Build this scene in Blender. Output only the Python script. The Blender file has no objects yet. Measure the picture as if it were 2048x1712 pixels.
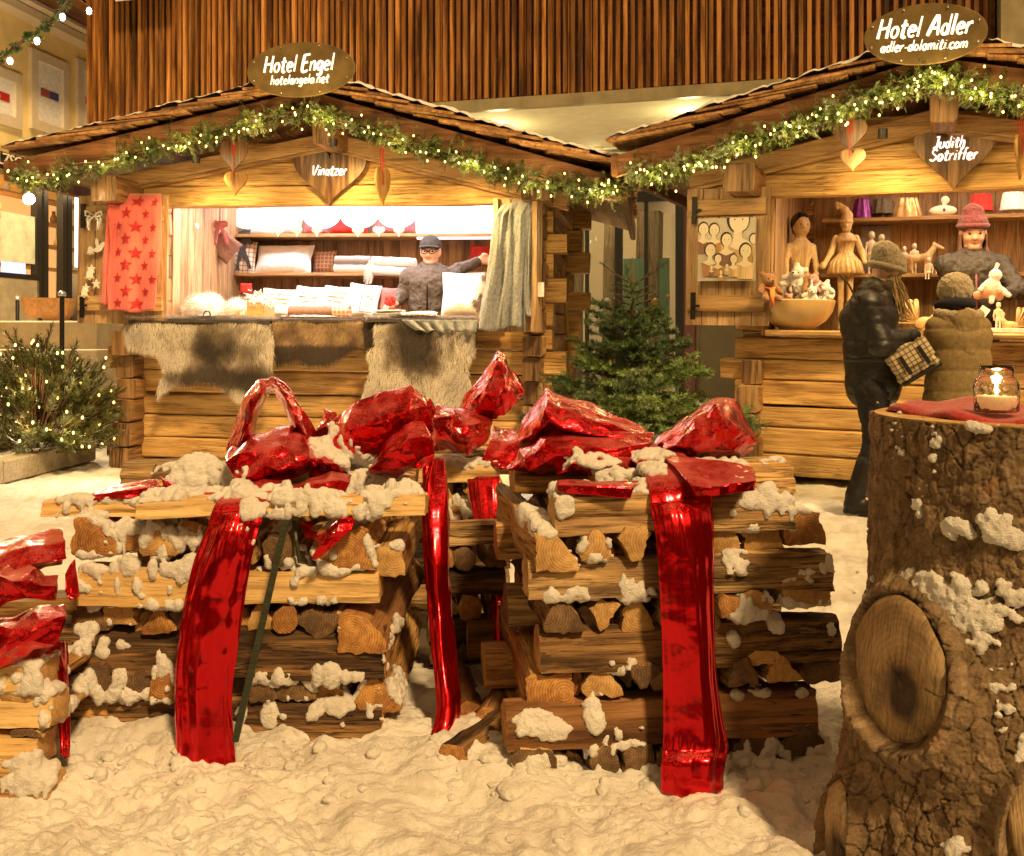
import bpy, bmesh, math, random
import numpy as np
from mathutils import Vector, Matrix, Euler, noise as mn
R = math.radians
random.seed(11)
C = bpy.data.collections.new('scene'); bpy.context.scene.collection.children.link(C)
S = bpy.context.scene

# ------------------------------------------------------------ camera
F, CX, HY, HC = 2000.0, 1024.0, 665.0, 1.10          # focal length in photo pixels, horizon row, eye height
cd = bpy.data.cameras.new('camera'); cam = bpy.data.objects.new('camera', cd); C.objects.link(cam)
cam.location = (0, 0, HC); cam.rotation_euler = (R(90), 0, 0)
cd.sensor_width = 36; cd.sensor_fit = 'HORIZONTAL'; cd.lens = 36*F/2048; cd.shift_y = -(856-HY)/2048
cd.clip_start = 0.05; cd.clip_end = 400
S.camera = cam

# ------------------------------------------------------------ world: night sky over a lamp-lit town
w = bpy.data.worlds.new('World'); S.world = w; w.use_nodes = True
nt = w.node_tree; nt.nodes.clear()
wo = nt.nodes.new('ShaderNodeOutputWorld'); bg = nt.nodes.new('ShaderNodeBackground')
tc = nt.nodes.new('ShaderNodeTexCoord'); ns = nt.nodes.new('ShaderNodeTexNoise'); rp = nt.nodes.new('ShaderNodeValToRGB')
ns.inputs['Scale'].default_value = 4.5; ns.inputs['Detail'].default_value = 3
rp.color_ramp.elements[0].position = .50; rp.color_ramp.elements[0].color = (.11, .052, .013, 1)
rp.color_ramp.elements[1].position = .60; rp.color_ramp.elements[1].color = (2.3, 1.36, .52, 1)
sxw = nt.nodes.new('ShaderNodeSeparateXYZ'); nt.links.new(tc.outputs['Generated'], sxw.inputs[0]); rz_w = nt.nodes.new('ShaderNodeValToRGB'); nt.links.new(sxw.outputs[2], rz_w.inputs['Fac'])
rz_w.color_ramp.elements[0].position = .0; rz_w.color_ramp.elements[0].color = (.12, .12, .12, 1); rz_w.color_ramp.elements[1].position = .10; rz_w.color_ramp.elements[1].color = (1, 1, 1, 1)
mxw = nt.nodes.new('ShaderNodeMix'); mxw.data_type = 'RGBA'; mxw.blend_type = 'MULTIPLY'; mxw.inputs[0].default_value = 1; nt.links.new(rz_w.outputs[0], mxw.inputs[7])
nt.links.new(tc.outputs['Generated'], ns.inputs['Vector']); nt.links.new(ns.outputs['Fac'], rp.inputs['Fac'])
nt.links.new(rp.outputs['Color'], mxw.inputs[6]); nt.links.new(mxw.outputs[2], bg.inputs['Color']); nt.links.new(bg.outputs[0], wo.inputs[0])
bg.inputs['Strength'].default_value = 0.50

# ------------------------------------------------------------ the lamp-light of the square as one broad warm sun lamp
sd = bpy.data.lights.new('street_light_glow', 'SUN'); so = bpy.data.objects.new('street_light_glow', sd); C.objects.link(so)
sd.energy = 3.9; sd.angle = R(7); sd.color = (1.0, .655, .285)
so.rotation_euler = Vector((-.34, .66, -.80)).to_track_quat('-Z', 'Y').to_euler()
S.view_settings.view_transform = 'Standard'; S.view_settings.look = 'None'
S.view_settings.exposure = 0.12; S.view_settings.gamma = 1.0
S.cycles.max_bounces = 6; S.cycles.sample_clamp_indirect = 6

# ------------------------------------------------------------ helpers
def P(px, py, Z): return Vector(((px-CX)/F*Z, Z, HC-(py-HY)/F*Z))
class Fr:
    """a place's own frame; at(px, py, y) = local point of plane y seen at a pixel"""
    def __init__(s, loc, rz=0, ry=0):
        s.M = Matrix.Translation(loc) @ Euler((0, ry, rz)).to_matrix().to_4x4(); s.I = s.M.inverted()
        s.rz = rz; s.ry = ry; s.loc = Vector(loc)
    def at(s, px, py, y=0.0):
        O = s.I @ Vector((0, 0, HC)); d = s.I.to_3x3() @ Vector(((px-CX)/F, 1, -(py-HY)/F))
        t = (y-O.y)/d.y; return O+d*t
    def W(s, *v): return s.M @ Vector(v)

def smooth(o):
    for p in o.data.polygons: p.use_smooth = True
class MB:
    def __init__(s): s.v = []; s.f = []; s.m = []
    def add(s, vs, fs, mi=0, M=None):
        b = len(s.v)
        s.v += [tuple(M @ Vector(v)) for v in vs] if M else [tuple(v) for v in vs]
        s.f += [tuple(b+i for i in f) for f in fs]; s.m += [mi]*len(fs); return s
    def box(s, x0, x1, y0, y1, z0, z1, mi=0, M=None):
        v = [(x, y, z) for z in (z0, z1) for y in (y0, y1) for x in (x0, x1)]
        return s.add(v, [(0,2,3,1), (4,5,7,6), (0,1,5,4), (2,6,7,3), (0,4,6,2), (1,3,7,5)], mi, M)
    def hewn(s, p0, p1, w, h, segs=8, jit=.006, ch=.014, mi=0, up=(0,0,1), seed=None, mend=None):
        """a rough squared timber from p0 to p1"""
        r = random.Random(seed if seed is not None else random.random())
        p0 = Vector(p0); p1 = Vector(p1); d = (p1-p0).normalized(); u = Vector(up)
        sd_ = d.cross(u).normalized(); u = sd_.cross(d).normalized()
        a, b = w/2, h/2
        sec = [(-a+ch,-b), (a-ch,-b), (a,-b+ch), (a,b-ch), (a-ch,b), (-a+ch,b), (-a,b-ch), (-a,-b+ch)]
        vs = []; fs = []
        ox = [r.uniform(-jit, jit) for _ in range(8)]
        for i in range(segs+1):
            c = p0.lerp(p1, i/segs)
            for k, (x, y) in enumerate(sec):
                if i % 2 == 0: ox[k] = ox[k]*.5+r.uniform(-jit, jit)
                vs.append(c + sd_*(x+ox[k]) + u*(y+ox[(k+3) % 8]*.7) + d*(r.uniform(-jit, jit) if i in (0, segs) else 0))
        for i in range(segs):
            for k in range(8):
                k2 = (k+1) % 8
                fs.append((i*8+k, i*8+k2, (i+1)*8+k2, (i+1)*8+k))
        s.add(vs, fs, mi); n = len(vs)
        s.f += [tuple(len(s.v)-n+7-k for k in range(8)), tuple(len(s.v)-8+k for k in range(8))]; s.m += [mi if mend is None else mend]*2
        return s
    def tube(s, pts, rad, n=10, mi=0, cap=True, flat=1.0):
        pts = [Vector(p) for p in pts]; m = len(pts)
        rad = rad if isinstance(rad, (list, tuple)) else [rad]*m
        vs = []; fs = []; ref = None
        for i, p in enumerate(pts):
            t = (pts[min(i+1, m-1)]-pts[max(i-1, 0)]).normalized()
            if ref is None:
                ref = t.cross(Vector((0,0,1)))
                if ref.length < .1: ref = t.cross(Vector((0,1,0)))
            ref = (ref - t*ref.dot(t)).normalized(); b = t.cross(ref)
            for k in range(n):
                a = 2*math.pi*k/n; vs.append(p+(ref*math.cos(a)+b*math.sin(a)*flat)*rad[i])
        for i in range(m-1):
            for k in range(n):
                k2 = (k+1) % n; fs.append((i*n+k, i*n+k2, (i+1)*n+k2, (i+1)*n+k))
        s.add(vs, fs, mi)
        if cap:
            b = len(s.v)-len(vs)
            s.f += [tuple(b+n-1-k for k in range(n)), tuple(b+(m-1)*n+k for k in range(n))]; s.m += [mi, mi]
        return s
    def lathe(s, prof, n=24, c=(0,0,0), mi=0, M=None):
        vs = [(c[0]+r*math.cos(2*math.pi*k/n), c[1]+r*math.sin(2*math.pi*k/n), c[2]+z) for r, z in prof for k in range(n)]
        fs = [(i*n+k, i*n+(k+1) % n, (i+1)*n+(k+1) % n, (i+1)*n+k) for i in range(len(prof)-1) for k in range(n)]
        return s.add(vs, fs, mi, M)
    def ell(s, c, r, n=12, mi=0, M=None):
        c = Vector(c); rx, ry, rz = r if isinstance(r, (tuple, list)) else (r, r, r)
        vs = [c+Vector((0,0,-rz))]; fs = []; m = max(4, n//2+1)
        for i in range(1, m):
            a = math.pi*i/m - math.pi/2
            for k in range(n):
                b = 2*math.pi*k/n; vs.append(c+Vector((rx*math.cos(a)*math.cos(b), ry*math.cos(a)*math.sin(b), rz*math.sin(a))))
        vs.append(c+Vector((0,0,rz)))
        for k in range(n): fs.append((0, 1+(k+1) % n, 1+k))
        for i in range(m-2):
            for k in range(n): fs.append((1+i*n+k, 1+i*n+(k+1) % n, 1+(i+1)*n+(k+1) % n, 1+(i+1)*n+k))
        t = len(vs)-1; b = 1+(m-2)*n
        for k in range(n): fs.append((b+k, b+(k+1) % n, t))
        return s.add(vs, fs, mi, M)
    def prism(s, poly, y0, y1, mi=0, M=None, medge=None):
        """outline in x,z; thickness from y0 (front) to y1"""
        n = len(poly); v = [(x, y0, z) for x, z in poly]+[(x, y1, z) for x, z in poly]
        s.add(v, [tuple(range(n)), tuple(range(2*n-1, n-1, -1))], mi, M)
        b = len(s.v)-2*n
        for k in range(n): s.f.append((b+k, b+n+k, b+n+(k+1) % n, b+(k+1) % n)); s.m.append(mi if medge is None else medge)
        return s
    def grid(s, rows, mi=0):
        nr, nc = len(rows), len(rows[0])
        return s.add([p for r_ in rows for p in r_], [(i*nc+j, i*nc+j+1, (i+1)*nc+j+1, (i+1)*nc+j) for i in range(nr-1) for j in range(nc-1)], mi)
    def mesh(s, name, mats):
        me = bpy.data.meshes.new(name); me.from_pydata(s.v, [], s.f)
        for m in (mats if isinstance(mats, (list, tuple)) else [mats]): me.materials.append(m)
        if any(s.m): me.polygons.foreach_set('material_index', s.m)
        me.update(); return me
    def build(s, name, mats, parent=None, sm=False, bevel=0, solid=0, fr=None, sharp=None):
        o = bpy.data.objects.new(name, s.mesh(name, mats)); C.objects.link(o)
        bm = bmesh.new(); bm.from_mesh(o.data); bmesh.ops.recalc_face_normals(bm, faces=bm.faces); bm.to_mesh(o.data); bm.free()
        if parent: o.parent = parent
        if fr: o.matrix_world = fr.M
        if sm: smooth(o)
        if solid: m = o.modifiers.new('s', 'SOLIDIFY'); m.thickness = solid; m.offset = 0
        if bevel: m = o.modifiers.new('b', 'BEVEL'); m.width = bevel; m.segments = 2; m.limit_method = 'ANGLE'; m.angle_limit = R(40)
        if sm and sharp: o.data.set_sharp_from_angle(angle=R(sharp))
        return o

class SD:
    """smooth union of ellipsoids and tapered capsules, skinned by surface nets into one continuous mesh"""
    def __init__(s, k=.01): s.p = []; s.k = k
    def ell(s, c, r, M=None):
        r = r if isinstance(r, (tuple, list)) else (r, r, r); s.p.append(('e', np.array(c, float), np.array(r, float), np.array(M.to_3x3().inverted()) if M else None)); return s
    def cap(s, a, b, ra, rb=None, fl=None):
        s.p.append(('c', np.array(a, float), np.array(b, float), ra, ra if rb is None else rb, fl)); return s
    def tube(s, pts, rad, fl=None):
        rad = rad if isinstance(rad, (list, tuple)) else [rad]*len(pts)
        for i in range(len(pts)-1): s.cap(pts[i], pts[i+1], rad[i], rad[i+1], fl)
        return s
    def build(s, name, mats, voxel, parent=None, disp=0, dscale=20, fr=None, grain=0.0):
        k = s.k; lo = []; hi = []
        for q in s.p:
            m = max(q[2]) if q[0] == 'e' else max(q[3], q[4]); pts = [q[1]] if q[0] == 'e' else [q[1], q[2]]
            lo.append(np.min(pts, 0)-m); hi.append(np.max(pts, 0)+m)
        lo0 = np.min(lo, 0)-k-2*voxel; hi0 = np.max(hi, 0)+k+2*voxel; n = (np.ceil((hi0-lo0)/voxel)+1).astype(int)
        Fd = np.full(n, 3*max(k, voxel), np.float32)
        ax = [lo0[i]+np.arange(n[i])*voxel for i in range(3)]
        for q, l, h in zip(s.p, lo, hi):
            m = k+voxel*1.5; a = np.maximum(((l-m-lo0)/voxel).astype(int), 0); b = np.minimum(((h+m-lo0)/voxel).astype(int)+2, n)
            X = np.stack(np.meshgrid(ax[0][a[0]:b[0]], ax[1][a[1]:b[1]], ax[2][a[2]:b[2]], indexing='ij'), -1)
            if q[0] == 'e':
                v = X-q[1]; v = v@q[3].T if q[3] is not None else v
                k0 = np.sqrt(((v/q[2])**2).sum(-1)); k1 = np.sqrt(((v/q[2]**2)**2).sum(-1))+1e-9; d = k0*(k0-1)/k1
            else:
                A, B = q[1], q[2]; ab = B-A; t = np.clip(((X-A)@ab)/max(ab@ab, 1e-9), 0, 1); v = X-A-t[..., None]*ab
                if q[5]: v = v/np.array(q[5])
                d = np.sqrt((v**2).sum(-1))-(q[3]+(q[4]-q[3])*t)
            c = Fd[a[0]:b[0], a[1]:b[1], a[2]:b[2]]
            hh = np.maximum(k-np.abs(c-d), 0)/max(k, 1e-6); c[...] = np.minimum(c, d)-hh*hh*k*.25
        ins = Fd < 0; cn = tuple(x-1 for x in n); S_ = np.zeros((*cn, 3), np.float32); Ct = np.zeros(cn, np.float32); Q = []
        for axn in range(3):
            sl0 = [slice(None)]*3; sl1 = [slice(None)]*3; sl0[axn] = slice(0, -1); sl1[axn] = slice(1, None)
            cross = ins[tuple(sl0)] != ins[tuple(sl1)]; E = np.argwhere(cross)
            f0 = Fd[tuple(sl0)][cross]; f1 = Fd[tuple(sl1)][cross]; t = f0/(f0-f1); pos = E.astype(np.float32); pos[:, axn] += t
            o1, o2 = [x for x in range(3) if x != axn]; cs = []
            for da, db in ((-1, -1), (0, -1), (0, 0), (-1, 0)):
                ci = E.copy(); ci[:, o1] += da; ci[:, o2] += db; ci = np.clip(ci, 0, np.array(cn)-1)
                np.add.at(S_, tuple(ci.T), pos); np.add.at(Ct, tuple(ci.T), 1); cs.append(np.ravel_multi_index(tuple(ci.T), cn))
            q4 = np.stack(cs, -1); flip = (ins[tuple(sl0)][cross]) ^ (axn == 1); q4[~flip] = q4[~flip][:, ::-1]; Q.append(q4)
        Q = np.concatenate(Q); us, inv = np.unique(Q, return_inverse=True); fc = inv.reshape(-1, 4).astype(np.int32)
        V = (S_.reshape(-1, 3)[us]/Ct.reshape(-1)[us][:, None])*voxel+lo0
        me = bpy.data.meshes.new(name); me.vertices.add(len(V)); me.vertices.foreach_set('co', V.astype(np.float32).ravel())
        me.loops.add(fc.size); me.loops.foreach_set('vertex_index', fc.ravel()); me.polygons.add(len(fc)); me.polygons.foreach_set('loop_start', np.arange(0, fc.size, 4, dtype=np.int32))
        me.polygons.foreach_set('use_smooth', np.ones(len(fc), bool))
        for m in (mats if isinstance(mats, (list, tuple)) else [mats]): me.materials.append(m)
        me.update(calc_edges=True); me.validate()
        if disp:
            nv = len(me.vertices); co = np.empty(nv*3, np.float32); no = np.empty(nv*3, np.float32); me.vertices.foreach_get('co', co); me.vertex_normals.foreach_get('vector', no)
            co = co.reshape(-1, 3); no = no.reshape(-1, 3); f = np.array([mn.fractal(Vector(c)*dscale, .45, 2.1, 5) for c in co.tolist()], np.float32)
            f2 = np.array([mn.noise(Vector(c)*dscale*4.7) for c in co.tolist()], np.float32)
            co += no*(f*disp+f2*disp*grain)[:, None]; me.vertices.foreach_set('co', co.ravel()); me.update()
        o = bpy.data.objects.new(name, me); C.objects.link(o)
        if parent: o.parent = parent
        if fr: o.matrix_world = fr.M
        return o
def setorigin(o, p):
    p = Vector(p); o.data.transform(Matrix.Translation(-p)); o.location = Vector(o.location)+p; return o
def tag(o, label=None, cat=None, group=None, kind=None):
    if label: o['label'] = label
    if cat: o['category'] = cat
    if group: o['group'] = group
    if kind: o['kind'] = kind
    return o
def empty(name, loc=(0,0,0), rz=0, ry=0, label=None, cat=None, group=None, fr=None):
    o = bpy.data.objects.new(name, None); C.objects.link(o); o.empty_display_size = .1
    if fr: o.matrix_world = fr.M
    else: o.location = loc; o.rotation_euler = (0, ry, rz)
    return tag(o, label, cat, group)
def copy_tree(o, parent=None):
    c = o.copy(); C.objects.link(c); c.parent = parent
    for ch in list(o.children): copy_tree(ch, c)
    return c
def cr(pts, n):
    """Catmull-Rom resample (any list of Vectors)"""
    pts = [Vector(p) for p in pts]; m = len(pts)-1; out = []
    for i in range(n):
        t = i/(n-1)*m; k = min(int(t), m-1); u = t-k
        a, b, c, d = pts[max(k-1, 0)], pts[k], pts[k+1], pts[min(k+2, m)]
        out.append(.5*((2*b)+(c-a)*u+(2*a-5*b+4*c-d)*u*u+(3*b-3*c+d-a)*u**3))
    return out
def lin(pts, n):
    pts = [Vector(p) for p in pts]; m = len(pts)-1; out = []
    for i in range(n):
        t = i/(n-1)*m; k = min(int(t), m-1); out.append(pts[k].lerp(pts[k+1], t-k))
    return out

# ------------------------------------------------------------ materials
MT = {}
def nodes(name):
    m = bpy.data.materials.new(name); m.use_nodes = True; t = m.node_tree; t.nodes.clear()
    o = t.nodes.new('ShaderNodeOutputMaterial'); b = t.nodes.new('ShaderNodeBsdfPrincipled'); t.links.new(b.outputs[0], o.inputs[0])
    return m, t, b, o
def N(t, kind, **kw):
    n = t.nodes.new('ShaderNode'+kind)
    for k, v in kw.items():
        if k in n.inputs: n.inputs[k].default_value = v
        else: setattr(n, k, v)
    return n
def L(t, a, b): t.links.new(a, b)
def ramp(t, fac, stops):
    r = N(t, 'ValToRGB'); e = r.color_ramp.elements
    while len(e) < len(stops): e.new(.5)
    for i, (p, c) in enumerate(stops): e[i].position = p; e[i].color = (*c, 1) if len(c) == 3 else c
    L(t, fac, r.inputs['Fac']); return r.outputs['Color']
def mixc(t, fac, a, b, mode='MIX'):
    m = N(t, 'Mix', data_type='RGBA', blend_type=mode)
    for s_, v in ((0, fac), (6, a), (7, b)):
        if hasattr(v, 'links'): L(t, v, m.inputs[s_])
        else: m.inputs[s_].default_value = v if s_ == 0 else ((*v, 1) if len(v) == 3 else v)
    return m.outputs[2]
def math_(t, op, a, b=0.0, c=0.0):
    m = N(t, 'Math', operation=op)
    for i, v in enumerate((a, b, c)):
        if hasattr(v, 'links'): L(t, v, m.inputs[i])
        else: m.inputs[i].default_value = v
    return m.outputs[0]
def bump(t, b, h, strength=.4, dist=.01, prev=None):
    n = N(t, 'Bump'); n.inputs['Strength'].default_value = strength; n.inputs['Distance'].default_value = dist
    L(t, h, n.inputs['Height'])
    if prev: L(t, prev, n.inputs['Normal'])
    L(t, n.outputs[0], b.inputs['Normal']); return n.outputs[0]
def coords(t, scale=(1,1,1), obj=True, isl=True):
    tc = N(t, 'TexCoord'); v = tc.outputs['Object']
    ad = N(t, 'VectorMath', operation='ADD'); L(t, v, ad.inputs[0]); cmb = N(t, 'CombineXYZ')
    g = N(t, 'NewGeometry'); oi = N(t, 'ObjectInfo')
    r = math_(t, 'ADD', math_(t, 'MULTIPLY', g.outputs['Random Per Island'], 31.7 if isl else 0), math_(t, 'MULTIPLY', oi.outputs['Random'], 57.3 if obj else 0))
    for i, k in enumerate((1.0, .73, 1.31)): L(t, math_(t, 'MULTIPLY', r, k), cmb.inputs[i])
    L(t, cmb.outputs[0], ad.inputs[1])
    mp = N(t, 'Mapping'); L(t, ad.outputs[0], mp.inputs['Vector']); mp.inputs['Scale'].default_value = scale
    return mp.outputs[0], g.outputs['Random Per Island'], v
AX = {'x': (.09,1,1), 'y': (1,.09,1), 'z': (1,1,.09)}
def wood(name, dark, mid, light, ax='x', gs=28, rough=.62, cracks=.6, var=.35, bmp=.5, stain=.4, spec=.35):
    m, t, b, o = nodes(name)
    v, isl, raw = coords(t, AX[ax])
    n1 = N(t, 'TexNoise', Scale=gs, Detail=7.0, Roughness=.62, Distortion=.5); L(t, v, n1.inputs['Vector'])
    n2 = N(t, 'TexNoise', Scale=gs*.22, Detail=4.0, Roughness=.5, Distortion=1.2); L(t, v, n2.inputs['Vector'])
    s1 = math_(t, 'ADD', math_(t, 'MULTIPLY', n1.outputs['Fac'], .55), math_(t, 'MULTIPLY', n2.outputs['Fac'], .55))
    col = ramp(t, s1, [(.42, dark), (.52, mid), (.63, light)])
    # plank-to-plank tone
    hs = N(t, 'HueSaturation'); L(t, col, hs.inputs['Color'])
    L(t, math_(t, 'ADD', math_(t, 'MULTIPLY', isl, var), 1-var/2), hs.inputs['Value']); hs.inputs['Saturation'].default_value = 1.0
    col = hs.outputs[0]
    mpf = N(t, 'Mapping'); L(t, v, mpf.inputs['Vector']); scf = [1,1,1]; scf['xyz'.index(ax)] = .35; mpf.inputs['Scale'].default_value = scf
    nf = N(t, 'TexNoise', Scale=gs*4.5, Detail=4.0, Roughness=.7); L(t, mpf.outputs[0], nf.inputs['Vector'])
    col = mixc(t, 1.0 if stain > .5 else .75, col, ramp(t, nf.outputs['Fac'], [(.36, (.22,.17,.13) if stain > .5 else (.42,.38,.34)), (.5, (1,1,1)), (.68, (1.25,1.22,1.15) if stain > .5 else (1,1,1))]), 'MULTIPLY')
    # cracks run with the grain
    mp = N(t, 'Mapping'); L(t, v, mp.inputs['Vector']); sc = [1,1,1]; sc['xyz'.index(ax)] = .45; mp.inputs['Scale'].default_value = sc
    nc = N(t, 'TexNoise', Scale=gs*.75, Detail=3.0, Roughness=.6, Distortion=1.6); L(t, mp.outputs[0], nc.inputs['Vector'])
    ck = ramp(t, math_(t, 'ABSOLUTE', math_(t, 'SUBTRACT', nc.outputs['Fac'], .5)), [(0, (1,1,1)), (.022, (0,0,0))])
    ms = N(t, 'TexNoise', Scale=2.3, Detail=2.0); L(t, raw, ms.inputs['Vector'])
    ck2 = mixc(t, 1.0, ck, ramp(t, ms.outputs['Fac'], [(.45, (0,0,0)), (.6, (1,1,1))]), 'MULTIPLY')
    col = mixc(t, math_(t, 'MULTIPLY', ck2, cracks), col, tuple(c*.18 for c in dark))
    # broad stains
    st = N(t, 'TexNoise', Scale=3.1, Detail=5.0, Roughness=.65); L(t, v, st.inputs['Vector'])
    col = mixc(t, math_(t, 'MULTIPLY', ramp(t, st.outputs['Fac'], [(.5, (0,0,0)), (.60 if stain > .5 else .72, (1,1,1))]), stain), col, tuple(c*.55 for c in dark))
    L(t, col, b.inputs['Base Color']); b.inputs['Roughness'].default_value = rough; b.inputs['Specular IOR Level'].default_value = spec
    h = math_(t, 'ADD', math_(t, 'SUBTRACT', s1, math_(t, 'MULTIPLY', ck2, .6)), math_(t, 'MULTIPLY', nf.outputs['Fac'], .22)); bump(t, b, h, bmp, .012)
    MT[name] = m; return m
def plain(name, col, rough=.6, metal=0.0, nscale=30, namt=.15, bmp=.15, emit=None, es=1.0, sheen=0, spec=.4, dist=.004, coat=0, trans=0, sub=0):
    m, t, b, o = nodes(name); v, isl, raw = coords(t, isl=False)
    n1 = N(t, 'TexNoise', Scale=nscale, Detail=6.0, Roughness=.6); L(t, v, n1.inputs['Vector'])
    c = ramp(t, n1.outputs['Fac'], [(.3, tuple(x*(1-namt*1.6) for x in col)), (.7, tuple(min(1, x*(1+namt)) for x in col))])
    L(t, c, b.inputs['Base Color']); b.inputs['Roughness'].default_value = rough; b.inputs['Metallic'].default_value = metal
    b.inputs['Specular IOR Level'].default_value = spec
    if bmp: bump(t, b, n1.outputs['Fac'], bmp, dist)
    if sheen: b.inputs['Sheen Weight'].default_value = sheen
    if coat: b.inputs['Coat Weight'].default_value = coat; b.inputs['Coat Roughness'].default_value = .08
    if trans: b.inputs['Transmission Weight'].default_value = trans
    if sub: b.inputs['Subsurface Weight'].default_value = sub; b.inputs['Subsurface Radius'].default_value = (.02,.012,.006)
    if emit: b.inputs['Emission Color'].default_value = (*emit, 1); b.inputs['Emission Strength'].default_value = es
    MT[name] = m; return m
def emis(name, col, s, sample=False):
    m, t, b, o = nodes(name); b.inputs['Base Color'].default_value = (*col, 1); b.inputs['Emission Color'].default_value = (*col, 1)
    b.inputs['Emission Strength'].default_value = s; b.inputs['Roughness'].default_value = .4
    m.cycles.emission_sampling = 'AUTO' if sample else 'NONE'
    MT[name] = m; return m

wood('beam_x', (.28,.145,.046), (.50,.295,.100), (.66,.42,.165), 'x', 26, bmp=.75, cracks=.75, stain=.32)
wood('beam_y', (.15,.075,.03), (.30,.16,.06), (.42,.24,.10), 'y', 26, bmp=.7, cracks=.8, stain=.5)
wood('beam_z', (.20,.092,.028), (.42,.225,.068), (.56,.33,.115), 'z', 26, bmp=.6, cracks=.6)
wood('beam_end', (.10,.05,.02), (.22,.12,.05), (.34,.20,.09), 'z', 9, bmp=.5, cracks=.9, stain=.6)
wood('board_z', (.20,.115,.055), (.37,.225,.11), (.50,.325,.175), 'z', 34, cracks=.3, var=.35, bmp=.25, stain=.25)
wood('board_x', (.24,.13,.05), (.42,.25,.10), (.55,.35,.16), 'x', 34, cracks=.3, var=.3, bmp=.25, stain=.2)
wood('fascia', (.075,.028,.010), (.15,.06,.02), (.22,.10,.036), 'x', 24, cracks=.5, bmp=.6, stain=.4, rough=.7)
wood('shingle', (.15,.066,.024), (.31,.15,.054), (.45,.25,.10), 'y', 30, cracks=.5, bmp=.6, var=.7, rough=.75)
wood('slat', (.05,.018,.005), (.21,.082,.019), (.44,.20,.052), 'z', 11, cracks=.0, var=.7, bmp=.2, stain=.5, rough=.5)
wood('walnut', (.045,.018,.008), (.13,.06,.024), (.30,.17,.08), 'z', 22, cracks=.2, var=.8, bmp=.1, rough=.35, stain=.1)
wood('carved', (.40,.25,.11), (.58,.40,.20), (.68,.50,.28), 'z', 25, cracks=.05, var=.15, bmp=.15, rough=.45, stain=.05)
wood('pale_x', (.48,.29,.10), (.66,.43,.17), (.76,.53,.24), 'x', 32, cracks=.35, var=.1, bmp=.3, stain=.1)
wood('split_x', (.20,.095,.028), (.44,.245,.078), (.62,.39,.155), 'x', 30, cracks=.7, var=.2, bmp=.8, stain=.55)
wood('weather_x', (.06,.03,.012), (.30,.175,.07), (.58,.39,.18), 'x', 26, cracks=.9, var=.2, bmp=1.0, stain=.75)
wood('darkbark_x', (.018,.010,.005), (.09,.045,.019), (.34,.19,.075), 'x', 30, cracks=1, var=.2, bmp=1.0, stain=.6, rough=.85)
wood('redbark_x', (.07,.03,.012), (.20,.09,.03), (.36,.18,.07), 'x', 20, cracks=.8, var=.2, bmp=.9, stain=.5, rough=.8)
def cutend(name, light, dark, amt=.5):
    m, t, b, o = nodes(name); v, isl, raw = coords(t, isl=False)
    sx = N(t, 'SeparateXYZ'); L(t, raw, sx.inputs[0])
    nz = N(t, 'TexNoise', Scale=14.0, Detail=4.0); L(t, v, nz.inputs['Vector'])
    oi = N(t, 'ObjectInfo')
    yy = math_(t, 'ADD', sx.outputs[1], math_(t, 'MULTIPLY', math_(t, 'SUBTRACT', oi.outputs['Random'], .5), .09)); zz = math_(t, 'SUBTRACT', sx.outputs[2], .045)
    rr = math_(t, 'SQRT', math_(t, 'ADD', math_(t, 'MULTIPLY', yy, yy), math_(t, 'MULTIPLY', zz, zz)))
    rg = math_(t, 'SINE', math_(t, 'ADD', math_(t, 'MULTIPLY', rr, 900), math_(t, 'MULTIPLY', nz.outputs['Fac'], 9)))
    n2 = N(t, 'TexNoise', Scale=60.0, Detail=5.0, Roughness=.7); L(t, v, n2.inputs['Vector'])
    n3 = N(t, 'TexNoise', Scale=9.0, Detail=3.0); L(t, v, n3.inputs['Vector'])
    f = math_(t, 'ADD', math_(t, 'MULTIPLY', rg, .045), math_(t, 'ADD', math_(t, 'MULTIPLY', n2.outputs['Fac'], .5), math_(t, 'MULTIPLY', n3.outputs['Fac'], .5)))
    c = ramp(t, f, [(.30, tuple(x*.5 for x in dark)), (.47, dark), (.62, light)])
    L(t, c, b.inputs['Base Color']); b.inputs['Roughness'].default_value = .75; bump(t, b, f, .6, .006); MT[name] = m
cutend('end_pale', (.62,.40,.16), (.42,.24,.085)); cutend('end_amber', (.55,.29,.085), (.30,.13,.035)); cutend('end_dark', (.22,.13,.06), (.10,.055,.025))

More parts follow.
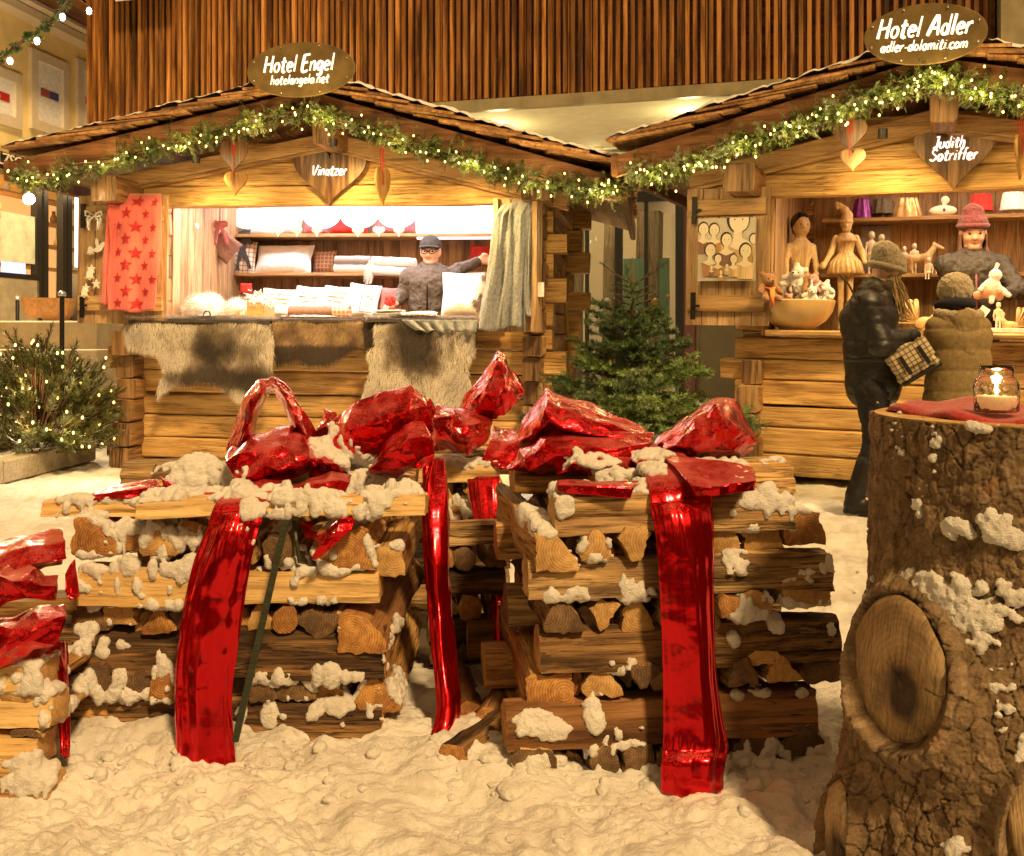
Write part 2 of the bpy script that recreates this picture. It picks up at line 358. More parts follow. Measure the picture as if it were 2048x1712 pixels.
def snowmat(name='snow', col=(.82,.80,.77), dirt=.32):
    m, t, b, o = nodes(name); tc_ = N(t, 'TexCoord'); v = tc_.outputs['Object']
    n1 = N(t, 'TexNoise', Scale=55.0, Detail=6.0, Roughness=.7); L(t, v, n1.inputs['Vector'])
    n2 = N(t, 'TexNoise', Scale=2.2, Detail=6.0, Roughness=.65); L(t, v, n2.inputs['Vector'])
    n3 = N(t, 'TexNoise', Scale=300.0, Detail=3.0, Roughness=.7); L(t, v, n3.inputs['Vector'])
    c = mixc(t, math_(t, 'MULTIPLY', ramp(t, n2.outputs['Fac'], [(.46, (0,0,0)), (.75, (1,1,1))]), dirt), col, (.36,.27,.18))
    mv = N(t, 'TexNoise', Scale=9.0, Detail=7.0, Roughness=.7); L(t, v, mv.inputs['Vector']); c = mixc(t, math_(t, 'MULTIPLY', ramp(t, mv.outputs['Fac'], [(.50, (0,0,0)), (.70, (1,1,1))]), dirt*.55), c, (.45,.37,.28)); sp_ = N(t, 'TexNoise', Scale=38.0, Detail=6.0, Roughness=.8); L(t, v, sp_.inputs['Vector']); c = mixc(t, math_(t, 'MULTIPLY', ramp(t, sp_.outputs['Fac'], [(.66, (0,0,0)), (.74, (1,1,1))]), dirt*1.3), c, (.16,.10,.05))
    L(t, c, b.inputs['Base Color']); b.inputs['Roughness'].default_value = .7; b.inputs['Specular IOR Level'].default_value = .3
    b.inputs['Subsurface Weight'].default_value = 0.0
    h = math_(t, 'ADD', n1.outputs['Fac'], math_(t, 'MULTIPLY', n3.outputs['Fac'], .35)); bump(t, b, h, .8, .016); MT[name] = m; return m
snowmat(); snowmat('ground_snow', (.84,.82,.79), .62)

def foil(name='foil', crease=.42):
    m, t, b, o = nodes(name); tc_ = N(t, 'TexCoord'); v = tc_.outputs['Object']
    g = N(t, 'NewGeometry'); sx = N(t, 'SeparateXYZ'); L(t, g.outputs['Normal'], sx.inputs[0])
    n1 = N(t, 'TexNoise', Scale=9.0, Detail=2.0, Roughness=.5, Distortion=1.0); L(t, v, n1.inputs['Vector'])
    n2 = N(t, 'TexNoise', Scale=330.0, Detail=4.0, Roughness=.8); L(t, v, n2.inputs['Vector'])
    n3 = N(t, 'TexNoise', Scale=13.0, Detail=4.0, Roughness=.6); L(t, v, n3.inputs['Vector'])
    up = math_(t, 'SUBTRACT', sx.outputs[2], .74)
    f = math_(t, 'ADD', math_(t, 'MULTIPLY', up, 1.3), math_(t, 'ADD', math_(t, 'MULTIPLY', math_(t, 'SUBTRACT', n2.outputs['Fac'], .5), 2.6), math_(t, 'MULTIPLY', math_(t, 'SUBTRACT', n3.outputs['Fac'], .5), 1.6)))
    fr = ramp(t, f, [(.10, (0,0,0)), (.55, (1,1,1))])
    L(t, mixc(t, math_(t, 'MULTIPLY', fr, .5), (.62,.005,.012), (.34,.15,.13)), b.inputs['Base Color'])
    L(t, math_(t, 'SUBTRACT', .93, math_(t, 'MULTIPLY', fr, .85)), b.inputs['Metallic'])
    L(t, math_(t, 'ADD', .19, math_(t, 'MULTIPLY', fr, .5)), b.inputs['Roughness'])
    b.inputs['Coat Weight'].default_value = .25; b.inputs['Coat Roughness'].default_value = .10
    h = math_(t, 'ADD', math_(t, 'MULTIPLY', n1.outputs['Fac'], 1.0), math_(t, 'MULTIPLY', math_(t, 'MULTIPLY', n2.outputs['Fac'], fr), .12)); wv = mixc(t, .035, v, n3.outputs['Color'], 'ADD')
    vo = N(t, 'TexVoronoi', Scale=11.0, distance='MANHATTAN'); L(t, wv, vo.inputs['Vector']); vo2 = N(t, 'TexVoronoi', Scale=27.0); L(t, wv, vo2.inputs['Vector'])
    h = math_(t, 'ADD', math_(t, 'MULTIPLY', h, .16), math_(t, 'ADD', math_(t, 'MULTIPLY', vo.outputs['Distance'], crease), math_(t, 'MULTIPLY', vo2.outputs['Distance'], crease*.28)))
    bump(t, b, h, .85, .03)
    MT[name] = m
foil(); foil('foil_smooth', .05)
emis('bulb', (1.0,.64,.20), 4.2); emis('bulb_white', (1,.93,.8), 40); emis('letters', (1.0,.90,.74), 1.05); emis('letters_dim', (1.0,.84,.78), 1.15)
emis('panel_light', (1.0,.95,.98), 3.6, True); emis('downlight', (1,.95,.75), 12, True); emis('flame', (1,.75,.35), 14)
plain('brass', (.20,.135,.048), .55, .25, 6, .25, .1); plain('iron', (.02,.018,.017), .5, .6); plain('steel', (.5,.5,.5), .35, .9)
plain('ribbon_red', (.45,.05,.02), .7); plain('felt_red', (.42,.018,.02), .95, 0, 120, .35, .5, sheen=.4)
plain('white_paint', (.78,.76,.74), .6); plain('linen', (.72,.68,.64), .9, 0, 60, .1, .3, sheen=.2); plain('cotton_white', (.85,.84,.86), .9, 0, 25, .08, .35)
plain('grey_cloth', (.30,.29,.28), .95, 0, 80, .2, .4, sheen=.3); plain('dark_cloth', (.05,.047,.05), .9, 0, 80, .3, .3)
plain('red_cloth', (.50,.035,.03), .9, 0, 60, .2, .3); plain('rose_cloth', (.42,.13,.13), .9, 0, 60, .2, .3); plain('brown_cloth', (.25,.13,.09), .9, 0, 70, .25, .4)
plain('skin', (.62,.36,.25), .5, 0, 12, .08, .05, sub=.0); plain('doll_skin', (.72,.62,.48), .35, 0, 12, .05, .02); plain('black_gloss', (.012,.008,.008), .2, 0, 8, .1, 0, coat=.6)
# ============================================================ GROUND
def hsh(ix, iy, k):
    n = (ix*374761393 + iy*668265263 + k*2246822519) & 0xffffffff
    n = ((n ^ (n >> 13))*1274126177) & 0xffffffff
    return ((n ^ (n >> 16)) & 0xffff)/65535.0
def vnoise(x, y, k=0):
    ix = np.floor(x).astype(np.int64); iy = np.floor(y).astype(np.int64); fx = x-ix; fy = y-iy
    fx = fx*fx*(3-2*fx); fy = fy*fy*(3-2*fy)
    a = hsh(ix, iy, k); b = hsh(ix+1, iy, k); c = hsh(ix, iy+1, k); d = hsh(ix+1, iy+1, k)
    return (a*(1-fx)+b*fx)*(1-fy)+(c*(1-fx)+d*fx)*fy
def fbm(x, y, o=4, k=0):
    s = 0; a = .5
    for i in range(o): s = s+a*vnoise(x*2**i, y*2**i, k+i); a *= .5
    return s
def worley(x, y, k=0):
    ix = np.floor(x).astype(np.int64); iy = np.floor(y).astype(np.int64); f1 = np.full(x.shape, 9.0); f2 = f1.copy()
    for dx in (-1, 0, 1):
        for dy in (-1, 0, 1):
            cx = ix+dx+hsh(ix+dx, iy+dy, k); cy = iy+dy+hsh(ix+dx, iy+dy, k+7)
            d = np.hypot(x-cx, y-cy); f2 = np.minimum(f2, np.maximum(f1, d)); f1 = np.minimum(f1, d)
    return f1, f2
def worley_id(x, y, k=0):
    ix = np.floor(x).astype(np.int64); iy = np.floor(y).astype(np.int64); f1 = np.full(x.shape, 9.0); idv = np.zeros(x.shape)
    for dx in (-1, 0, 1):
        for dy in (-1, 0, 1):
            cx = ix+dx+hsh(ix+dx, iy+dy, k); cy = iy+dy+hsh(ix+dx, iy+dy, k+7); d = np.hypot(x-cx, y-cy); m = d < f1; f1 = np.where(m, d, f1); idv = np.where(m, hsh(ix+dx, iy+dy, k+19), idv)
    return idv
def sstep(a, b, x):
    t = np.clip((x-a)/(b-a), 0, 1); return t*t*(3-2*t)
def ground_h(x, y):
    wx = x+.03*fbm(x*9, y*9, 2, 3); wy = y+.03*fbm(x*9+5, y*9, 2, 5)
    near = 1-sstep(2.9, 3.6, y)
    left = 1-sstep(.85, 1.25, x)
    mound = near*left*(sstep(1.4, 2.35, y-.10*x)*.012 + sstep(2.2, 2.5, y+.22*x)*.038*(1-sstep(.0, .4, x)))
    f1, _ = worley(wx*15, wy*15, 1); g1, _ = worley(wx*33, wy*33, 9); e1, _ = worley(wx*6.5, wy*6.5, 4)
    amt = near*left*(.35+.9*fbm(x*3, y*3, 2, 8))
    h1 = fbm(wx*7, wy*7, 5, 21); h2 = np.abs(fbm(wx*5+3, wy*6, 4, 31)-.47)
    lum = (np.clip(.66-e1, 0, 1)*.075 + (fbm(wx*3.2, wy*3.4, 3, 71)-.47)*.10 + np.clip(.6-f1, 0, 1)*.022*sstep(.42, .6, fbm(x*4, y*4, 2, 17)) + np.clip(.6-g1, 0, 1)*.006 + (h1-.47)*.070 - h2*.06 + (fbm(wx*26, wy*26, 4, 41)-.45)*.030 - np.abs(fbm(wx*16, wy*18, 4, 51)-.46)*.085)*amt
    flat = (fbm(x*2.2, y*2.2, 5, 2)-.5)*.035 + (fbm(x*14, y*9, 4, 6)-.5)*.012
    w1, w2 = worley(x*4.6+fbm(x*6, y*6, 2, 61), y*3.6, 12); tr = (np.clip(.5-w1, 0, 1)*-.035 + (fbm(x*18, y*14, 4, 63)-.47)*.030 - np.abs(fbm(x*9, y*7, 4, 65)-.47)*.06)*(1-near*left)
    return mound+lum+flat+tr
ys = np.concatenate([np.linspace(.15, .9, 5), np.geomspace(.95, 1.9, 60)[:-1], np.geomspace(1.9, 3.6, 470), np.geomspace(3.62, 10, 120), np.geomspace(10.2, 90, 30)])
ss = np.linspace(-1.25, 1.25, 880)
Y, SS = np.meshgrid(ys, ss, indexing='ij'); X = SS*(np.abs(Y)*.62+1.1)
X = np.where(Y > 20, SS*(Y*1.4-2), X)
Zg = ground_h(X, Y); Zg = np.where((Y > 12) | (Y < .5), 0, Zg)
me = bpy.data.meshes.new('ground_snow'); nr, nc = X.shape
me.vertices.add(nr*nc); me.vertices.foreach_set('co', np.stack([X, Y, Zg], -1).astype(np.float32).ravel())
i, j = np.meshgrid(np.arange(nr-1), np.arange(nc-1), indexing='ij'); q = (i*nc+j).ravel()
fc = np.stack([q, q+1, q+nc+1, q+nc], -1).astype(np.int32)
me.loops.add(fc.size); me.loops.foreach_set('vertex_index', fc.ravel()); me.polygons.add(len(fc))
me.polygons.foreach_set('loop_start', np.arange(0, fc.size, 4, dtype=np.int32)); me.polygons.foreach_set('use_smooth', np.ones(len(fc), bool))
me.materials.append(MT['ground_snow']); me.update(calc_edges=True); me.validate()
g = bpy.data.objects.new('ground', me); C.objects.link(g); tag(g, kind='structure', label='trampled and heaped snow covering the square')
def gh(x, y): return float(ground_h(np.array([float(x)]), np.array([float(y)]))[0])

# ============================================================ text helper (built-in typeface)
def text_mesh(s, size, shear=0.0, offset=0.0, ext=.004, sx=1.0):
    c = bpy.data.curves.new('t', 'FONT'); c.body = s; c.size = size; c.shear = shear; c.offset = offset; c.extrude = ext
    c.align_x = 'CENTER'; c.align_y = 'CENTER'; c.space_character = .95; c.space_line = .85
    o = bpy.data.objects.new('t', c); C.objects.link(o)
    dg = bpy.context.evaluated_depsgraph_get(); me = bpy.data.meshes.new_from_object(o.evaluated_get(dg))
    bpy.data.objects.remove(o); me.transform(Matrix.Rotation(R(90), 4, 'X')@Matrix.Diagonal((sx, 1, 1, 1))); return me
def text(s, name, size, mat, parent, loc, shear=0.0, offset=0.0, roll=0.0, sx=1.0, ext=.004):
    me = text_mesh(s, size, shear, offset, ext, sx); me.materials.clear(); me.materials.append(mat)
    o = bpy.data.objects.new(name, me); C.objects.link(o); o.parent = parent; o.location = loc; o.rotation_euler = (0, roll, 0); return o

# ============================================================ HOTEL WITH SLATTED UPPER STOREY
plain('plaster', (.62,.55,.38), .8, 0, 5, .08, .1); plain('yellow_plaster', (.80,.62,.27), .85, 0, 4, .08, .15)
plain('pale_trim', (.62,.52,.38), .7, 0, 8, .06, .1); plain('dark_frame', (.02,.017,.014), .4, .3); plain('bronze_band', (.34,.29,.17), .45, .4, 4, .2, .1)
def glassm():
    m, t, b, o = nodes('glass'); b.inputs['Base Color'].default_value = (.05,.06,.05,1); b.inputs['Roughness'].default_value = .04
    b.inputs['Alpha'].default_value = .28; b.inputs['Specular IOR Level'].default_value = .8; MT['glass'] = m
glassm()
A = P(180, 665, 15.1); B = P(1990, 665, 11.6); rz = math.atan2(B.y-A.y, B.x-A.x); LEN = math.hypot(B.x-A.x, B.y-A.y)
HF = Fr((A.x, A.y, 0), rz)
hotel = empty('hotel', fr=HF, label='hotel with an upper storey clad in dark vertical timber slats behind the two stalls', cat='building')
zb = HF.at(1250, 181, 0).z
mb = MB(); r = random.Random(5); n = int(LEN/.098)
for k in range(n):
    x = k*.098+r.uniform(-.004, .004); d = r.choice((.05,.06,.075)); mb.box(x, x+.052, -d, 0, zb+r.uniform(0, .012), 7.6)
    if k % 3 == 0: mb.box(x+.062, x+.085, -.022, .0, zb+.01, 7.6)
mb.build('slat_cladding', MT['slat'], hotel)
mb = MB().box(0, LEN, .005, 9, zb+.02, 7.6); mb.build('upper_wall', MT['fascia'], hotel)
MB().box(-.02, LEN+.02, -.10, .0, zb-.16, zb-.01).build('steel_band', MT['bronze_band'], hotel)
MB().box(0, LEN+4, .003, 4.4, zb-.13, zb-.05).build('soffit', MT['plaster'], hotel)
# recessed ground floor
xw = HF.at(1100, 400, 3.2).x
mb = MB(); z1 = HF.at(1200, 300, 3.2).z
mb.box(0, LEN+4, 3.2, 3.5, z1, zb-.14); mb.box(0, LEN+4, 3.05, 3.2, z1+.30, z1+.42); mb.box(0, xw, 3.2, 3.4, 0, z1-.003)
xe = HF.at(1372, 400, 3.2).x; mb.box(xe+.2, LEN+4, 3.2, 3.4, 0, z1-.003)
mb.build('ground_floor_wall', plain('dark_plaster', (.10,.075,.04), .8, 0, 5, .1, .1), hotel); MB().box(0, LEN+4, 3.04, 3.19, z1+.0, z1+.29).build('cornice_panel', MT['plaster'], hotel)
# shop front: frames, glass, lit room behind
fx = [HF.at(p, 500, 3.2).x for p in (1172, 1232, 1290, 1352)]
zt = HF.at(1280, 392, 3.2).z
mb = MB()
for k, x in enumerate(fx): wd = (.05,.11,.05,.12)[k]; mb.box(x, x+wd, 3.12, 3.22, 0, zt+.4)
mb.box(fx[0], fx[3]+.3, 3.10, 3.21, zt-.10, zt+.06); mb.box(fx[0], fx[3]+.3, 3.13, 3.2, 0, .12)
mb.build('shop_window_frame', MT['dark_frame'], hotel)
MB().box(fx[0]-.4, fx[3]+.25, 3.165, 3.175, .12, z1-.003).build('shop_window_glass', MT['glass'], hotel)
MB().box(fx[3]+.12, fx[3]+.3, 3.14, 3.3, 0, z1).build('maroon_post', plain('maroon', (.10,.03,.03), .5), hotel)
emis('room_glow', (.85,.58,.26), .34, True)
mb = MB().box(fx[0]-1, fx[3]+1.5, 5.0, 5.1, .0, 3.2); mb.build('room_back_wall', MT['room_glow'], hotel)  # this wall glows in place of the room's lamps
mb = MB(); r = random.Random(3)
for x, w_ in ((fx[0]-.35, .3), (fx[0]+.22, .12), (fx[1]+.28, .16), (fx[2]+.02, .42), (fx[2]+.75, .2)): mb.hewn((x, 3.9, 0), (x+.05, 3.9, 3.1), w_, .2, seed=4)
mb.build('timber_pillar', MT['board_z'], hotel)
mb = MB(); r = random.Random(17); cols_ = [plain('orn_pink', (.62,.30,.26), .4), plain('orn_cream', (.75,.62,.45), .4), plain('orn_gold', (.60,.38,.10), .3, .5)]
for k in range(46):
    px = r.uniform(1170, 1350); py = r.uniform(590, 760); yy = r.uniform(3.45, 3.8); p = HF.at(px, py, yy); o = MB().ell((0,0,0), r.uniform(.035, .085), 10).build('shop_ornament', r.choice(cols_), hotel, True); o.location = p
pg = HF.at(1300, 560, 3.86); MB().box(pg.x-.42, pg.x+.34, 3.70, 3.74, .5, pg.z+.35).build('green_lit_panel', plain('green_lit_panel', (.20,.34,.20), .6), hotel)  # green colour stands in for green light on the display
MB().box(fx[0]-.3, fx[3], 3.42, 3.85, .70, .74).build('display_shelf', MT['board_x'], hotel)
txt = text('llIu', 'fascia_lettering', .13, MT['pale_trim'], hotel, (HF.at(1205, 303, 3.03).x, 3.04, HF.at(1205, 303, 3.03).z), ext=.01)
mb = MB(); c0 = HF.at(1222, 335, 3.0)
for k in range(5):
    mb.box(c0.x-.28+k*.12, c0.x-.18+k*.12, 3.0, 3.04, c0.z-.02-.03*(k % 3), c0.z+.0-.03*(k % 3))
    mb.box(c0.x-.28+k*.11, c0.x-.265+k*.11, 3.0, 3.04, c0.z-.12, c0.z-.03)
mb.build('fascia_emblem', MT['pale_trim'], hotel)
for (px, py) in ((998, 250), (1380, 222), (1190, 303)):
    yy = 1.5 if py < 280 else 2.7; p = HF.at(px, py, yy); p.z = zb-.135
    o = MB().lathe([(0, -.055), (.05, -.05), (.10, -.025), (.12, .0), (.12, .003)], 20, (0,0,0)).build('ceiling_light', MT['downlight'], hotel); 
    # find where the pixel ray meets the soffit
    O = HF.I @ Vector((0,0,HC)); d = HF.I.to_3x3() @ Vector(((px-CX)/F, 1, -(py-HY)/F)); t_ = (zb-.135-O.z)/d.z; q = O+d*t_
    o.location = (q.x, q.y, zb-.135)
    ld = bpy.data.lights.new('downlight', 'SPOT'); ld.energy = 150; ld.color = (1,.86,.45); ld.spot_size = R(150); ld.spot_blend = .8; ld.shadow_soft_size = .12
    lo = bpy.data.objects.new('downlight', ld); C.objects.link(lo); lo.parent = hotel; lo.location = (q.x, q.y, zb-.2)
    ld = bpy.data.lights.new('downlight_spill', 'POINT'); ld.energy = 26; ld.color = (1,.86,.42); ld.shadow_soft_size = .1
    lo = bpy.data.objects.new('downlight_spill', ld); C.objects.link(lo); lo.parent = hotel; lo.location = (q.x, q.y, zb-.45)
# end pier beside the slats, far right
MB().box(LEN+.02, LEN+.35, -.25, 3, 0, 7.6).build('end_pier', MT['bronze_band'], hotel)
MB().box(LEN+.36, LEN+3, .2, 3, 0, 7.6).build('side_wall', MT['fascia'], hotel)
mb = MB(); p0 = HF.at(235, 4, -.25); p1 = HF.at(330, -12, -.25)
bn = MB().box(p0.x, p0.x+1.0, -.30, -.27, p0.z, p0.z+.6).build('banner', MT['white_paint'], hotel)

# ============================================================ YELLOW HOUSE (far left)
Y0 = P(-420, 665, 11.9); Y1 = P(200, 665, 18.4); rz = math.atan2(Y1.y-Y0.y, Y1.x-Y0.x)
YF = Fr((Y0.x, Y0.y, 0), rz); YL = math.hypot(Y1.x-Y0.x, Y1.y-Y0.y)+2
yel = empty('yellow_house', fr=YF, label='yellow plastered house with white window surrounds and a lit shop below, far left', cat='building')
zs = YF.at(90, 340, 0).z
MB().box(-1, YL, .0, 6, zs, 9).build('upper_wall', MT['yellow_plaster'], yel)
zc0 = YF.at(90, 62, 0).z
MB().box(-1, YL, -.28, .0, zc0, zc0+.13).box(-1, YL, -.45, -.29, zc0+.14, zc0+.2).build('cornice', MT['pale_trim'], yel)
MB().box(-1, YL, -.85, .0, zc0+.22, zc0+.36).build('balcony_slab', MT['fascia'], yel)
mb = MB()
for k in range(70):
    x = -1+k*.16; pts = [(x+.045*math.sin(a*1.25), -.80-.02*math.cos(a), zc0+.36+a*.16) for a in range(7)]
    mb.tube(cr(pts, 14), .012, 5)
mb.tube([(-1, -.8, zc0+1.35), (YL, -.8, zc0+1.35)], .025, 6); mb.tube([(-1, -.8, zc0+.42), (YL, -.8, zc0+.42)], .02, 6)
mb.build('balcony_railing', MT['iron'], yel)
wins = [(-8, 28, 160, 232, 'els', (.45,.02,.02)), (72, 124, 132, 250, '', (.35,.08,.06)), (163, 182, 145, 262, 'Mi', (.45,.02,.02))]
for (a, b_, yt, yb, s, cc) in wins:
    pa = YF.at(a, yt, -.02); pb = YF.at(b_, yb, -.02)
    x0, x1 = pa.x, pb.x; zt_, zb_ = YF.at((a+b_)/2, yt, 0).z, YF.at((a+b_)/2, yb, 0).z
    if a < 0: x0 = x1-.85
    if b_ > 180: x1 = x0+.85
    o = MB().box(x0-.16, x0, -.06, .02, zb_-.16, zt_+.16).box(x1, x1+.16, -.06, .02, zb_-.16, zt_+.16).box(x0, x1, -.058, .02, zb_-.16, zb_).box(x0, x1, -.058, .02, zt_, zt_+.16).build('window', MT['pale_trim'], yel)
    MB().box(x0, x1, -.02, .0, zb_, zt_).build('panel', MT['white_paint'], o)
    mz = YF.at((a+b_)/2, (yt+yb)/2, 0).z
    MB().box(x0+.12, x1-.12, -.032, -.022, mz-.06, mz+.07).build('plate', plain('plate_'+(s or 'mix'), cc, .5), o)
    if s: text(s, 'plate_lettering', .13, MT['white_paint'], o, ((x0+x1)/2, -.036, mz), offset=.004)
    else:
        MB().box((x0+x1)/2, x1-.12, -.038, -.030, mz-.055, mz+.065).build('plate_end', plain('plate_blue', (.05,.07,.25), .5), o)
# shop below
za = YF.at(30, 345, -.3).z; zbt = YF.at(30, 305, -.3).z
MB().box(-1, YL, -.35, .0, za, zs+.02).build('shop_canopy', MT['dark_frame'], yel)
q = YF.at(20, 322, -.37); text('.LZSC.', 'sign_lettering', .26, MT['pale_trim'], yel, (q.x, -.37, q.z), ext=.01)
MB().box(-1, YL, 2.2, 2.3, 0, zs).build('shop_back_wall', emis('shop_glow', (1,.58,.20), .55, True), yel)  # wall given a glow of its own so the shop reads as lit
mb = MB(); mg = MB(); r = random.Random(8)
for px in (-60, 70, 84, 122, 132, 178):
    x = YF.at(px, 480, 0).x; mb.box(x, x+.12, -.04, .08, 0, za)
zsill = YF.at(40, 548, 0).z
mb.box(-1, YF.at(74, 500, 0).x, -.05, .06, zsill-.08, zsill); mb.build('shop_frame', MT['dark_frame'], yel)
MB().box(-1, YF.at(74, 500, 0).x, -.04, .05, 0, zsill-.085).build('sill_wall', plain('sill_stone', (.30,.24,.15), .7, 0, 6), yel)
for k in range(5):
    z = zsill+.25+k*.42; MB().box(-1, YL, .9, 1.3, z-.03, z).build('shop_shelf', MT['board_x'], yel)
cols = [plain('ware_gold', (.65,.42,.12), .5), plain('ware_cream', (.8,.7,.5), .6), plain('ware_brown', (.25,.12,.05), .6)]
for k in range(70):
    x = r.uniform(0, YL-1); z = zsill+.25+r.randrange(5)*.42; h = r.uniform(.1, .3)
    m_ = MB().lathe([(0, 0), (.05, 0), (.07, h*.4), (.03, h*.8), (.035, h), (0, h)], 8).build('vase', r.choice(cols), yel, True); m_.location = (x, r.uniform(.95, 1.2), z)
tv = YF.at(32, 535, -.02); MB().box(tv.x-.25, tv.x+.3, .02, .06, tv.z-.14, tv.z+.16).build('display_screen', emis('screen', (.35,.42,.85), 1.5), yel)
pt = YF.at(38, 480, -.02); MB().box(pt.x-.4, pt.x+.55, .0, .02, pt.z-.36, pt.z+.42).build('poster', plain('poster_green', (.55,.58,.42), .8, 0, 3, .2), yel)
gd = bpy.data.lights.new('shop_lamp', 'AREA'); gd.energy = 120; gd.size = 2.5; gd.color = (1,.7,.35); go = bpy.data.objects.new('shop_lamp', gd); C.objects.link(go); go.parent = yel; go.location = (YL*.55, .6, za-.1)
# light strip, lamps in the street
o = MB().tube([(0,0,0), (0,0,.75)], .03, 10).build('light_tube', emis('tube_white', (.9,.92,1), 3), None); p = P(156, 530, 10); o.location = p; o.location.z -= .02
tag(o, 'upright white light tube in the gap left of the left stall shutter', 'lamp')
def street_bulb(px, py, Z, lab, e=30, s=.06):
    t = empty('hanging_lamp', P(px, py, Z), label=lab, cat='lamp')
    MB().ell((0,0,0), s, 14).build('bulb', MT['bulb_white'], t, True)
    MB().tube([(0,0,s*.9), (0,0,s*1.8)], s*.45, 8).tube([(0,0,s*1.8), (0,0,s*1.8+.35)], .006, 5).build('socket', MT['iron'], t, True)
    l = bpy.data.lights.new('lamp', 'POINT'); l.energy = e; l.color = (1,.78,.45); l.shadow_soft_size = s; lo = bpy.data.objects.new('lamp', l); C.objects.link(lo); lo.parent = t; lo.location = (0,-s*1.5,-s*1.2)
street_bulb(58, 398, 12.5, 'bright bare bulb hanging before the shop at the far left', 620, .07)
street_bulb(201, 386, 8.05, 'small bright spot lamp above the left shutter of the left stall', 12, .025)
# bollards, planter bed, pots
for (px, yt, yb, lab) in ((35, 592, 668, 'short metal bollard nearer the left edge of the photo'), (124, 582, 690, 'taller metal bollard behind the lit bush')):
    Z = HC*F/(yb+32-HY) if px > 100 else 19; Z = 11.5 if px > 100 else 14
    h = HC-(yt-HY)/F*Z; t = empty('bollard', (P(px, yb, Z).x, Z, 0), label=lab, cat='bollard', group='metal bollards in the street')
    MB().lathe([(0, 0), (.05, 0), (.05, .03), (.026, .05), (.026, h-.06), (0, h-.06)], 14).build('post', MT['iron'], t, True, sharp=30)
    MB().lathe([(.034, h-.06), (.045, h-.055), (.045, h-.02), (.02, h), (0, h)], 14).build('cap', MT['steel'], t, True)
K0 = P(-160, 988, 6.35); K1 = P(192, 906, 8.6); kd = Vector((K1.x-K0.x, K1.y-K0.y, 0)).normalized(); kn = Vector((-kd.y, kd.x, 0))
a = Vector((K0.x, K0.y, 0)); b_ = Vector((K1.x, K1.y, 0))
mb = MB(); nk = 5
for k in range(nk):
    p, q = a.lerp(b_, k/nk+.002), a.lerp(b_, (k+1)/nk-.002); mb.hewn(p+kn*.08+Vector((0,0,.085)), q+kn*.08+Vector((0,0,.085)), .16, .17, 3, .002, .012, seed=k)
o = mb.build('kerb', plain('kerb_stone', (.34,.29,.2), .85, 0, 40, .2, .5), None); tag(o, 'pale stone kerb edging the snowy bed with the lit bush', 'kerb', kind='structure')
n_ = 40; rows = []
for i in range(n_+1):
    row = []
    for j in range(n_+1):
        p = a.lerp(b_, i/n_)+kn*(.14+j/n_*2.2); z = .16+.05*mn.noise(p*2.2)+.03*mn.noise(p*7)+.02*mn.noise(p*22)
        if j in (0, n_) or i in (0, n_): z = -.02 if j == n_ or i in (0, n_) else .15
        row.append((p.x, p.y, z))
    rows.append(row)
o = MB().grid(rows).build('planting_bed', MT['snow'], None, True); tag(o, 'snow covered raised bed behind the kerb at left', 'bed', kind='structure')
plain('clay', (.42,.22,.09), .8, 0, 20, .2, .3)
def potted(px, py, Z, s, lab):
    p = P(px, py, Z); t = empty('plant_pot', p-Vector((0,0,s)), label=lab, cat='plant pot', group='clay pots before the lit shop')
    MB().lathe([(0, 0), (s*.6, 0), (s*.9, s*.5), (s, s*1.1), (s*1.12, s*1.3), (s*.95, s*1.3), (s*.9, s*1.15), (0, s*1.1)], 18).build('pot', MT['clay'], t, True, sharp=40)
potted(76, 605, 13, .20, 'clay pot on the left of the pair before the lit shop'); potted(112, 608, 12.6, .23, 'clay pot on the right of the pair before the lit shop')
mb = MB(); p = P(40, 640, 13.5)
o = MB().box(-1.0, .9, -.9, .5, 0, 1.24).box(-1.5, 1.1, -1.4, -.91, 0, .9).build('step_block', MT['sill_stone'], None, bevel=.02); o.location = (P(112, 640, 13).x, 13, 0); tag(o, 'low stone block beside the clay pots before the lit shop', 'step', kind='structure')
o = MB().box(-.42, .0, -.03, .03, .0, .30).build('barrier_panel', MT['white_paint'], None); o.location = (P(28, 640, 13).x, 13, .95-.6); tag(o, 'small white panel low at the left edge beyond the bush', 'panel')
o2 = MB().box(.0, .42, -.028, .028, .04, .16).build('red_band', MT['red_cloth'], o)

# ============================================================ NEEDLE FOLIAGE
def leafmat(name, dark, light, snow=0.0):
    m, t, b, o = nodes(name); g = N(t, 'NewGeometry'); c = ramp(t, g.outputs['Random Per Island'], [(.0, dark), (1.0, light)])
    if snow:
        tc_ = N(t, 'TexCoord'); nz = N(t, 'TexNoise', Scale=5.0, Detail=2.0); L(t, tc_.outputs['Object'], nz.inputs['Vector'])
        c = mixc(t, math_(t, 'MULTIPLY', ramp(t, nz.outputs['Fac'], [(.52, (0,0,0)), (.68, (1,1,1))]), snow), c, (.6,.6,.5))
    L(t, c, b.inputs['Base Color']); b.inputs['Roughness'].default_value = .5; b.inputs['Specular IOR Level'].default_value = .4; MT[name] = m
leafmat('needles', (.022,.055,.010), (.13,.175,.036), .2); leafmat('needles_dark', (.012,.04,.009), (.075,.14,.028), .08); leafmat('needles_bush', (.02,.035,.008), (.10,.11,.02), .15)
leafmat('needles_lit', (.06,.14,.03), (.30,.42,.12), .3)  # lighter, snowier green low on the fir; light put into the colour
plain('twig', (.12,.06,.025), .9)
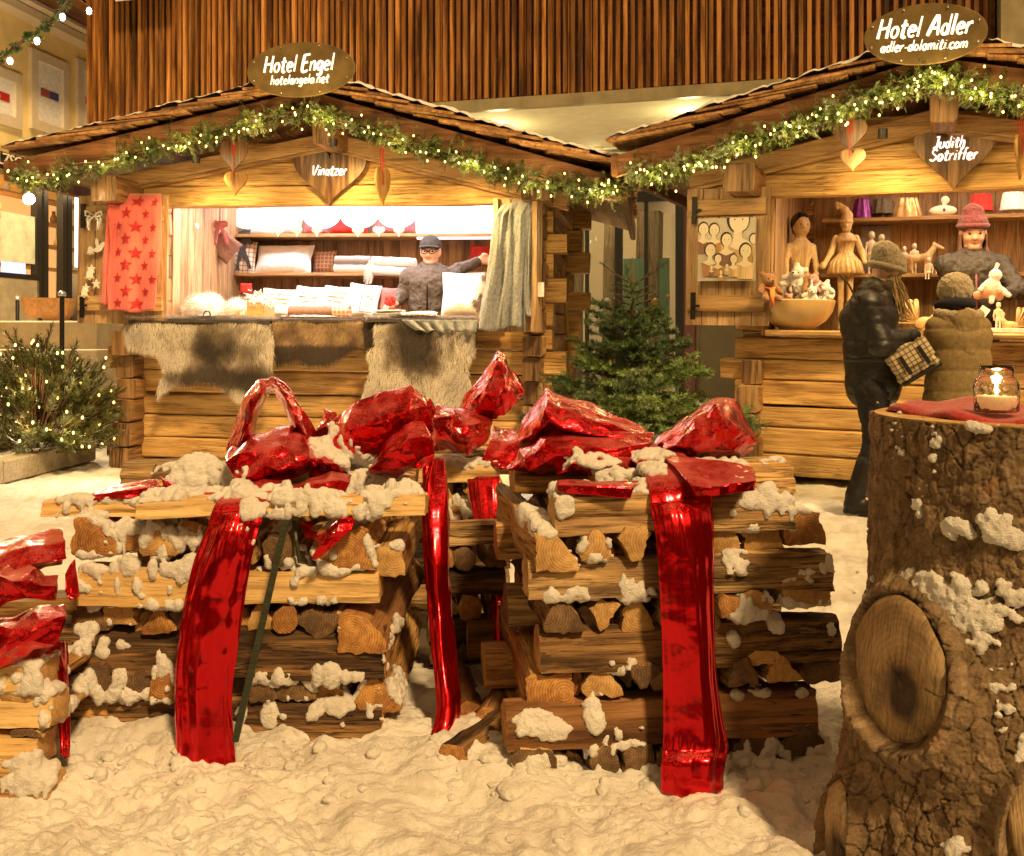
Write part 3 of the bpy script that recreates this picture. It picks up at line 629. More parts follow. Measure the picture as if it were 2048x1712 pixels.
def needles(mb, p0, p1, ln, n, r, wd=.0022, spread=.9, fwd=.55, mi=0, taper=True):
    p0 = Vector(p0); p1 = Vector(p1); d = (p1-p0).normalized(); a = d.cross(Vector((0,0,1)))
    if a.length < .1: a = d.cross(Vector((1,0,0)))
    a.normalize(); b = d.cross(a)
    for k in range(n):
        t = (k+r.random())/n; th = r.uniform(0, 6.283); o = a*math.cos(th)+b*math.sin(th)
        q = p0.lerp(p1, t); l = ln*r.uniform(.7, 1.15)*(1-.45*t if taper else 1)
        e = q+(o*spread+d*r.uniform(fwd*.6, fwd*1.3)).normalized()*l; s_ = d.cross(o).normalized()*wd
        i = len(mb.v); mb.v += [tuple(q-s_), tuple(q+s_), tuple(e+s_*.6), tuple(e-s_*.6)]; mb.f.append((i, i+1, i+2, i+3)); mb.m.append(mi)

def bulbs(parent, pts, r=.011, mat='bulb', name='fairy_light'):
    base = MB().ell((0,0,0), (r, r, r*1.35), 8).mesh(name, MT[mat])
    for p in base.polygons: p.use_smooth = True
    for p in pts:
        o = bpy.data.objects.new(name, base); C.objects.link(o); o.parent = parent; o.location = p
def glow(parent, pts, e, col=(1,.70,.28), s=.05):
    for p in pts:
        l = bpy.data.lights.new('fairy_glow', 'POINT'); l.energy = e; l.color = col; l.shadow_soft_size = s
        o = bpy.data.objects.new('fairy_glow', l); C.objects.link(o); o.parent = parent; o.location = p
def garland(path, lab, seed, nb=95, thick=.11, dens=230, grp='lit fir garlands on the stall roofs', e=1.2, hooks=True):
    r = random.Random(seed); pts = cr(path, 80); o0 = pts[0].copy()
    t = empty('fir_garland', o0, label=lab, cat='garland', group=grp); pts = [p-o0 for p in pts]
    mb = MB(); mt = MB(); mt.tube(pts, .012, 6)
    for k in range(dens):
        u = r.random()*78.99; i = int(u); p = pts[i].lerp(pts[i+1], u-i); d = (pts[i+1]-pts[i]).normalized()
        out = Vector((r.gauss(0, 1), r.gauss(0, 1), r.gauss(-.35, .8))); out = (out-d*out.dot(d)*.2).normalized()
        l = thick*r.uniform(.7, 1.35); e1 = p+out*l+d*r.uniform(-.06, .06)
        mt.tube([p, e1], .0025, 4, cap=False); needles(mb, p, e1, .032, 34, r, .0023)
        for _ in range(2):
            q = p.lerp(e1, r.uniform(.3, .8)); e2 = q+(out+Vector((r.gauss(0, .8), r.gauss(0, .8), r.gauss(0, .8)))).normalized()*l*.55; needles(mb, q, e2, .027, 16, r, .0021)
    mb.build('needles', MT['needles'], t); mt.build('stem', MT['twig'], t)
    bp = []
    for k in range(nb):
        u = (k+r.random())/nb*78.9; i = int(u); p = pts[i].lerp(pts[i+1], u-i)
        bp.append(p+Vector((r.gauss(0, .02), -abs(r.gauss(thick*.95, .025)), r.gauss(-.035, thick*.5))))
    bulbs(t, bp, .0070)
    m = 9; glow(t, [pts[int((k+.5)/m*79)]+Vector((0, -.18, -.10)) for k in range(m)], e)
    return t
# street garland at top left
gp = [P(-40, 155, 7.6), P(25, 98, 7.6), P(75, 62, 7.6), P(110, 35, 7.6), P(140, -10, 7.6), P(150, -60, 7.6)]
t = garland(gp, 'thin fir garland with four large bulbs crossing the top left corner', 21, 12, .045, 90, e=.0, grp=None)
for c in list(t.children):
    if c.name.startswith('fairy'): bpy.data.objects.remove(c)
bulbs(t, [P(px, py, 7.5)-gp[0] for px, py in ((20, 122), (74, 82), (125, 34), (178, 22))], .02, 'bulb_white', 'bulb')

# ============================================================ LIT BUSH
bc = P(70, 800, 8.0)
bush = empty('pine_bush', (bc.x, bc.y, .12), label='low pine bush wound with warm fairy lights at the left edge', cat='bush')
mb = MB(); mt = MB(); r = random.Random(31); bp = []
for k in range(620):
    th = r.uniform(0, 6.283); ph = math.acos(r.uniform(-.1, 1)); rad = r.uniform(.25, 1.0)**.5
    d = Vector((math.cos(th)*math.sin(ph), math.sin(th)*math.sin(ph)*.75, math.cos(ph)))
    q = Vector((d.x*.56, d.y*.5, d.z*.80+.14))*rad; q.x += .05; q.z *= 1+.18*mn.noise(Vector((d.x*2, d.y*2, 3)))
    e1 = q+(d+Vector((r.gauss(0, .3), r.gauss(0, .3), .5))).normalized()*r.uniform(.09, .17)
    needles(mb, q, e1, .075, 46, r, .0028, .8, .8); mt.tube([q*.75, q*.9, q, e1], [.006, .005, .004, .003], 4, cap=False)
    if k % 5 == 0 and q.y < .25: bp.append(e1+Vector((0, -.02, 0)))
mb.build('foliage', MT['needles_bush'], bush); mt.build('branches', MT['twig'], bush)
r.shuffle(bp); bulbs(bush, bp[:99], .010); glow(bush, [(x, -.35, z) for x in (-.35, .1, .45) for z in (.25, .6)], 3.0)
# loose fir twigs lying in the bed
mb = MB(); tw = MB(); r = random.Random(77); o_ = P(100, 890, 7.9); o_.z = .2
for k in range(34):
    a_ = r.uniform(0, 6.28); p0 = Vector((r.uniform(-.2, .2), r.uniform(-.15, .15), .02+.05*r.random())); p1 = p0+Vector((math.cos(a_)*.2, math.sin(a_)*.12, r.uniform(0, .08)))
    needles(mb, p0, p1, .03, 40, r); tw.tube([p0, p1], .003, 4)
t = empty('fir_sprigs', o_, label='cut fir sprigs lying on the snow below the lit bush', cat='sprigs'); mb.build('needles', MT['needles_dark'], t); tw.build('twigs', MT['twig'], t)

# ============================================================ FIR TREE BETWEEN THE STALLS
tb = P(1265, 900, 6.3); T = Vector((tb.x, 6.3, 0))
fir = empty('fir_tree', T, label='small bare-topped fir tree standing between the two stalls', cat='fir tree')
topz = HC-(515-HY)/F*6.3; mb = MB(); mf = MB(); mt = MB(); r = random.Random(41)
MB().tube([(0,0,-.02), (.01, 0, topz*.4), (0,0,topz*.8), (0,0,topz)], [.035, .026, .010, .004], 8).build('trunk', MT['twig'], fir, True)
def branch(z, ln, th, el, dense, mbn, side=1.0):
    d = Vector((math.cos(th), math.sin(th), 0)); e = Vector((0,0,z))+d*ln*math.cos(el)+Vector((0,0,ln*math.sin(el)))
    p0 = Vector((0,0,z)); mid = p0.lerp(e, .5)+Vector((0,0,-.02*ln)); pts = cr([p0, mid, e+Vector((0,0,.03*ln))], 6)
    mt.tube(pts, [.007, .006, .005, .004, .003, .002], 4, cap=False)
    for a_, b_ in zip(pts[:-1], pts[1:]): needles(mbn, a_, b_, .024, int(30*dense*ln/.3)+4, r, .0020, taper=False)
    if side > 0:
        for k in range(int(9*dense*ln/.4)+1):
            u = r.uniform(.2, .97); q = pts[0].lerp(pts[-1], u); s_ = r.choice((-1, 1)); sd_ = Vector((-d.y, d.x, 0))*s_
            e2 = q+(d*.8+sd_*r.uniform(.5, 1)+Vector((0,0,r.uniform(-.1, .3)))).normalized()*ln*(1-u*.6)*.45
            mt.tube([q, e2], .0022, 3, cap=False); needles(mbn, q, e2, .027, 40, r, .0025, taper=False)
            for _ in range(2):
                q2 = q.lerp(e2, r.uniform(.4, .9)); e3 = q2+((e2-q).normalized()+Vector((r.gauss(0,.5), r.gauss(0,.5), r.gauss(.1,.3)))).normalized()*ln*.13; needles(mbn, q2, e3, .022, 20, r, .0021, taper=False)
# bare upper part
for z, ln, ths, el in ((topz-.17, .25, (.15, 3.3, 1.6), .55), (topz-.19, .10, (2.6, 5.2), .3), (topz-.22, .14, (.2, 3.0, 4.4), .35), (topz-.26, .15, (3.3, 5.8, 1.2), .3), (topz-.30, .17, (.1, 2.9, 4.6), .3), (topz-.34, .18, (3.2, 5.9, 1.4, .5), .2)):
    for th in ths: branch(z, ln, th+r.uniform(-.15, .15), el, .7, mb, 0)
z = topz-.38; 
while z > .25:
    f = (topz-z)/topz; ln = .03+.84*f
    nb_ = 7+int(8*f)
    for k in range(nb_):
        th = 6.283*k/nb_+r.uniform(-.3, .3); l = ln*r.uniform(.75, 1.12)
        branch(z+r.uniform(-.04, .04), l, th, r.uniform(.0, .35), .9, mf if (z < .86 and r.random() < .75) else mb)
    z -= .088 if z > .75 else .078
needles(mb, (0,0,topz-.35), (0,0,topz), .018, 90, r, .0018)
mb.build('needles', MT['needles_dark'], fir); mf.build('lit_tips', MT['needles_lit'], fir); mt.build('branches', MT['twig'], fir)
# ============================================================ MARKET STALLS
# ============================================================ brush lettering: strokes on a unit em (x height .55, capitals .95)
def _o(cx, cy, rx, ry, a0=0, a1=360, n=12): return [(cx+rx*math.cos(R(a0+(a1-a0)*k/n)), cy+ry*math.sin(R(a0+(a1-a0)*k/n))) for k in range(n+1)]
GL = {'H': (.62, [[(.06,.95),(.03,0)], [(.52,.97),(.50,0)], [(.02,.46),(.56,.52)]]), 'E': (.50, [[(.08,.95),(.05,.0),(.44,.03)], [(.06,.93),(.46,.97)], [(.06,.48),(.38,.52)]]),
 'A': (.62, [[(.0,0),(.34,.97),(.54,0)], [(.10,.34),(.50,.36)]]), 'V': (.56, [[(.02,.95),(.22,0),(.54,.98)]]), 'J': (.44, [[(.14,.95),(.44,.95)], [(.34,.95),(.32,.18),(.20,0),(.04,.10)]]),
 'S': (.50, [[(.44,.82),(.30,.97),(.12,.90),(.08,.72),(.20,.56),(.38,.42),(.42,.22),(.28,.03),(.10,.03),(.0,.16)]]),
 'o': (.42, [_o(.20,.27,.17,.26,90,450)]), 'e': (.42, [[(.05,.28),(.36,.32),(.33,.47),(.20,.54),(.08,.45),(.03,.25),(.10,.06),(.24,.0),(.36,.08)]]),
 't': (.36, [[(.18,.85),(.15,.12),(.24,.0),(.32,.05)], [(.0,.56),(.36,.60)]]), 'l': (.20, [[(.10,.98),(.08,0)]]), 'i': (.20, [[(.10,.54),(.08,0)], [(.11,.74),(.12,.78)]]),
 'n': (.44, [[(.05,.54),(.04,0)], [(.05,.36),(.18,.52),(.32,.50),(.35,.0)]]), 'm': (.66, [[(.05,.54),(.04,0)], [(.05,.36),(.18,.53),(.29,.46),(.30,0)], [(.31,.36),(.44,.53),(.56,.46),(.58,0)]]),
 'g': (.42, [_o(.19,.29,.16,.24,60,420), [(.36,.54),(.35,-.12),(.24,-.28),(.06,-.22)]]), 'a': (.42, [_o(.18,.27,.16,.25,60,420), [(.35,.54),(.35,.06),(.42,.0)]]),
 'd': (.44, [_o(.18,.27,.16,.25,60,420), [(.37,.98),(.36,.0)]]), 'h': (.44, [[(.06,.98),(.04,0)], [(.05,.36),(.18,.52),(.32,.50),(.35,.0)]]), 'r': (.32, [[(.05,.54),(.04,0)], [(.05,.34),(.16,.50),(.30,.52)]]),
 'c': (.38, [[(.34,.46),(.20,.54),(.07,.44),(.03,.25),(.10,.05),(.24,.0),(.35,.08)]]), 'z': (.40, [[(.03,.52),(.36,.54),(.02,.02),(.38,.03)]]), 'u': (.44, [[(.05,.54),(.06,.12),(.18,.0),(.32,.08)], [(.36,.54),(.36,.0)]]),
 'f': (.30, [[(.32,.92),(.22,.97),(.15,.85),(.12,0)], [(.0,.52),(.30,.55)]]), '.': (.16, [[(.06,.02),(.08,.05)]]), '-': (.30, [[(.03,.28),(.26,.30)]]), ' ': (.26, [])}
def brush(s, name, xh, width, mat, parent, loc, wgt=.055, slant=.20, roll=0.0):
    """hand-brushed lettering of a given capital height and total width, laid on a board"""
    tot = sum(GL[c][0]+.07 for c in s)-.07; sx = width/(tot+slant*.5); mb = MB(); x = -tot/2
    for c in s:
        for st in GL[c][1]:
            pts = [((x+px+slant*(pz-.3))*sx, 0, (pz-.42)*xh) for px, pz in st]; pts = cr(pts, max(3, 4*len(pts))) if len(pts) > 2 else [Vector(p) for p in pts]
            w_ = wgt*xh; m_ = len(pts); mb.tube(pts, [w_*(1.0+.25*math.sin(3*k/m_+x*5))*(.8 if k in (0, m_-1) else 1) for k in range(m_)], 8, flat=.999)
        x += GL[c][0]+.07
    # flatten towards the board
    mb.v = [(a, b*.35, c) for a, b, c in mb.v]
    o = mb.build(name, mat, parent, True); o.location = loc; o.rotation_euler = (0, roll, 0); return o

LFr = Fr((P(250, 665, 8.46).x, 8.46, 0), R(-8), R(.55))
RFr = Fr((P(1480, 665, 7.45).x, 7.45, 0), R(-24), R(.9))
def heart(w, h, n=40):
    pts = []
    for k in range(n):
        a = 2*math.pi*k/n; x = 16*math.sin(a)**3; z = 13*math.cos(a)-5*math.cos(2*a)-2*math.cos(3*a)-math.cos(4*a)
        pts.append((x/32*w, (z+2.5)/29*h))
    return pts
def stall(fr, lab, x0, x1, ox0, ox1, zc, zl, A_, TL, TR, fy, seed, lamp, doorback=1.9, grp='log-built market stalls with gabled roofs'):
    r = random.Random(seed); root = empty('market_stall', fr=fr, label=lab, cat='market stall', group=grp)
    # ---- lower front wall, hewn beams
    mb = MB(); zs = [.05]; 
    while zs[-1] < zc-.08: zs.append(zs[-1]+r.uniform(.165, .215))
    k_ = (zc-.03-.05)/(zs[-1]-.05); zs = [.05+(z-.05)*k_ for z in zs]
    for i in range(len(zs)-1):
        h = zs[i+1]-zs[i]; ext = .16 if i % 2 == 0 else .05
        mb.hewn((x0-ext, .09+r.uniform(-.006, .006), zs[i]+h/2), (x1+ext, .09+r.uniform(-.006, .006), zs[i]+h/2), .17, h-.008, 26, .0055, .012, 0, seed=seed*50+i, mend=1)
    # upper log courses left and right of the opening
    zz = [zc]; 
    while zz[-1] < zl+.12: zz.append(zz[-1]+r.uniform(.16, .21))
    for i in range(len(zz)-1):
        h = zz[i+1]-zz[i]
        for (a, b) in ((x0-(.16 if i % 2 else .05), ox0-.02), (ox1+.02, x1+(.16 if i % 2 else .05))):
            mb.hewn((a, .10, zz[i]+h/2), (b, .10, zz[i]+h/2), .15, h-.008, 3, .005, .012, 0, seed=seed*70+i, mend=1)
    mb.build('front_wall', [MT['beam_x'], MT['beam_end']], root)
    # side walls with crossing ends
    for sx_, x in enumerate((x0+.08, x1-.08)):
        mb = MB(); z = -.02; i = 0
        while z < zl+.1:
            h = r.uniform(.165, .21); xx = x+r.uniform(-.012, .012); pr = r.uniform(.10, .24) if (z+h < zc-.02 or (x > 1 and seed == 3)) else -.03
            mb.hewn((xx, -pr, z+h/2), (xx, doorback+.25+r.uniform(0, .15), z+h/2), r.uniform(.15, .18), h-.012, 8, .006, .014, 0, seed=seed*90+i+sx_*40, mend=1); z += h; i += 1
        mb.build('side_wall', [MT['beam_y'], MT['beam_end']], root)
        mb = MB(); z = 0; i = 0
        while z < zl+.1:
            h = r.uniform(.17, .22); a_, b_ = (x0-r.uniform(.05, .2), x0+.3) if sx_ == 0 else (x1-.3, x1+r.uniform(.06, .24))
            mb.hewn((a_, doorback+.08, z+h/2), (b_, doorback+.08, z+h/2), .16, h-.01, 2, .006, .014, 0, seed=i+40*sx_, mend=1); z += h
        mb.build('rear_corner', [MT['beam_x'], MT['beam_end']], root)
    # ---- gable of hewn boards, clipped under the roof
    mb = MB(); z = zl+.004; i = 0
    def half(zq, t, side):
        tip, ap = (TL, A_) if side < 0 else (TR, A_)
        return ap.x+(tip.x-ap.x)*min(1, max(0, (ap.z-.22-zq)/(ap.z-tip.z)))
    first = True
    while z < A_.z-.22:
        h = r.uniform(.15, .20) if not first else .17
        a = max(x0-.25, half(z+h*.55, 0, -1)); b = min(x1+.25, half(z+h*.55, 0, 1))
        if b-a > .1: mb.hewn((a, .06+r.uniform(-.006, .006)-(.01 if first else 0), z+h/2), (b, .06+r.uniform(-.006, .006)-(.01 if first else 0), z+h/2), .14, h-.006, 22, .0055, .010, 0, seed=seed*30+i, mend=1)
        z += h; i += 1; first = False
    mb.build('gable', [MT['beam_x'], MT['beam_end']], root)
    # ---- roof: boards, fascia, shingles, snow
    for side, tip in ((-1, TL), (1, TR)):
        d = (tip-A_); ln = math.hypot(d.x, d.z); u = Vector((d.x/ln, 0, d.z/ln)); nrm = Vector((-u.z, 0, u.x)) if u.x > 0 else Vector((u.z, 0, -u.x))
        ang = math.atan2(u.z, u.x)
        # fascia with a wavy natural lower edge
        pts = []; m = 64; fh = .165
        for k in range(m+1):
            s_ = ln*k/m; p = A_+u*s_; pts.append((p.x, p.z-.03))
        low = []
        for k in range(m+1):
            s_ = ln*k/m; p = A_+u*s_
            wv = .018*math.sin(s_*9+seed)+.012*mn.noise(Vector((s_*5, seed, 0)))+.010*abs(math.sin(s_*14+1))
            low.append((p.x, p.z-.03-fh-.01*k/m+wv))
        mb = MB().prism(pts+low[::-1], fy, fy+.045); o = mb.build('fascia_board', MT['fascia'], root)
        o2 = MB().tube([(x, fy-.002, z) for x, z in low], .0055, 6).build('edge_bead', MT['board_x'], root)
        # rafter trim on the wall plane
        p0 = A_+Vector((0, 0, -.30)); p1 = tip+Vector((0, 0, -.22)); q0 = Vector((p0.x, -.055, p0.z)); q1 = Vector((p1.x, -.055, p1.z)); q1 = q0.lerp(q1, .82)
        MB().hewn(q0, q1, .10, .12, 10, .003, .010, seed=seed).hewn(q0+Vector((0, -.01, -.075)), q1+Vector((0, -.01, -.075)), .06, .028, 10, .002, .006, seed=seed).build('rafter', MT['board_x'], root)
        # roof deck
        mb = MB(); yb = doorback+.75
        v = [Vector((A_.x, fy+.04, A_.z-.035)), Vector((A_.x, yb, A_.z-.035)), Vector((tip.x, yb, tip.z-.035)), Vector((tip.x, fy+.04, tip.z-.035))]
        mb.add(v+[q-Vector((0,0,.05)) for q in v], [(0,1,2,3), (7,6,5,4), (0,3,7,4), (1,5,6,2), (3,2,6,7), (0,4,5,1)]); mb.build('roof_deck', MT['beam_y'], root)
        # eave board
        MB().hewn((tip.x+.02*side, fy, tip.z-.10), (tip.x+.02*side, yb, tip.z-.10), .05, .16, 10, .004, .012, seed=3).build('eave_board', MT['fascia'], root)
        mb = MB(); nco = int(ln/.17); 
        for c in range(nco+1):
            s0 = ln-.17*c+.05; y = fy-.03
            while y < yb:
                wd = r.uniform(.08, .15); th = r.uniform(.012, .022); L_ = .60+r.uniform(-.02, .05); sa = s0+r.uniform(-.025, .025)
                a = A_+u*sa+nrm*(.070+.014*r.random()); b = A_+u*max(0, sa-L_)+nrm*.004
                e = Vector((0, wd-.006, 0)); o_ = nrm*th; y_ = Vector((0, y, 0)); a0 = Vector((a.x, 0, a.z)); b0 = Vector((b.x, 0, b.z))
                jj = r.uniform(-.01, .01) if y > fy else r.uniform(-.03, .01)
                y_.y += jj
                mb.add([b0+y_, a0+y_, a0+y_+e, b0+y_+e, b0+y_+o_, a0+y_+o_, a0+y_+e+o_, b0+y_+e+o_], [(0,3,2,1), (4,5,6,7), (0,1,5,4), (1,2,6,5), (2,3,7,6), (3,0,4,7)])
                y += wd
        mb.build('shingles', MT['shingle'], root)
        # thin snow on the shingles
        rows = []; n1, n2 = 90, 46
        for i in range(n1+1):
            row = []
            for j in range(n2+1):
                s_ = (ln+.045)*i/n1; y = fy-.015+(yb-fy)*(j/n2)
                t_ = .122+.014*(1-((s_/.17) % 1))+.022*max(0, mn.noise(Vector((s_*5, y*4, seed)))+.3)+.012*mn.noise(Vector((s_*18, y*12, seed)))
                if i == n1 or j == 0: t_ -= .03
                p = A_+u*s_+nrm*t_; row.append((p.x, y+.012*mn.noise(Vector((s_*11, 2, seed))), p.z))
            rows.append(row)
        MB().grid(rows).build('roof_snow', MT['snow'], root, True)
    # ridge and wall-plate beams poking forward
    for (x, z, w_, h_, yf) in ((A_.x+.08, A_.z-.31, .17, .19, -.48), (x0+.05, zl+.10, .22, .20, -.46), (x1-.05, zl+.08, .22, .20, -.42)):
        MB().hewn((x, yf, z), (x, doorback+.5, z), w_, h_, 10, .006, .018, 0, seed=int(x*9)+seed, mend=1).build('purlin', [MT['beam_y'], MT['beam_end']], root)
    # ---- counter, inside walls, ceiling, floor
    MB().hewn((ox0-.02, .16, zc), (ox1+.02, .16, zc), .62, .045, 20, .003, .012, seed=seed).build('counter', MT['board_x'], root)
    mb = MB(); x = x0+.16
    while x < x1-.16:
        wd = r.uniform(.11, .17); wd = min(wd, x1-.16-x); mb.box(x+.003, x+wd-.003, doorback, doorback+.03, .2, zl+.35); x += wd
    mb.build('back_wall', MT['board_z'], root)
    for x in (ox0-.03, ox1+.01):
        mb = MB(); y = .18
        while y < doorback-.01:
            wd = min(.14, doorback-y); mb.box(x, x+.02, y+.002, y+wd-.002, zc-.2, zl+.3); y += wd
        mb.build('inner_side_wall', MT['board_z'], root)
    MB().box(x0+.17, x1-.17, .17, doorback-.01, zl+.33, zl+.36).build('ceiling', MT['board_x'], root)
    MB().box(x0+.17, x1-.17, .19, doorback-.01, .17, .20).build('floor', MT['board_x'], root)
    for x in (ox0-.035, ox1+.035):
        MB().hewn((x, .02, zc-.02), (x, .02, zl), .07, .09, 6, .002, .008, 0, up=(0,1,0), seed=3).build('opening_post', MT['beam_z'], root)
    return root
def zat(fr, px, py, y=0): return fr.at(px, py, y).z
# left
l = LFr; lx0 = 0.0; lx1 = l.at(1092, 660).x; lo0 = l.at(328, 500).x; lo1 = l.at(992, 500).x
lzc = l.at(640, 648, -.12).z; lzl = l.at(650, 413, 0).z
LA, LTL, LTR = l.at(612, 172, -.65), l.at(18, 316, -.65), l.at(1243, 348, -.65)
stL = stall(LFr, 'log market stall with sheepskins over its counter, left of the fir tree', lx0, lx1, lo0, lo1, lzc, lzl, LA, LTL, LTR, -.65, 3, 'cool')
l = RFr; rx1 = 3.45; ro0 = l.at(1545, 500).x; ro1 = 3.1
rzc = l.at(1700, 668, -.12).z; rzl = l.at(1780, 388, 0).z
RA, RTL = l.at(1860, 104, -.70), l.at(1234, 302, -.70)
RTR = Vector((2*RA.x-RTL.x, RTL.y, RTL.z+.02))
stR = stall(RFr, 'log market stall with carved wooden dolls inside, at the right edge behind the tree stump', 0, rx1, ro0, ro1, rzc, rzl, RA, RTL, RTR, -.70, 8, 'warm', doorback=1.5)

# ---- oval hotel signs on the ridges
def oval_sign(root, fr, cpx, cpy, wpx, hpx, y, lines, tilt):
    c = fr.at(cpx, cpy, y); a = fr.at(cpx-wpx/2, cpy, y); b = fr.at(cpx+wpx/2, cpy, y); hw = (b.x-a.x)/2; hh = (fr.at(cpx, cpy-hpx/2, y).z-fr.at(cpx, cpy+hpx/2, y).z)/2
    n = 64; poly = [(hw*math.cos(2*math.pi*k/n), hh*math.sin(2*math.pi*k/n)) for k in range(n)]
    e = MB().prism(poly, 0, .022).build('oval_sign', MT['brass'], root, bevel=.003); e.location = c; e.rotation_euler = (0, tilt, 0)
    for s_, size, dx, dz, wd in lines:
        brush(s_, 'lettering', size, wd, MT['letters'], e, (dx, -.004, dz), .072 if size > .1 else .078)
    for k in range(8):
        a_ = 2*math.pi*(k+.5)/8; o = MB().ell((hw*.93*math.cos(a_), -.006, hh*.9*math.sin(a_)), .006, 8).build('screw', MT['steel'], e, True)
    return e
oval_sign(stL, LFr, 601, 139, 216, 110, -.80, (('Hotel Engel', .125, -.01, .040, .545), ('hotelangelo.net', .070, -.005, -.075, .455)), R(-1))
oval_sign(stR, RFr, 1849, 68, 248, 122, -.86, (('Hotel Adler', .125, -.0, .040, .545), ('adler-dolomiti.com', .066, -.0, -.070, .50)), R(2.0))
# ---- name hearts on the gables
def name_heart(root, fr, cpx, cpy, wpx, hpx, y, lines, lab):
    c = fr.at(cpx, cpy, y); w_ = fr.at(cpx+wpx/2, cpy, y).x-fr.at(cpx-wpx/2, cpy, y).x; h_ = fr.at(cpx, cpy-hpx/2, y).z-fr.at(cpx, cpy+hpx/2, y).z
    t = empty('wooden_heart', fr.W(*c), fr.rz, fr.ry, lab, 'heart sign', 'big name hearts on the gables')
    r = random.Random(4); base = heart(w_, h_, 90)
    # planks glued side by side
    mb = MB(); nb = 7
    for k in range(nb):
        a = -w_/2+w_*k/nb; b = a+w_/nb; poly = []
        top = []; bot = []
        for q in range(9):
            x = a+(b-a)*q/8; x = max(-w_*.499, min(w_*.499, x)); zz_ = []
            for i in range(len(base)):
                (xa, za_), (xb, zb_) = base[i], base[(i+1) % len(base)]
                if (xa-x)*(xb-x) <= 0 and xa != xb: zz_.append(za_+(zb_-za_)*(x-xa)/(xb-xa))
            top.append((x, max(zz_))); bot.append((x, min(zz_)))
        mb.prism([p for p in bot]+top[::-1], 0, .035)
    mb.build('heart_board', MT['walnut'], t)
    for s_, size, dx, dz, wd in lines: brush(s_, 'lettering', size, wd, MT['letters_dim'], t, (dx, -.003, dz), .085)
    return t
name_heart(stL, LFr, 659, 350, 144, 122, -.09, (('Vinatzer', .085, 0, .035, .30),), 'large dark wooden heart lettered Vinatzer on the left stall gable')
name_heart(stR, RFr, 1908, 310, 164, 148, -.09, (('Judith', .080, -.03, .085, .205), ('Sotriffer', .080, .0, .0, .30)), 'large dark wooden heart lettered Judith Sotriffer on the right stall gable')
def hanging_heart(fr, cpx, cpy, wpx, hpx, y, lab, mat, ztop, turn=0, lower=None, grp='small wooden hearts hanging under the garlands'):
    c = fr.at(cpx, cpy, y); s_ = fr.at(cpx+.5, cpy, y).x-fr.at(cpx-.5, cpy, y).x
    t = empty('hanging_heart', fr.W(*c), fr.rz, 0, lab, 'heart', grp); M_ = Matrix.Rotation(turn, 4, 'Z')
    MB().prism(heart(wpx*s_, hpx*s_), -.010, .010, 0, M_).build('heart_board', MT[mat], t, bevel=.003)
    zt_ = fr.at(cpx, ztop, y).z-c.z; hz = hpx*s_*.30
    mb = MB()
    for dx in (-.012, .002, .014): mb.box(dx-.004, dx+.004, -.016, -.0125, hz*.2, zt_)
    mb.build('ribbon', MT['ribbon_red'], t)
    if lower:
        wl, hl, dz, m2 = lower
        MB().prism([(x+.02, z-dz*s_) for x, z in heart(wl*s_, hl*s_)], -.022, -.004, 0, M_).build('lower_heart', MT[m2], t, bevel=.003)
        MB().box(-.003, .003, -.026, -.023, -dz*s_+hl*s_*.2, 0).build('lower_ribbon', MT['ribbon_red'], t)
hanging_heart(LFr, 468, 313, 57, 64, -.45, 'pair of small brown hearts on red ribbons left of the Vinatzer heart', 'walnut', 228, 0, (46, 46, 52, 'beam_z'))
hanging_heart(LFr, 765, 375, 44, 78, -.40, 'single pale heart turned nearly edge-on, right of the Vinatzer heart', 'beam_z', 285, 1.15)
hanging_heart(RFr, 1700, 272, 70, 68, -.50, 'pair of striped brown hearts on red ribbons left of the Judith Sotriffer heart', 'walnut', 205, 0, (50, 48, 52, 'board_z'))
hanging_heart(RFr, 2040, 315, 60, 100, -.45, 'heart turned edge-on at the right edge of the photo', 'beam_z', 210, 1.25)

# ---- garlands under the fascias
gy = -.70
garland([LFr.W(*LFr.at(px, py, gy)) for px, py in ((30, 352), (120, 352), (220, 322), (330, 292), (430, 262), (520, 236), (612, 222), (700, 244), (800, 278), (900, 306), (1000, 340), (1100, 362), (1190, 378), (1236, 372))], 'lit fir garland along the roof edge of the left stall', 5, 100, .115, 800, e=8)
gy = -.75
garland([RFr.W(*RFr.at(px, py, gy)) for px, py in ((1262, 342), (1330, 340), (1400, 318), (1480, 285), (1560, 258), (1640, 232), (1720, 202), (1800, 172), (1860, 150), (1930, 168), (2010, 190), (2080, 205))], 'lit fir garland along the roof edge of the right stall', 6, 95, .11, 700, e=5.5)

# ---- shutters
def shutter(root, fr, x0, x1, z0, z1, y, nb, seed, thick=.03, hinge_left=True):
    r = random.Random(seed); t = empty('shutter'); t.parent = root; mb = MB(); x = x0
    for k in range(nb):
        wd = (x1-x0)/nb; mb.box(x+.002, x+wd-.002, y-thick/2, y+thick/2, z0, z1); x += wd
    mb.build('board_panel', MT['board_z'], t, bevel=.002)
    hh = (z1-z0)
    for zz_ in (z0+hh*.10, z0+hh*.80):
        MB().box(x0+.02, x1-.03, y-thick/2-.028, y-thick/2-.001, zz_, zz_+.12).build('ledge', MT['board_x'], t, bevel=.004)
        MB().box(x0+.05, x0+.085, y-thick/2-.045, y-thick/2-.03, zz_-.06, zz_+.14).box(x0+.06, x0+.12, y-thick/2-.055, y-thick/2-.046, zz_+.03, zz_+.05).build('hinge', MT['iron'], t)
    return t
a = LFr.at(158, 392, -.22); b = LFr.at(335, 648, -.22); shutter(stL, LFr, a.x, b.x, b.z, a.z, -.22, 5, 2)
a = RFr.at(1375, 380, -.16); b = RFr.at(1538, 652, -.16); shutter(stR, RFr, a.x, b.x, b.z, a.z, -.16, 5, 4)
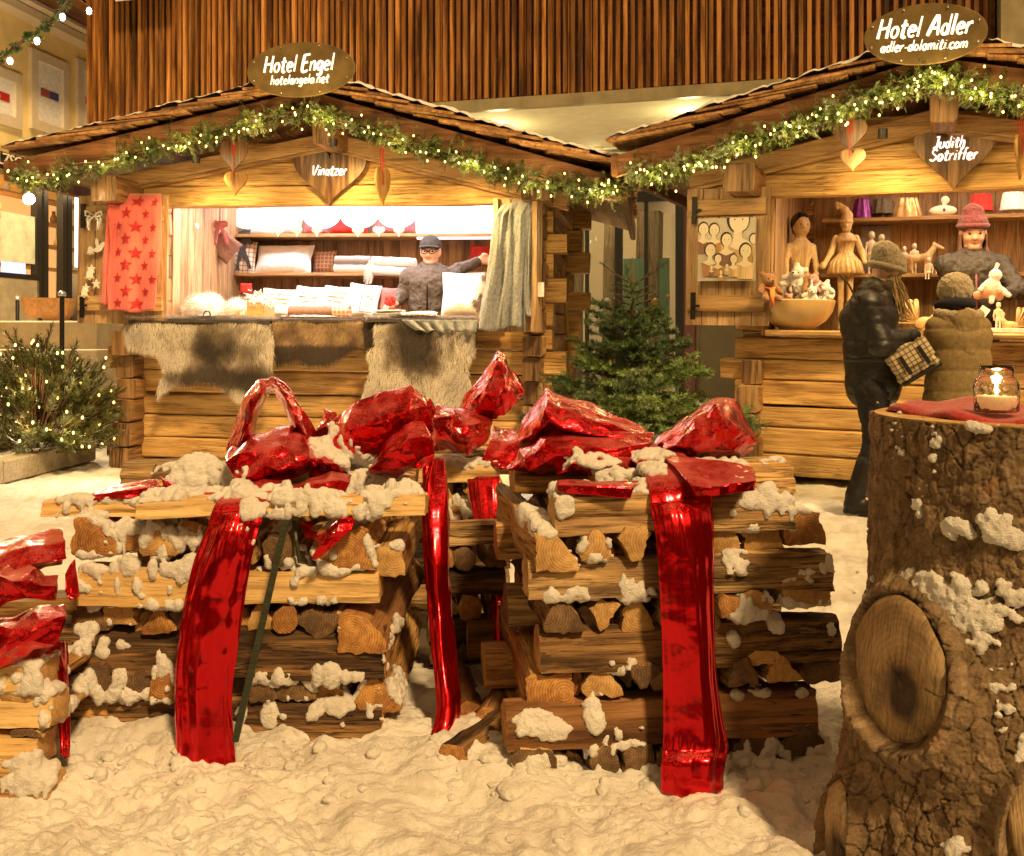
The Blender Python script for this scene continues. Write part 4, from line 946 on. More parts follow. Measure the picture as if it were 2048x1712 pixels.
# left stall, right shutter stands out at an angle
ang = R(-62); hp = LFr.at(1004, 500, -.02); za_ = LFr.at(1060, 396, -.3).z; zb_ = LFr.at(1060, 664, -.3).z
t = empty('shutter'); t.parent = stL; t.location = (hp.x, -.06, 0); t.rotation_euler = (0, 0, R(-14))
mb = MB()
for k in range(3): mb.box(.03+k*.115, .14+k*.115, -.16, -.13, zb_, za_)
mb.build('board_panel', MT['board_z'], t, bevel=.002)
MB().box(.34, .385, -.22, -.10, zb_, za_+.01).box(.02, .06, -.22, -.10, zb_, za_).build('frame', MT['board_z'], t, bevel=.003)
MB().box(.38, .43, -.19, -.17, zb_+.27, zb_+.38).build('tag', MT['white_paint'], t)

# ---- shelves
def shelf(root, fr, pxa, pxb, py, y, dep=.34, mat='board_x'):
    a = fr.at(pxa, py, y-dep); b = fr.at(pxb, py, y-dep)
    MB().box(a.x, b.x, y-dep, y-.002, a.z-.03, a.z).build('shelf', MT[mat], root, bevel=.003); return a.z
sL1 = shelf(stL, LFr, 470, 985, 468, 1.9, .45); sL2 = shelf(stL, LFr, 470, 985, 545, 1.9, .5)
sR1 = shelf(stR, RFr, 1645, 2120, 438, 1.5, .34); sR2 = shelf(stR, RFr, 1630, 2120, 548, 1.5, .45)
MB().hewn((RFr.at(1795, 600, .95).x, .95, rzc), (RFr.at(1795, 600, .95).x, .95, sR2-.03), .03, .03, 2, .001, .004, up=(0,1,0)).build('shelf_bracket', MT['board_z'], stR)
# ---- lamps of the stalls
a = LFr.at(326, 405, 1.6); b = LFr.at(990, 405, 1.6); zt_ = a.z+.08; zb_ = LFr.at(600, 432, 1.55).z
pan = MB().box(a.x, b.x, 1.55, 1.60, zb_, zt_).build('light_panel', MT['panel_light'], stL)
# scalloped white valance just behind the lintel, its glow put in for lamplight
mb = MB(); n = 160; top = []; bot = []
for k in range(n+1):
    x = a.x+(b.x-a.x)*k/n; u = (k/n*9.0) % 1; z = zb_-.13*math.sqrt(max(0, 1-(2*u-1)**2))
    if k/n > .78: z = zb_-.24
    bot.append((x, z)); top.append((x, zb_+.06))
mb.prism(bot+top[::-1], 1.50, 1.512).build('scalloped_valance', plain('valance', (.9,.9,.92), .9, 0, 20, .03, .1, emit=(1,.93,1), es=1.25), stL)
def area(name, root, loc, rot, sx, sy, e, col):
    l = bpy.data.lights.new(name, 'AREA'); l.shape = 'RECTANGLE'; l.size = sx; l.size_y = sy; l.energy = e; l.color = col
    o = bpy.data.objects.new(name, l); C.objects.link(o); o.parent = root; o.location = loc; o.rotation_euler = rot; return o
area('stall_lamp', stL, ((lo0+lo1)/2, .35, lzl+.28), (R(-22), 0, 0), 2.4, .12, 95, (1,.86,.80))
area('stall_lamp', stL, ((lo0+lo1)/2, 1.3, lzl+.28), (R(0), 0, 0), 2.4, .12, 40, (1,.86,.84))
area('stall_lamp', stR, (1.9, .30, rzl+.28), (R(-18), 0, 0), 2.2, .12, 42, (1,.72,.40))
area('stall_lamp', stR, (1.9, 1.0, rzl+.28), (R(0), 0, 0), 2.0, .12, 14, (1,.75,.50))
# small spots added under the eaves to brighten the gables and the counters
for root, xs, zt_ in ((stL, (.9, 2.0, 3.0), lzl), (stR, (1.0, 2.2), rzl)):
    for x in xs:
        MB().lathe([(0, 0), (.03, 0), (.03, .06), (0, .06)], 10).build('added_eave_spot', MT['iron'], root, True, sharp=40).location = (x, -.60, zt_+.42-abs(x-1.75)*.18)
        l = bpy.data.lights.new('added_eave_light', 'SPOT'); l.energy = 85; l.color = (1,.66,.22); l.spot_size = R(130); l.spot_blend = .9; l.shadow_soft_size = .05
        o = bpy.data.objects.new('added_eave_light', l); C.objects.link(o); o.parent = root; o.location = (x, -.60, zt_+.40-abs(x-1.75)*.18); o.rotation_euler = (R(32), 0, 0)
# ============================================================ GOODS OF THE LEFT STALL
def place(o, fr, p, rz=0, rx=0, ry=0):
    """stand an object at a local point of a stall"""
    M_ = fr.M @ Matrix.Translation(p) @ Euler((rx, ry, rz)).to_matrix().to_4x4(); o.location = M_.to_translation(); o.rotation_euler = M_.to_euler(); return o
def sz(fr, px, y): return fr.at(px+.5, 600, y).x-fr.at(px-.5, 600, y).x
def cushion_mesh(name, w_, h_, t_, mats, seed=0, n=22, motif=None):
    rows = {}; mb = MB(); r = random.Random(seed); s1, s2 = r.uniform(0, 9), r.uniform(0, 9)
    for side in (1, -1):
        g = []
        for i in range(n+1):
            row = []
            for j in range(n+1):
                u, v = j/n*2-1, i/n*2-1; pinch = 1-.10*(1-abs(u))*abs(v)**2-.0
                x = u*w_/2*(1-.09*(1-v*v)*0-.07*(1-abs(v))*abs(u)**3+.0); z = v*h_/2*(1-.07*(1-abs(u))*abs(v)**3)
                bul = ((1-u**4)*(1-v**4))**.6; y = -side*t_/2*bul*(1+.18*mn.noise(Vector((u*2+s1, v*2+s2, side))))+.006*mn.noise(Vector((u*6+s1, v*6, 3)))*bul
                row.append((x, y, z+h_/2))
            g.append(row)
        mb.grid(g)
    o = mb.build(name, mats, None, True); return o
def cushion(fr, px0, px1, py0, py1, y, mat, lab, lean=.25, turn=0, roll=0, thick=.13, seed=0, motif=None, grp='cushions in the left stall'):
    a = fr.at(px0, py1, y); b = fr.at(px1, py0, y); w_, h_ = b.x-a.x, b.z-a.z
    o = cushion_mesh('cushion', w_, h_, thick, MT[mat], seed); place(o, fr, ((a.x+b.x)/2, y+.05, a.z), turn, -lean, roll); tag(o, lab, 'cushion', grp)
    if motif: motif(o, w_, h_, thick)
    return o
def band(o, w_, h_, t_, mat='grey_cloth', zf=.5, hf=.06, wf=.7):
    mb = MB(); n = 16; rows = []
    for v in (zf-hf/2, zf+hf/2):
        row = []
        for j in range(n+1):
            u = (j/n*2-1)*wf; vv = v*2-1; bul = ((1-u**4)*(1-vv**4))**.6; row.append((u*w_/2, -t_/2*bul*1.1-.006, v*h_))
        rows.append(row)
    mb.grid(rows).build('stripe', MT[mat], o, True, solid=.002)
plain('check', (.40,.18,.12), .9, 0, 60, .2, .3)
def plaid(name, base, line, sc=40):
    m, t, b, o = nodes(name); tc_ = N(t, 'TexCoord'); sx = N(t, 'SeparateXYZ'); L(t, tc_.outputs['Object'], sx.inputs[0]); c = base
    for i in (0, 2):
        s_ = math_(t, 'SINE', math_(t, 'MULTIPLY', sx.outputs[i], sc*6.28)); k = ramp(t, s_, [(.55, (0,0,0)), (.75, (.7,.7,.7))]); c = mixc(t, k, c, line)
    L(t, c, b.inputs['Base Color']); b.inputs['Roughness'].default_value = .9; MT[name] = m
plaid('plaid_cream', (.66,.58,.46), (.22,.12,.06), 22); plaid('plaid_red', (.40,.20,.14), (.75,.6,.5), 26); plaid('plaid_bag', (.50,.40,.24), (.04,.03,.025), 34)
Lf = LFr; cz = lzc+.025
# top shelf, middle shelf, counter
cushion(Lf, 330, 356, 452, 540, 1.15, 'linen', 'long pale cushion hanging at the left end inside the left stall', .05, .3, .1, .10, 1)
cushion(Lf, 354, 384, 442, 500, 1.45, 'linen', 'upright cream cushion on the left side wall of the left stall', .08, .2, 0, .09, 2)
cushion(Lf, 378, 412, 448, 510, 1.6, 'grey_cloth', 'grey green cushion right of the upright cream one', .08, .15, 0, .09, 3)
cushion(Lf, 404, 438, 440, 490, 1.5, 'linen', 'small cream cushion behind the brown tasselled one', .1, -.1, -.2, .08, 4)
o = cushion(Lf, 404, 454, 460, 512, 1.05, 'brown_cloth', 'brown velvet cushion hanging cornerwise with a tassel', .0, .1, R(40), .10, 5)
MB().tube([(0,-.02,0), (0,-.02,-.05)], .004, 6).lathe([(0, 0), (.012, -.005), (.016, -.09), (0, -.09)], 10, (0, -.02, -.05)).build('tassel', MT['rose_cloth'], o, True)
o = cushion(Lf, 456, 504, 480, 552, 1.45, 'plaid_cream', 'checked cream cushion with a dark walking figure, on the middle shelf', .12, .15, .06, .09, 6)
fig = [(.0,.30),(.05,.30),(.06,.26),(.03,.23),(.10,.17),(.07,.15),(.03,.18),(.03,.08),(.07,0),(.11,-.10),(.08,-.11),(.035,-.02),(.0,.02),(-.03,-.06),(-.01,-.13),(-.06,-.13),(-.05,-.05),(-.045,.05),(-.03,.13),(-.10,.10),(-.11,.13),(-.03,.19),(-.02,.24),(-.06,.22),(-.07,.27),(-.03,.29)]
MB().prism([(x*.95, z*.95+.17) for x, z in fig], -.062, -.056).build('figure_print', MT['dark_cloth'], o)
cushion(Lf, 502, 620, 484, 546, 1.48, 'cotton_white', 'large white cushion lying on the middle shelf', .35, -.05, 0, .14, 7)
cushion(Lf, 590, 612, 500, 545, 1.6, 'linen', 'cream cushion behind the right end of the large white one', .1, .3, 0, .1, 8)
cushion(Lf, 495, 545, 440, 470, 1.55, 'linen', 'cream cushion at the left end of the top shelf', .3, 0, 0, .10, 9)
cushion(Lf, 545, 600, 436, 468, 1.6, 'linen', 'plain cream cushion second on the top shelf', .2, 0, 0, .10, 10)
cushion(Lf, 602, 655, 440, 468, 1.6, 'rose_cloth', 'rose cushion on the top shelf below the third scallop', .3, 0, 0, .10, 11)
cushion(Lf, 655, 735, 436, 468, 1.62, 'red_cloth', 'wide red cushion in the middle of the top shelf', .35, 0, 0, .12, 12)
cushion(Lf, 738, 835, 440, 468, 1.64, 'rose_cloth', 'striped rose cushion right of the red one on the top shelf', .35, 0, 0, .10, 13)
cushion(Lf, 936, 980, 488, 524, 1.6, 'red_cloth', 'bright red cushion at the right end of the middle shelf', .2, 0, 0, .12, 14)
for k, (a, b, t_, mat, lab) in enumerate(((514, 588, 574, 'linen', 'leftmost of the printed cushions leaning along the counter'), (580, 642, 569, 'cotton_white', 'second printed cushion along the counter, snow white with dots'), (636, 692, 568, 'linen', 'third printed cushion along the counter, with a grey border'), (686, 750, 564, 'cotton_white', 'printed cushion with a framed square motif, left of the seller'))):
    o = cushion(Lf, a, b, t_, 634, .95, mat, lab, .28, .05, R(3+k), .10, 20+k)
    if k != 3:
        for q in range(3): band(o, b*0+(b-a)*sz(Lf, 600, .95), (634-t_)*sz(Lf, 600, .95), .10, 'grey_cloth', .72-.14*q, .025, .72-.1*q)
    else:
        w_ = (b-a)*sz(Lf, 600, .95); h_ = (634-t_)*sz(Lf, 600, .95)
        MB().box(-.01, w_*.36, -.068, -.064, h_*.1, h_*.115).box(-.01, -.004, -.068, -.064, h_*.12, h_*.62).box(-.01, w_*.36, -.068, -.064, h_*.625, h_*.64).build('frame_print', MT['dark_cloth'], o)
        mb = MB(); r = random.Random(2)
        for q in range(26): x, z = r.uniform(.01, w_*.34), r.uniform(h_*.16, h_*.58); mb.box(x-.006, x+.006, -.069, -.065, z-.005, z+.005)
        mb.build('ornament_print', MT['grey_cloth'], o)
cushion(Lf, 880, 968, 540, 632, .55, 'cotton_white', 'big glaring white cushion on the counter right of the seller', .25, .1, 0, .16, 31)
cushion(Lf, 330, 362, 545, 600, .75, 'plaid_cream', 'patterned grey cushion at the left end of the counter', .15, .2, 0, .10, 32)
cushion(Lf, 838, 900, 436, 468, 1.62, 'brown_cloth', 'brown cushion on the top shelf above the seller', .3, 0, 0, .10, 61)
cushion(Lf, 905, 975, 438, 468, 1.62, 'linen', 'cream cushion at the right end of the top shelf', .3, 0, 0, .10, 62)
cushion(Lf, 622, 668, 498, 546, 1.62, 'plaid_red', 'red checked cushion left of the blanket rolls', .2, 0, 0, .09, 63)
cushion(Lf, 755, 800, 572, 632, 1.0, 'rose_cloth', 'rose cushion half hidden left of the seller', .25, 0, 0, .10, 64)
cushion(Lf, 338, 392, 516, 560, 1.5, 'plaid_cream', 'checked grey cushion low on the left side wall of the left stall', .1, .3, 0, .09, 65)
cushion(Lf, 395, 440, 588, 632, 1.3, 'rose_cloth', 'rose cushion behind the white fleeces', .2, 0, 0, .10, 66)
# towers of rolls
def roll(fr, px0, px1, py, y, rpx, mat, lab, fr_end='grey_cloth', grp='rolled blankets in the left stall', fringe=False, slope=0):
    a = fr.at(px0, py, y); b = fr.at(px1, py+slope, y); rr = rpx*sz(fr, 600, y); ln = b.x-a.x; mb = MB()
    o0 = (a+b)/2
    pts = [Vector((-ln/2+ln*k/14, 0, 0)) for k in range(15)]; d = (b.z-a.z)
    for p in pts: p.z = d*(p.x/ln)+.004*mn.noise(Vector((p.x*20, px0, 0)))
    mb.tube(pts, [rr*(1+.08*mn.noise(Vector((p.x*14, px0, 5)))) for p in pts], 18)
    o = mb.build('blanket_roll', MT[mat], None, True, sharp=50); place(o, fr, o0); tag(o, lab, 'rolled blanket', grp)
    # wound end
    sp = []
    for k in range(50): t = k/50; a_ = t*18; q = rr*(.12+.85*t); sp.append((-ln/2-.003, q*math.cos(a_), -d/2+q*math.sin(a_)))
    MB().tube(sp, .003, 5).build('wound_edge', MT[fr_end], o, True)
    if fringe:
        mb = MB(); r = random.Random(px0)
        for k in range(90):
            x = -ln/2+r.uniform(-.02, .03); a_ = r.uniform(2.6, 5.2); mb.tube([(x, rr*math.cos(a_), rr*math.sin(a_)), (x-r.uniform(.01, .05), rr*math.cos(a_)*1.1-.01, rr*math.sin(a_)-r.uniform(.02, .09))], .0022, 4)
        mb.build('fringe', MT['linen'], o)
    return o
roll(Lf, 672, 742, 521, 1.5, 9, 'grey_cloth', 'upper grey roll with pale pattern on the middle shelf'); roll(Lf, 670, 744, 537, 1.5, 9, 'linen', 'lower cream roll with grey spots on the middle shelf')
for px_, py_ in ((700, 521), (724, 521), (690, 537), (716, 537)): 
    pass
roll(Lf, 745, 832, 522, 1.35, 9, 'linen', 'upper cream fringed roll left of the seller', fringe=True, slope=4); roll(Lf, 742, 822, 540, 1.25, 9, 'linen', 'lower cream roll with long fringe left of the seller', fringe=True, slope=6)
roll(Lf, 580, 672, 624, .55, 12, 'brown_cloth', 'brown roll lying on the counter before the printed cushions'); roll(Lf, 668, 700, 622, .5, 12, 'plaid_red', 'checked end roll touching the brown one on the counter')
o = MB(); 
# quilted runner on the counter
a = Lf.at(560, 640, .10); b = Lf.at(760, 640, .10)
rows = []
for i in range(14):
    row = []
    for j in range(60):
        u, v = j/59, i/13; row.append((a.x+(b.x-a.x)*u, .0+.30*v, cz+.022+.014*abs(math.sin(u*30))*abs(math.sin(v*8))+.012*math.sin(u*5)-(.02 if i == 0 else 0)))
    rows.append(row)
o = MB().grid(rows).build('quilted_mat', MT['linen'], None, True, solid=.008, fr=Lf); tag(o, 'cream quilted mat lying folded on the counter middle', 'mat')
# box of pale shavings, sheepskin heaps
t_ = Lf.at(505, 640, .35); box_ = empty('shavings_box'); place(box_, Lf, t_); tag(box_, 'open box heaped with pale curly wood shavings on the counter', 'box')
MB().box(-.0, .012, -.12, .12, 0, .16).box(.14, .152, -.12, .12, 0, .13).box(.0125, .1395, -.12, -.108, 0, .15).box(.0125, .1395, .108, .12, 0, .15).build('box_sides', MT['board_x'], box_)
mb = MB(); r = random.Random(9)
for k in range(260):
    c = Vector((r.gauss(.07, .055), r.gauss(0, .07), .12+abs(r.gauss(0, .05)))); a_ = r.uniform(0, 6); pts = [c+Vector((math.cos(a_+q*.9)*.014*q*.5, math.sin(a_+q*.9)*.014*q*.5, .006*q*r.uniform(-1, 1))) for q in range(6)]; mb.tube(pts, .003, 4, flat=.4)
tag(mb.build('shavings', MT['linen'], box_, True), kind='stuff')
# fur generator
def furmat(name, cols, ns, tip=1.25, thr=(.40,.5,.62)):
    m, t, b, o = nodes(name); tc_ = N(t, 'TexCoord'); n1 = N(t, 'TexNoise', Scale=ns, Detail=3.0); L(t, tc_.outputs['Object'], n1.inputs['Vector']); g = N(t, 'NewGeometry')
    at = N(t, 'Attribute', attribute_name='tone'); f = math_(t, 'ADD', math_(t, 'MULTIPLY', n1.outputs['Fac'], .45), at.outputs['Fac'])
    c = ramp(t, f, list(zip(thr, cols))); hs = N(t, 'HueSaturation'); L(t, c, hs.inputs['Color']); L(t, math_(t, 'ADD', math_(t, 'MULTIPLY', g.outputs['Random Per Island'], .6), .7), hs.inputs['Value'])
    L(t, hs.outputs[0], b.inputs['Base Color']); b.inputs['Roughness'].default_value = .8; b.inputs['Sheen Weight'].default_value = .3; MT[name] = m
furmat('fur_grey', ((.04,.026,.017), (.17,.125,.085), (.52,.46,.40)), 5); furmat('fur_brown', ((.035,.018,.010), (.11,.06,.03), (.34,.22,.12)), 6); furmat('fur_white', ((.75,.74,.76), (.85,.84,.85), (.9,.9,.92)), 6)
def hide(name, fr, outline, y, n, seed, mat, tone, ln=.05, lab=None, cat='sheepskin', grp=None, back=.34, zt=None, wd=.0010):
    """a hairy hide draped over the counter edge; outline in photo pixels on the plane y; tone(u, v) -> 0..1"""
    r = random.Random(seed); pts = [fr.at(px, py, y) for px, py in outline]; xs = [p.x for p in pts]; zs = [p.z for p in pts]; x0, x1, z0, z1 = min(xs), max(xs), min(zs), max(zs)
    def inside(x, z):
        c = False; k = len(pts)-1
        for i in range(len(pts)):
            if (pts[i].z > z) != (pts[k].z > z) and x < (pts[k].x-pts[i].x)*(z-pts[i].z)/(pts[k].z-pts[i].z)+pts[i].x: c = not c
            k = i
        return c
    org = Vector(((x0+x1)/2, y, z1)); root = empty('sheepskin'); place(root, fr, org); tag(root, lab, cat, grp)
    # leather backing
    nx, nzz = 60, 40; mb = MB(); idx = {}; cs = []
    def P3(x, z): return Vector((x-org.x, -.012*math.sin((x*9+z*7)+seed)+.016*mn.noise(Vector((x*6, z*6, seed))), z-org.z))
    for i in range(nzz):
        for j in range(nx):
            xa, xb = x0+(x1-x0)*j/nx, x0+(x1-x0)*(j+1)/nx; za_, zb_ = z0+(z1-z0)*i/nzz, z0+(z1-z0)*(i+1)/nzz
            if inside((xa+xb)/2, (za_+zb_)/2): mb.add([P3(xa, za_), P3(xb, za_), P3(xb, zb_), P3(xa, zb_)], [(0,1,2,3)])
    # part on the counter top
    rows = []
    for i in range(10):
        rows.append([Vector((x0+(x1-x0)*(.03+.94*j/30)-org.x, back*i/9+.0-.01, .012-.03*(1 if i == 0 else 0)+.008*mn.noise(Vector((j*.4, i*.5, seed)))+(zt or 0))) for j in range(31)])
    mb.grid(rows); mb.build('hide_backing', MT[mat], root, True, solid=.004)
    V, Fc, T = [], [], []; k = 0
    while k < n:
        if r.random() < .26: 
            x = r.uniform(x0+.02, x1-.02); q = r.random()**1.6; p = Vector((x-org.x, back*q*.9, .015+(zt or 0))); d = Vector((r.gauss(0, .3), -r.uniform(.2, .9), r.uniform(.2, .9))); v = 0.0; l_ = ln*.8
        else:
            x, z = r.uniform(x0, x1), r.uniform(z0, z1)
            if not inside(x, z): continue
            p = P3(x, z); sw = mn.noise(Vector((x*4, z*4, seed+3)))*1.2; d = Vector((sw+r.gauss(0, .25), -r.uniform(.25, .7), -1)); v = (z1-z)/(z1-z0); l_ = ln
        k += 1; u = (x-x0)/(x1-x0); d.normalize(); l_ *= r.uniform(.6, 1.2); s_ = Vector((1, 0, .2*r.gauss(0, 1))).normalized()*wd; m_ = p+d*l_*.5+Vector((0,-.004,0)); e = p+d*l_+Vector((0, .006, -.012))
        i = len(V); V += [p-s_, p+s_, m_+s_*.8, m_-s_*.8, e]; Fc += [(i, i+1, i+2, i+3), (i+3, i+2, i+4)]; T += [tone(u, v)]*5
    me = bpy.data.meshes.new('hair'); me.from_pydata([tuple(v) for v in V], [], Fc); me.materials.append(MT[mat]); at = me.attributes.new('tone', 'FLOAT', 'POINT'); at.data.foreach_set('value', T)
    for p in me.polygons: p.use_smooth = True
    o = bpy.data.objects.new('hair', me); C.objects.link(o); o.parent = root
    b_ = root.children[0].data; at = b_.attributes.new('tone', 'FLOAT', 'POINT'); at.data.foreach_set('value', [.25]*len(b_.vertices)); return root
g_ = 'hides hanging over the counter of the left stall'
hide('sheepskin', Lf, [(248,646),(330,644),(430,646),(540,642),(548,680),(545,735),(548,772),(520,800),(490,808),(460,790),(430,765),(390,762),(370,770),(352,765),(325,782),(312,795),(318,765),(330,745),(318,705),(285,700),(255,692),(247,670)], -.24, 26000, 3, 'fur_grey', lambda u, v: .42*(1-abs(u-.5)*0)-.26*math.exp(-((u-.62)/.22)**2-((v-.30)/.40)**2)+.16*math.exp(-(u/.22)**2)-.22*math.exp(-((v-.66)/.13)**2)*min(1, max(0, (u-.2)*4))+.12*mn.noise(Vector((u*5, v*3, 1))), .062, 'silver grey reindeer hide over the left end of the counter', grp=g_)
hide('sheepskin', Lf, [(546,642),(650,640),(752,642),(758,690),(740,700),(720,690),(700,700),(680,716),(655,728),(620,730),(595,715),(575,722),(552,730),(545,690)], -.20, 16000, 5, 'fur_brown', lambda u, v: .22+(.12 if v < .5 else -.1)-(.2 if u > .86 else 0), .045, 'short dark brown hide in the middle of the counter', grp=g_)
hide('sheepskin', Lf, [(748,645),(850,640),(950,650),(952,700),(935,730),(945,780),(920,830),(880,820),(840,835),(800,815),(770,800),(735,830),(722,800),(740,740),(735,700),(752,690)], -.26, 25000, 7, 'fur_grey', lambda u, v: .50-.40*math.exp(-(abs(u-.45)/.24)**3-(abs(v-.22)/.36)**3)-.16*math.exp(-((u-.80)/.04)**2)*(1-v)+.12*mn.noise(Vector((u*5, v*4, 7))), .055, 'cream hide with a dark centre patch, right end of the counter', grp=g_)
sd = SD(.02); r = random.Random(6)
def furball(fr, c, rx, ry, rz_, n, seed, mat, lab, ln=.05):
    r = random.Random(seed); root = empty('fur_heap'); place(root, fr, c); tag(root, lab, 'sheepskin'); sd = SD(.03)
    cl = [(Vector((r.gauss(0, .45)*rx, r.gauss(0, .4)*ry, abs(r.gauss(0, .5))*rz_)), r.uniform(.3, .5)*min(rx, rz_)) for _ in range(9)]
    for p, e in cl: sd.ell(p, e)
    core = sd.build('pelt', MT[mat], .012, root); V, Fc = [], []; me = core.data; vs_ = [(v.co.copy(), v.normal.copy()) for v in me.vertices]
    for _ in range(n):
        p, nn = r.choice(vs_); d = (nn+Vector((r.gauss(0, .4), r.gauss(0, .4), r.gauss(-.3, .3)))).normalized(); l_ = ln*r.uniform(.5, 1.2); s_ = d.cross(Vector((r.random(), 1, .3))).normalized()*.0018; i = len(V); V += [p-s_, p+s_, p+d*l_]; Fc.append((i, i+1, i+2))
    m2 = bpy.data.meshes.new('hair'); m2.from_pydata([tuple(v) for v in V], [], Fc); m2.materials.append(MT[mat]); o = bpy.data.objects.new('hair', m2); C.objects.link(o); o.parent = root
    for m_ in (me, m2): at = m_.attributes.new('tone', 'FLOAT', 'POINT'); at.data.foreach_set('value', [.3]*len(m_.vertices))
furball(Lf, Lf.at(412, 628, .35), .20, .12, .26, 5000, 1, 'fur_white', 'glaring white long-haired sheepskin heaped on the counter', .05)
furball(Lf, Lf.at(474, 630, .35), .12, .10, .13, 2500, 2, 'fur_white', 'smaller white fleece right of the large heap')
furball(Lf, Lf.at(300, 638, .05), .16, .10, .07, 3000, 4, 'fur_grey', 'brown and cream fur lying at the left end of the counter')
# handbag / tray with a handle
t = empty('felt_slippers'); place(t, Lf, Lf.at(400, 645, .10)); tag(t, 'grey felt bag with a dark looped handle lying on the counter', 'bag')
SD(.02).ell((-.06, 0, .02), (.09, .07, .025)).ell((.05, .02, .035), (.12, .08, .035)).ell((.13, 0, .03), (.05, .06, .03)).build('felt_body', MT['grey_cloth'], .009, t)
MB().tube(cr([(.05, -.06, .02), (.09, -.10, .09), (.13, -.09, .08), (.12, -.08, .0)], 14), .006, 8).build('handle', MT['dark_cloth'], t, True)
t.name = 'felt_bag'
# folded cloths right end of the counter
def drape(fr, path, y0, wd, mat, name, lab, cat, folds=5, amp=.012, n=50, thick=.006, seed=0, grp=None):
    """cloth: list of (px, py) down its middle with half width in px; hangs in soft vertical folds"""
    rows = []
    for i in range(n+1):
        t = i/n*(len(path)-1); k = min(int(t), len(path)-2); f = t-k; a = path[k]; b = path[k+1]; cx = a[0]+(b[0]-a[0])*f; cy = a[1]+(b[1]-a[1])*f; hw = a[2]+(b[2]-a[2])*f; row = []
        for j in range(41):
            u = j/40*2-1; yy = y0-amp*math.cos(u*folds*math.pi+seed+.6*math.sin(i/n*3))*(.35+.65*i/n)-.030*mn.noise(Vector((u*2.2, i*.05, seed)))-.010*mn.noise(Vector((u*6, i*.12, seed+5)))
            if a[1] == path[0][1] and k == 0 and len(a) > 3: yy += a[3]*(1-f)**2
            row.append(tuple(fr.at(cx+u*hw+2.5*mn.noise(Vector((i*.08, u*2, seed))), cy+3*math.sin(u*folds*2+seed)*(1 if i == n else 0), yy)))
        rows.append(row)
    o = MB().grid(rows).build(name, MT[mat], None, True, solid=thick)
    c = Vector(rows[0][20]); o.data.transform(Matrix.Translation(-c)); place(o, fr, c); return tag(o, lab, cat, grp)
plain('star_blanket', (.72,.135,.115), .95, 0, 90, .10, .3, sheen=.4); plain('star_dark', (.42,.025,.03), .95, 0, 90, .1, .2); plain('grey_fleece', (.25,.26,.27), .95, 0, 45, .25, .6, sheen=.4); plain('star_pale', (.58,.53,.42), .9)
bk = drape(Lf, [(268, 388, 54, .10), (270, 420, 54), (272, 500, 52), (264, 560, 50), (262, 622, 46)], -.33, 0, 'star_blanket', 'star_blanket', 'coral fleece blanket with red stars hung over the left shutter', 'blanket', 1.8, .030, seed=1)
drape(Lf, [(232, 392, 16, .08), (228, 450, 16), (224, 540, 18), (222, 608, 22)], -.30, 0, 'star_blanket', 'star_blanket', 'narrower coral blanket behind the starred one', 'blanket', 2, .015, seed=4)
def star(cx, cz_, s_, y): return [(cx+s_*(1 if k % 2 == 0 else .42)*math.sin(k*math.pi/5), cz_+s_*(1 if k % 2 == 0 else .42)*math.cos(k*math.pi/5)) for k in range(10)]
bi = (Lf.M.inverted() @ bk.matrix_basis).to_translation(); dg = bpy.context.evaluated_depsgraph_get(); dg.update()
from mathutils.bvhtree import BVHTree
bvh = BVHTree.FromObject(bk, dg); r = random.Random(1)
def decal(o_, bvh_, polys, mat, name, fr, origin, lift=.005):
    for k, (px, py, s_) in enumerate(polys):
        c = fr.at(px, py, -.33)-origin; pts = star(c.x, c.z, s_, 0); vs_ = []; ok = True; ring = []
        for q in range(10):
            a, b = Vector((pts[q][0], 0, pts[q][1])), Vector((pts[(q+1) % 10][0], 0, pts[(q+1) % 10][1]))
            ring += [a, a.lerp(b, .5)]
        for v in ring+[Vector((c.x, 0, c.z))]:
            h = bvh_.ray_cast(Vector((v.x, -1, v.z)), Vector((0, 1, 0)))
            if h[0] is None: ok = False; break
            vs_.append(h[0]+Vector((0, -lift, 0)))
        if ok: MB().add(vs_, [(q, (q+1) % 20, 20) for q in range(20)]).build(name, MT[mat], o_, solid=.001)
stars = []
for i, py in enumerate((402, 428, 454, 480, 506, 532, 558, 584, 608)):
    for j in range(3):
        px = 236+(j*36)+(18 if i % 2 else 0); 
        if px < 322: stars.append((px, py+((j*7) % 5)-2, .055 if (i+j) % 2 else .042))
decal(bk, bvh, stars, 'star_dark', 'star', Lf, bi)
ggr = 'grey blankets hung over the right shutter of the left stall'
drape(Lf, [(1040, 400, 30, .18), (1015, 430, 26), (1002, 520, 24), (990, 600, 26), (984, 660, 26)], -.34, 0, 'grey_fleece', 'grey_blanket', 'grey blanket with pale stars, leftmost over the right shutter', 'blanket', 1.3, .03, seed=2, grp=ggr)
drape(Lf, [(1052, 398, 26, .12), (1040, 430, 22), (1036, 520, 22), (1030, 600, 22), (1026, 654, 24)], -.37, 0, 'grey_fleece', 'grey_blanket', 'crinkled grey blanket with a lace hem, in the middle over the right shutter', 'blanket', 1.7, .028, seed=5, grp=ggr)
drape(Lf, [(1064, 398, 16, .06), (1062, 430, 16), (1062, 520, 16), (1060, 600, 15), (1062, 632, 14)], -.34, 0, 'grey_fleece', 'grey_blanket', 'narrow fringed grey blanket, rightmost over the right shutter', 'blanket', 1.0, .02, seed=7, grp=ggr)
drape(Lf, [(880, 640, 75), (885, 648, 72), (892, 662, 60)], -.30, 0, 'grey_fleece', 'table_cloth', 'grey green runner with a rippled hem over the counter front', 'runner', 6, .02, 12, seed=3)
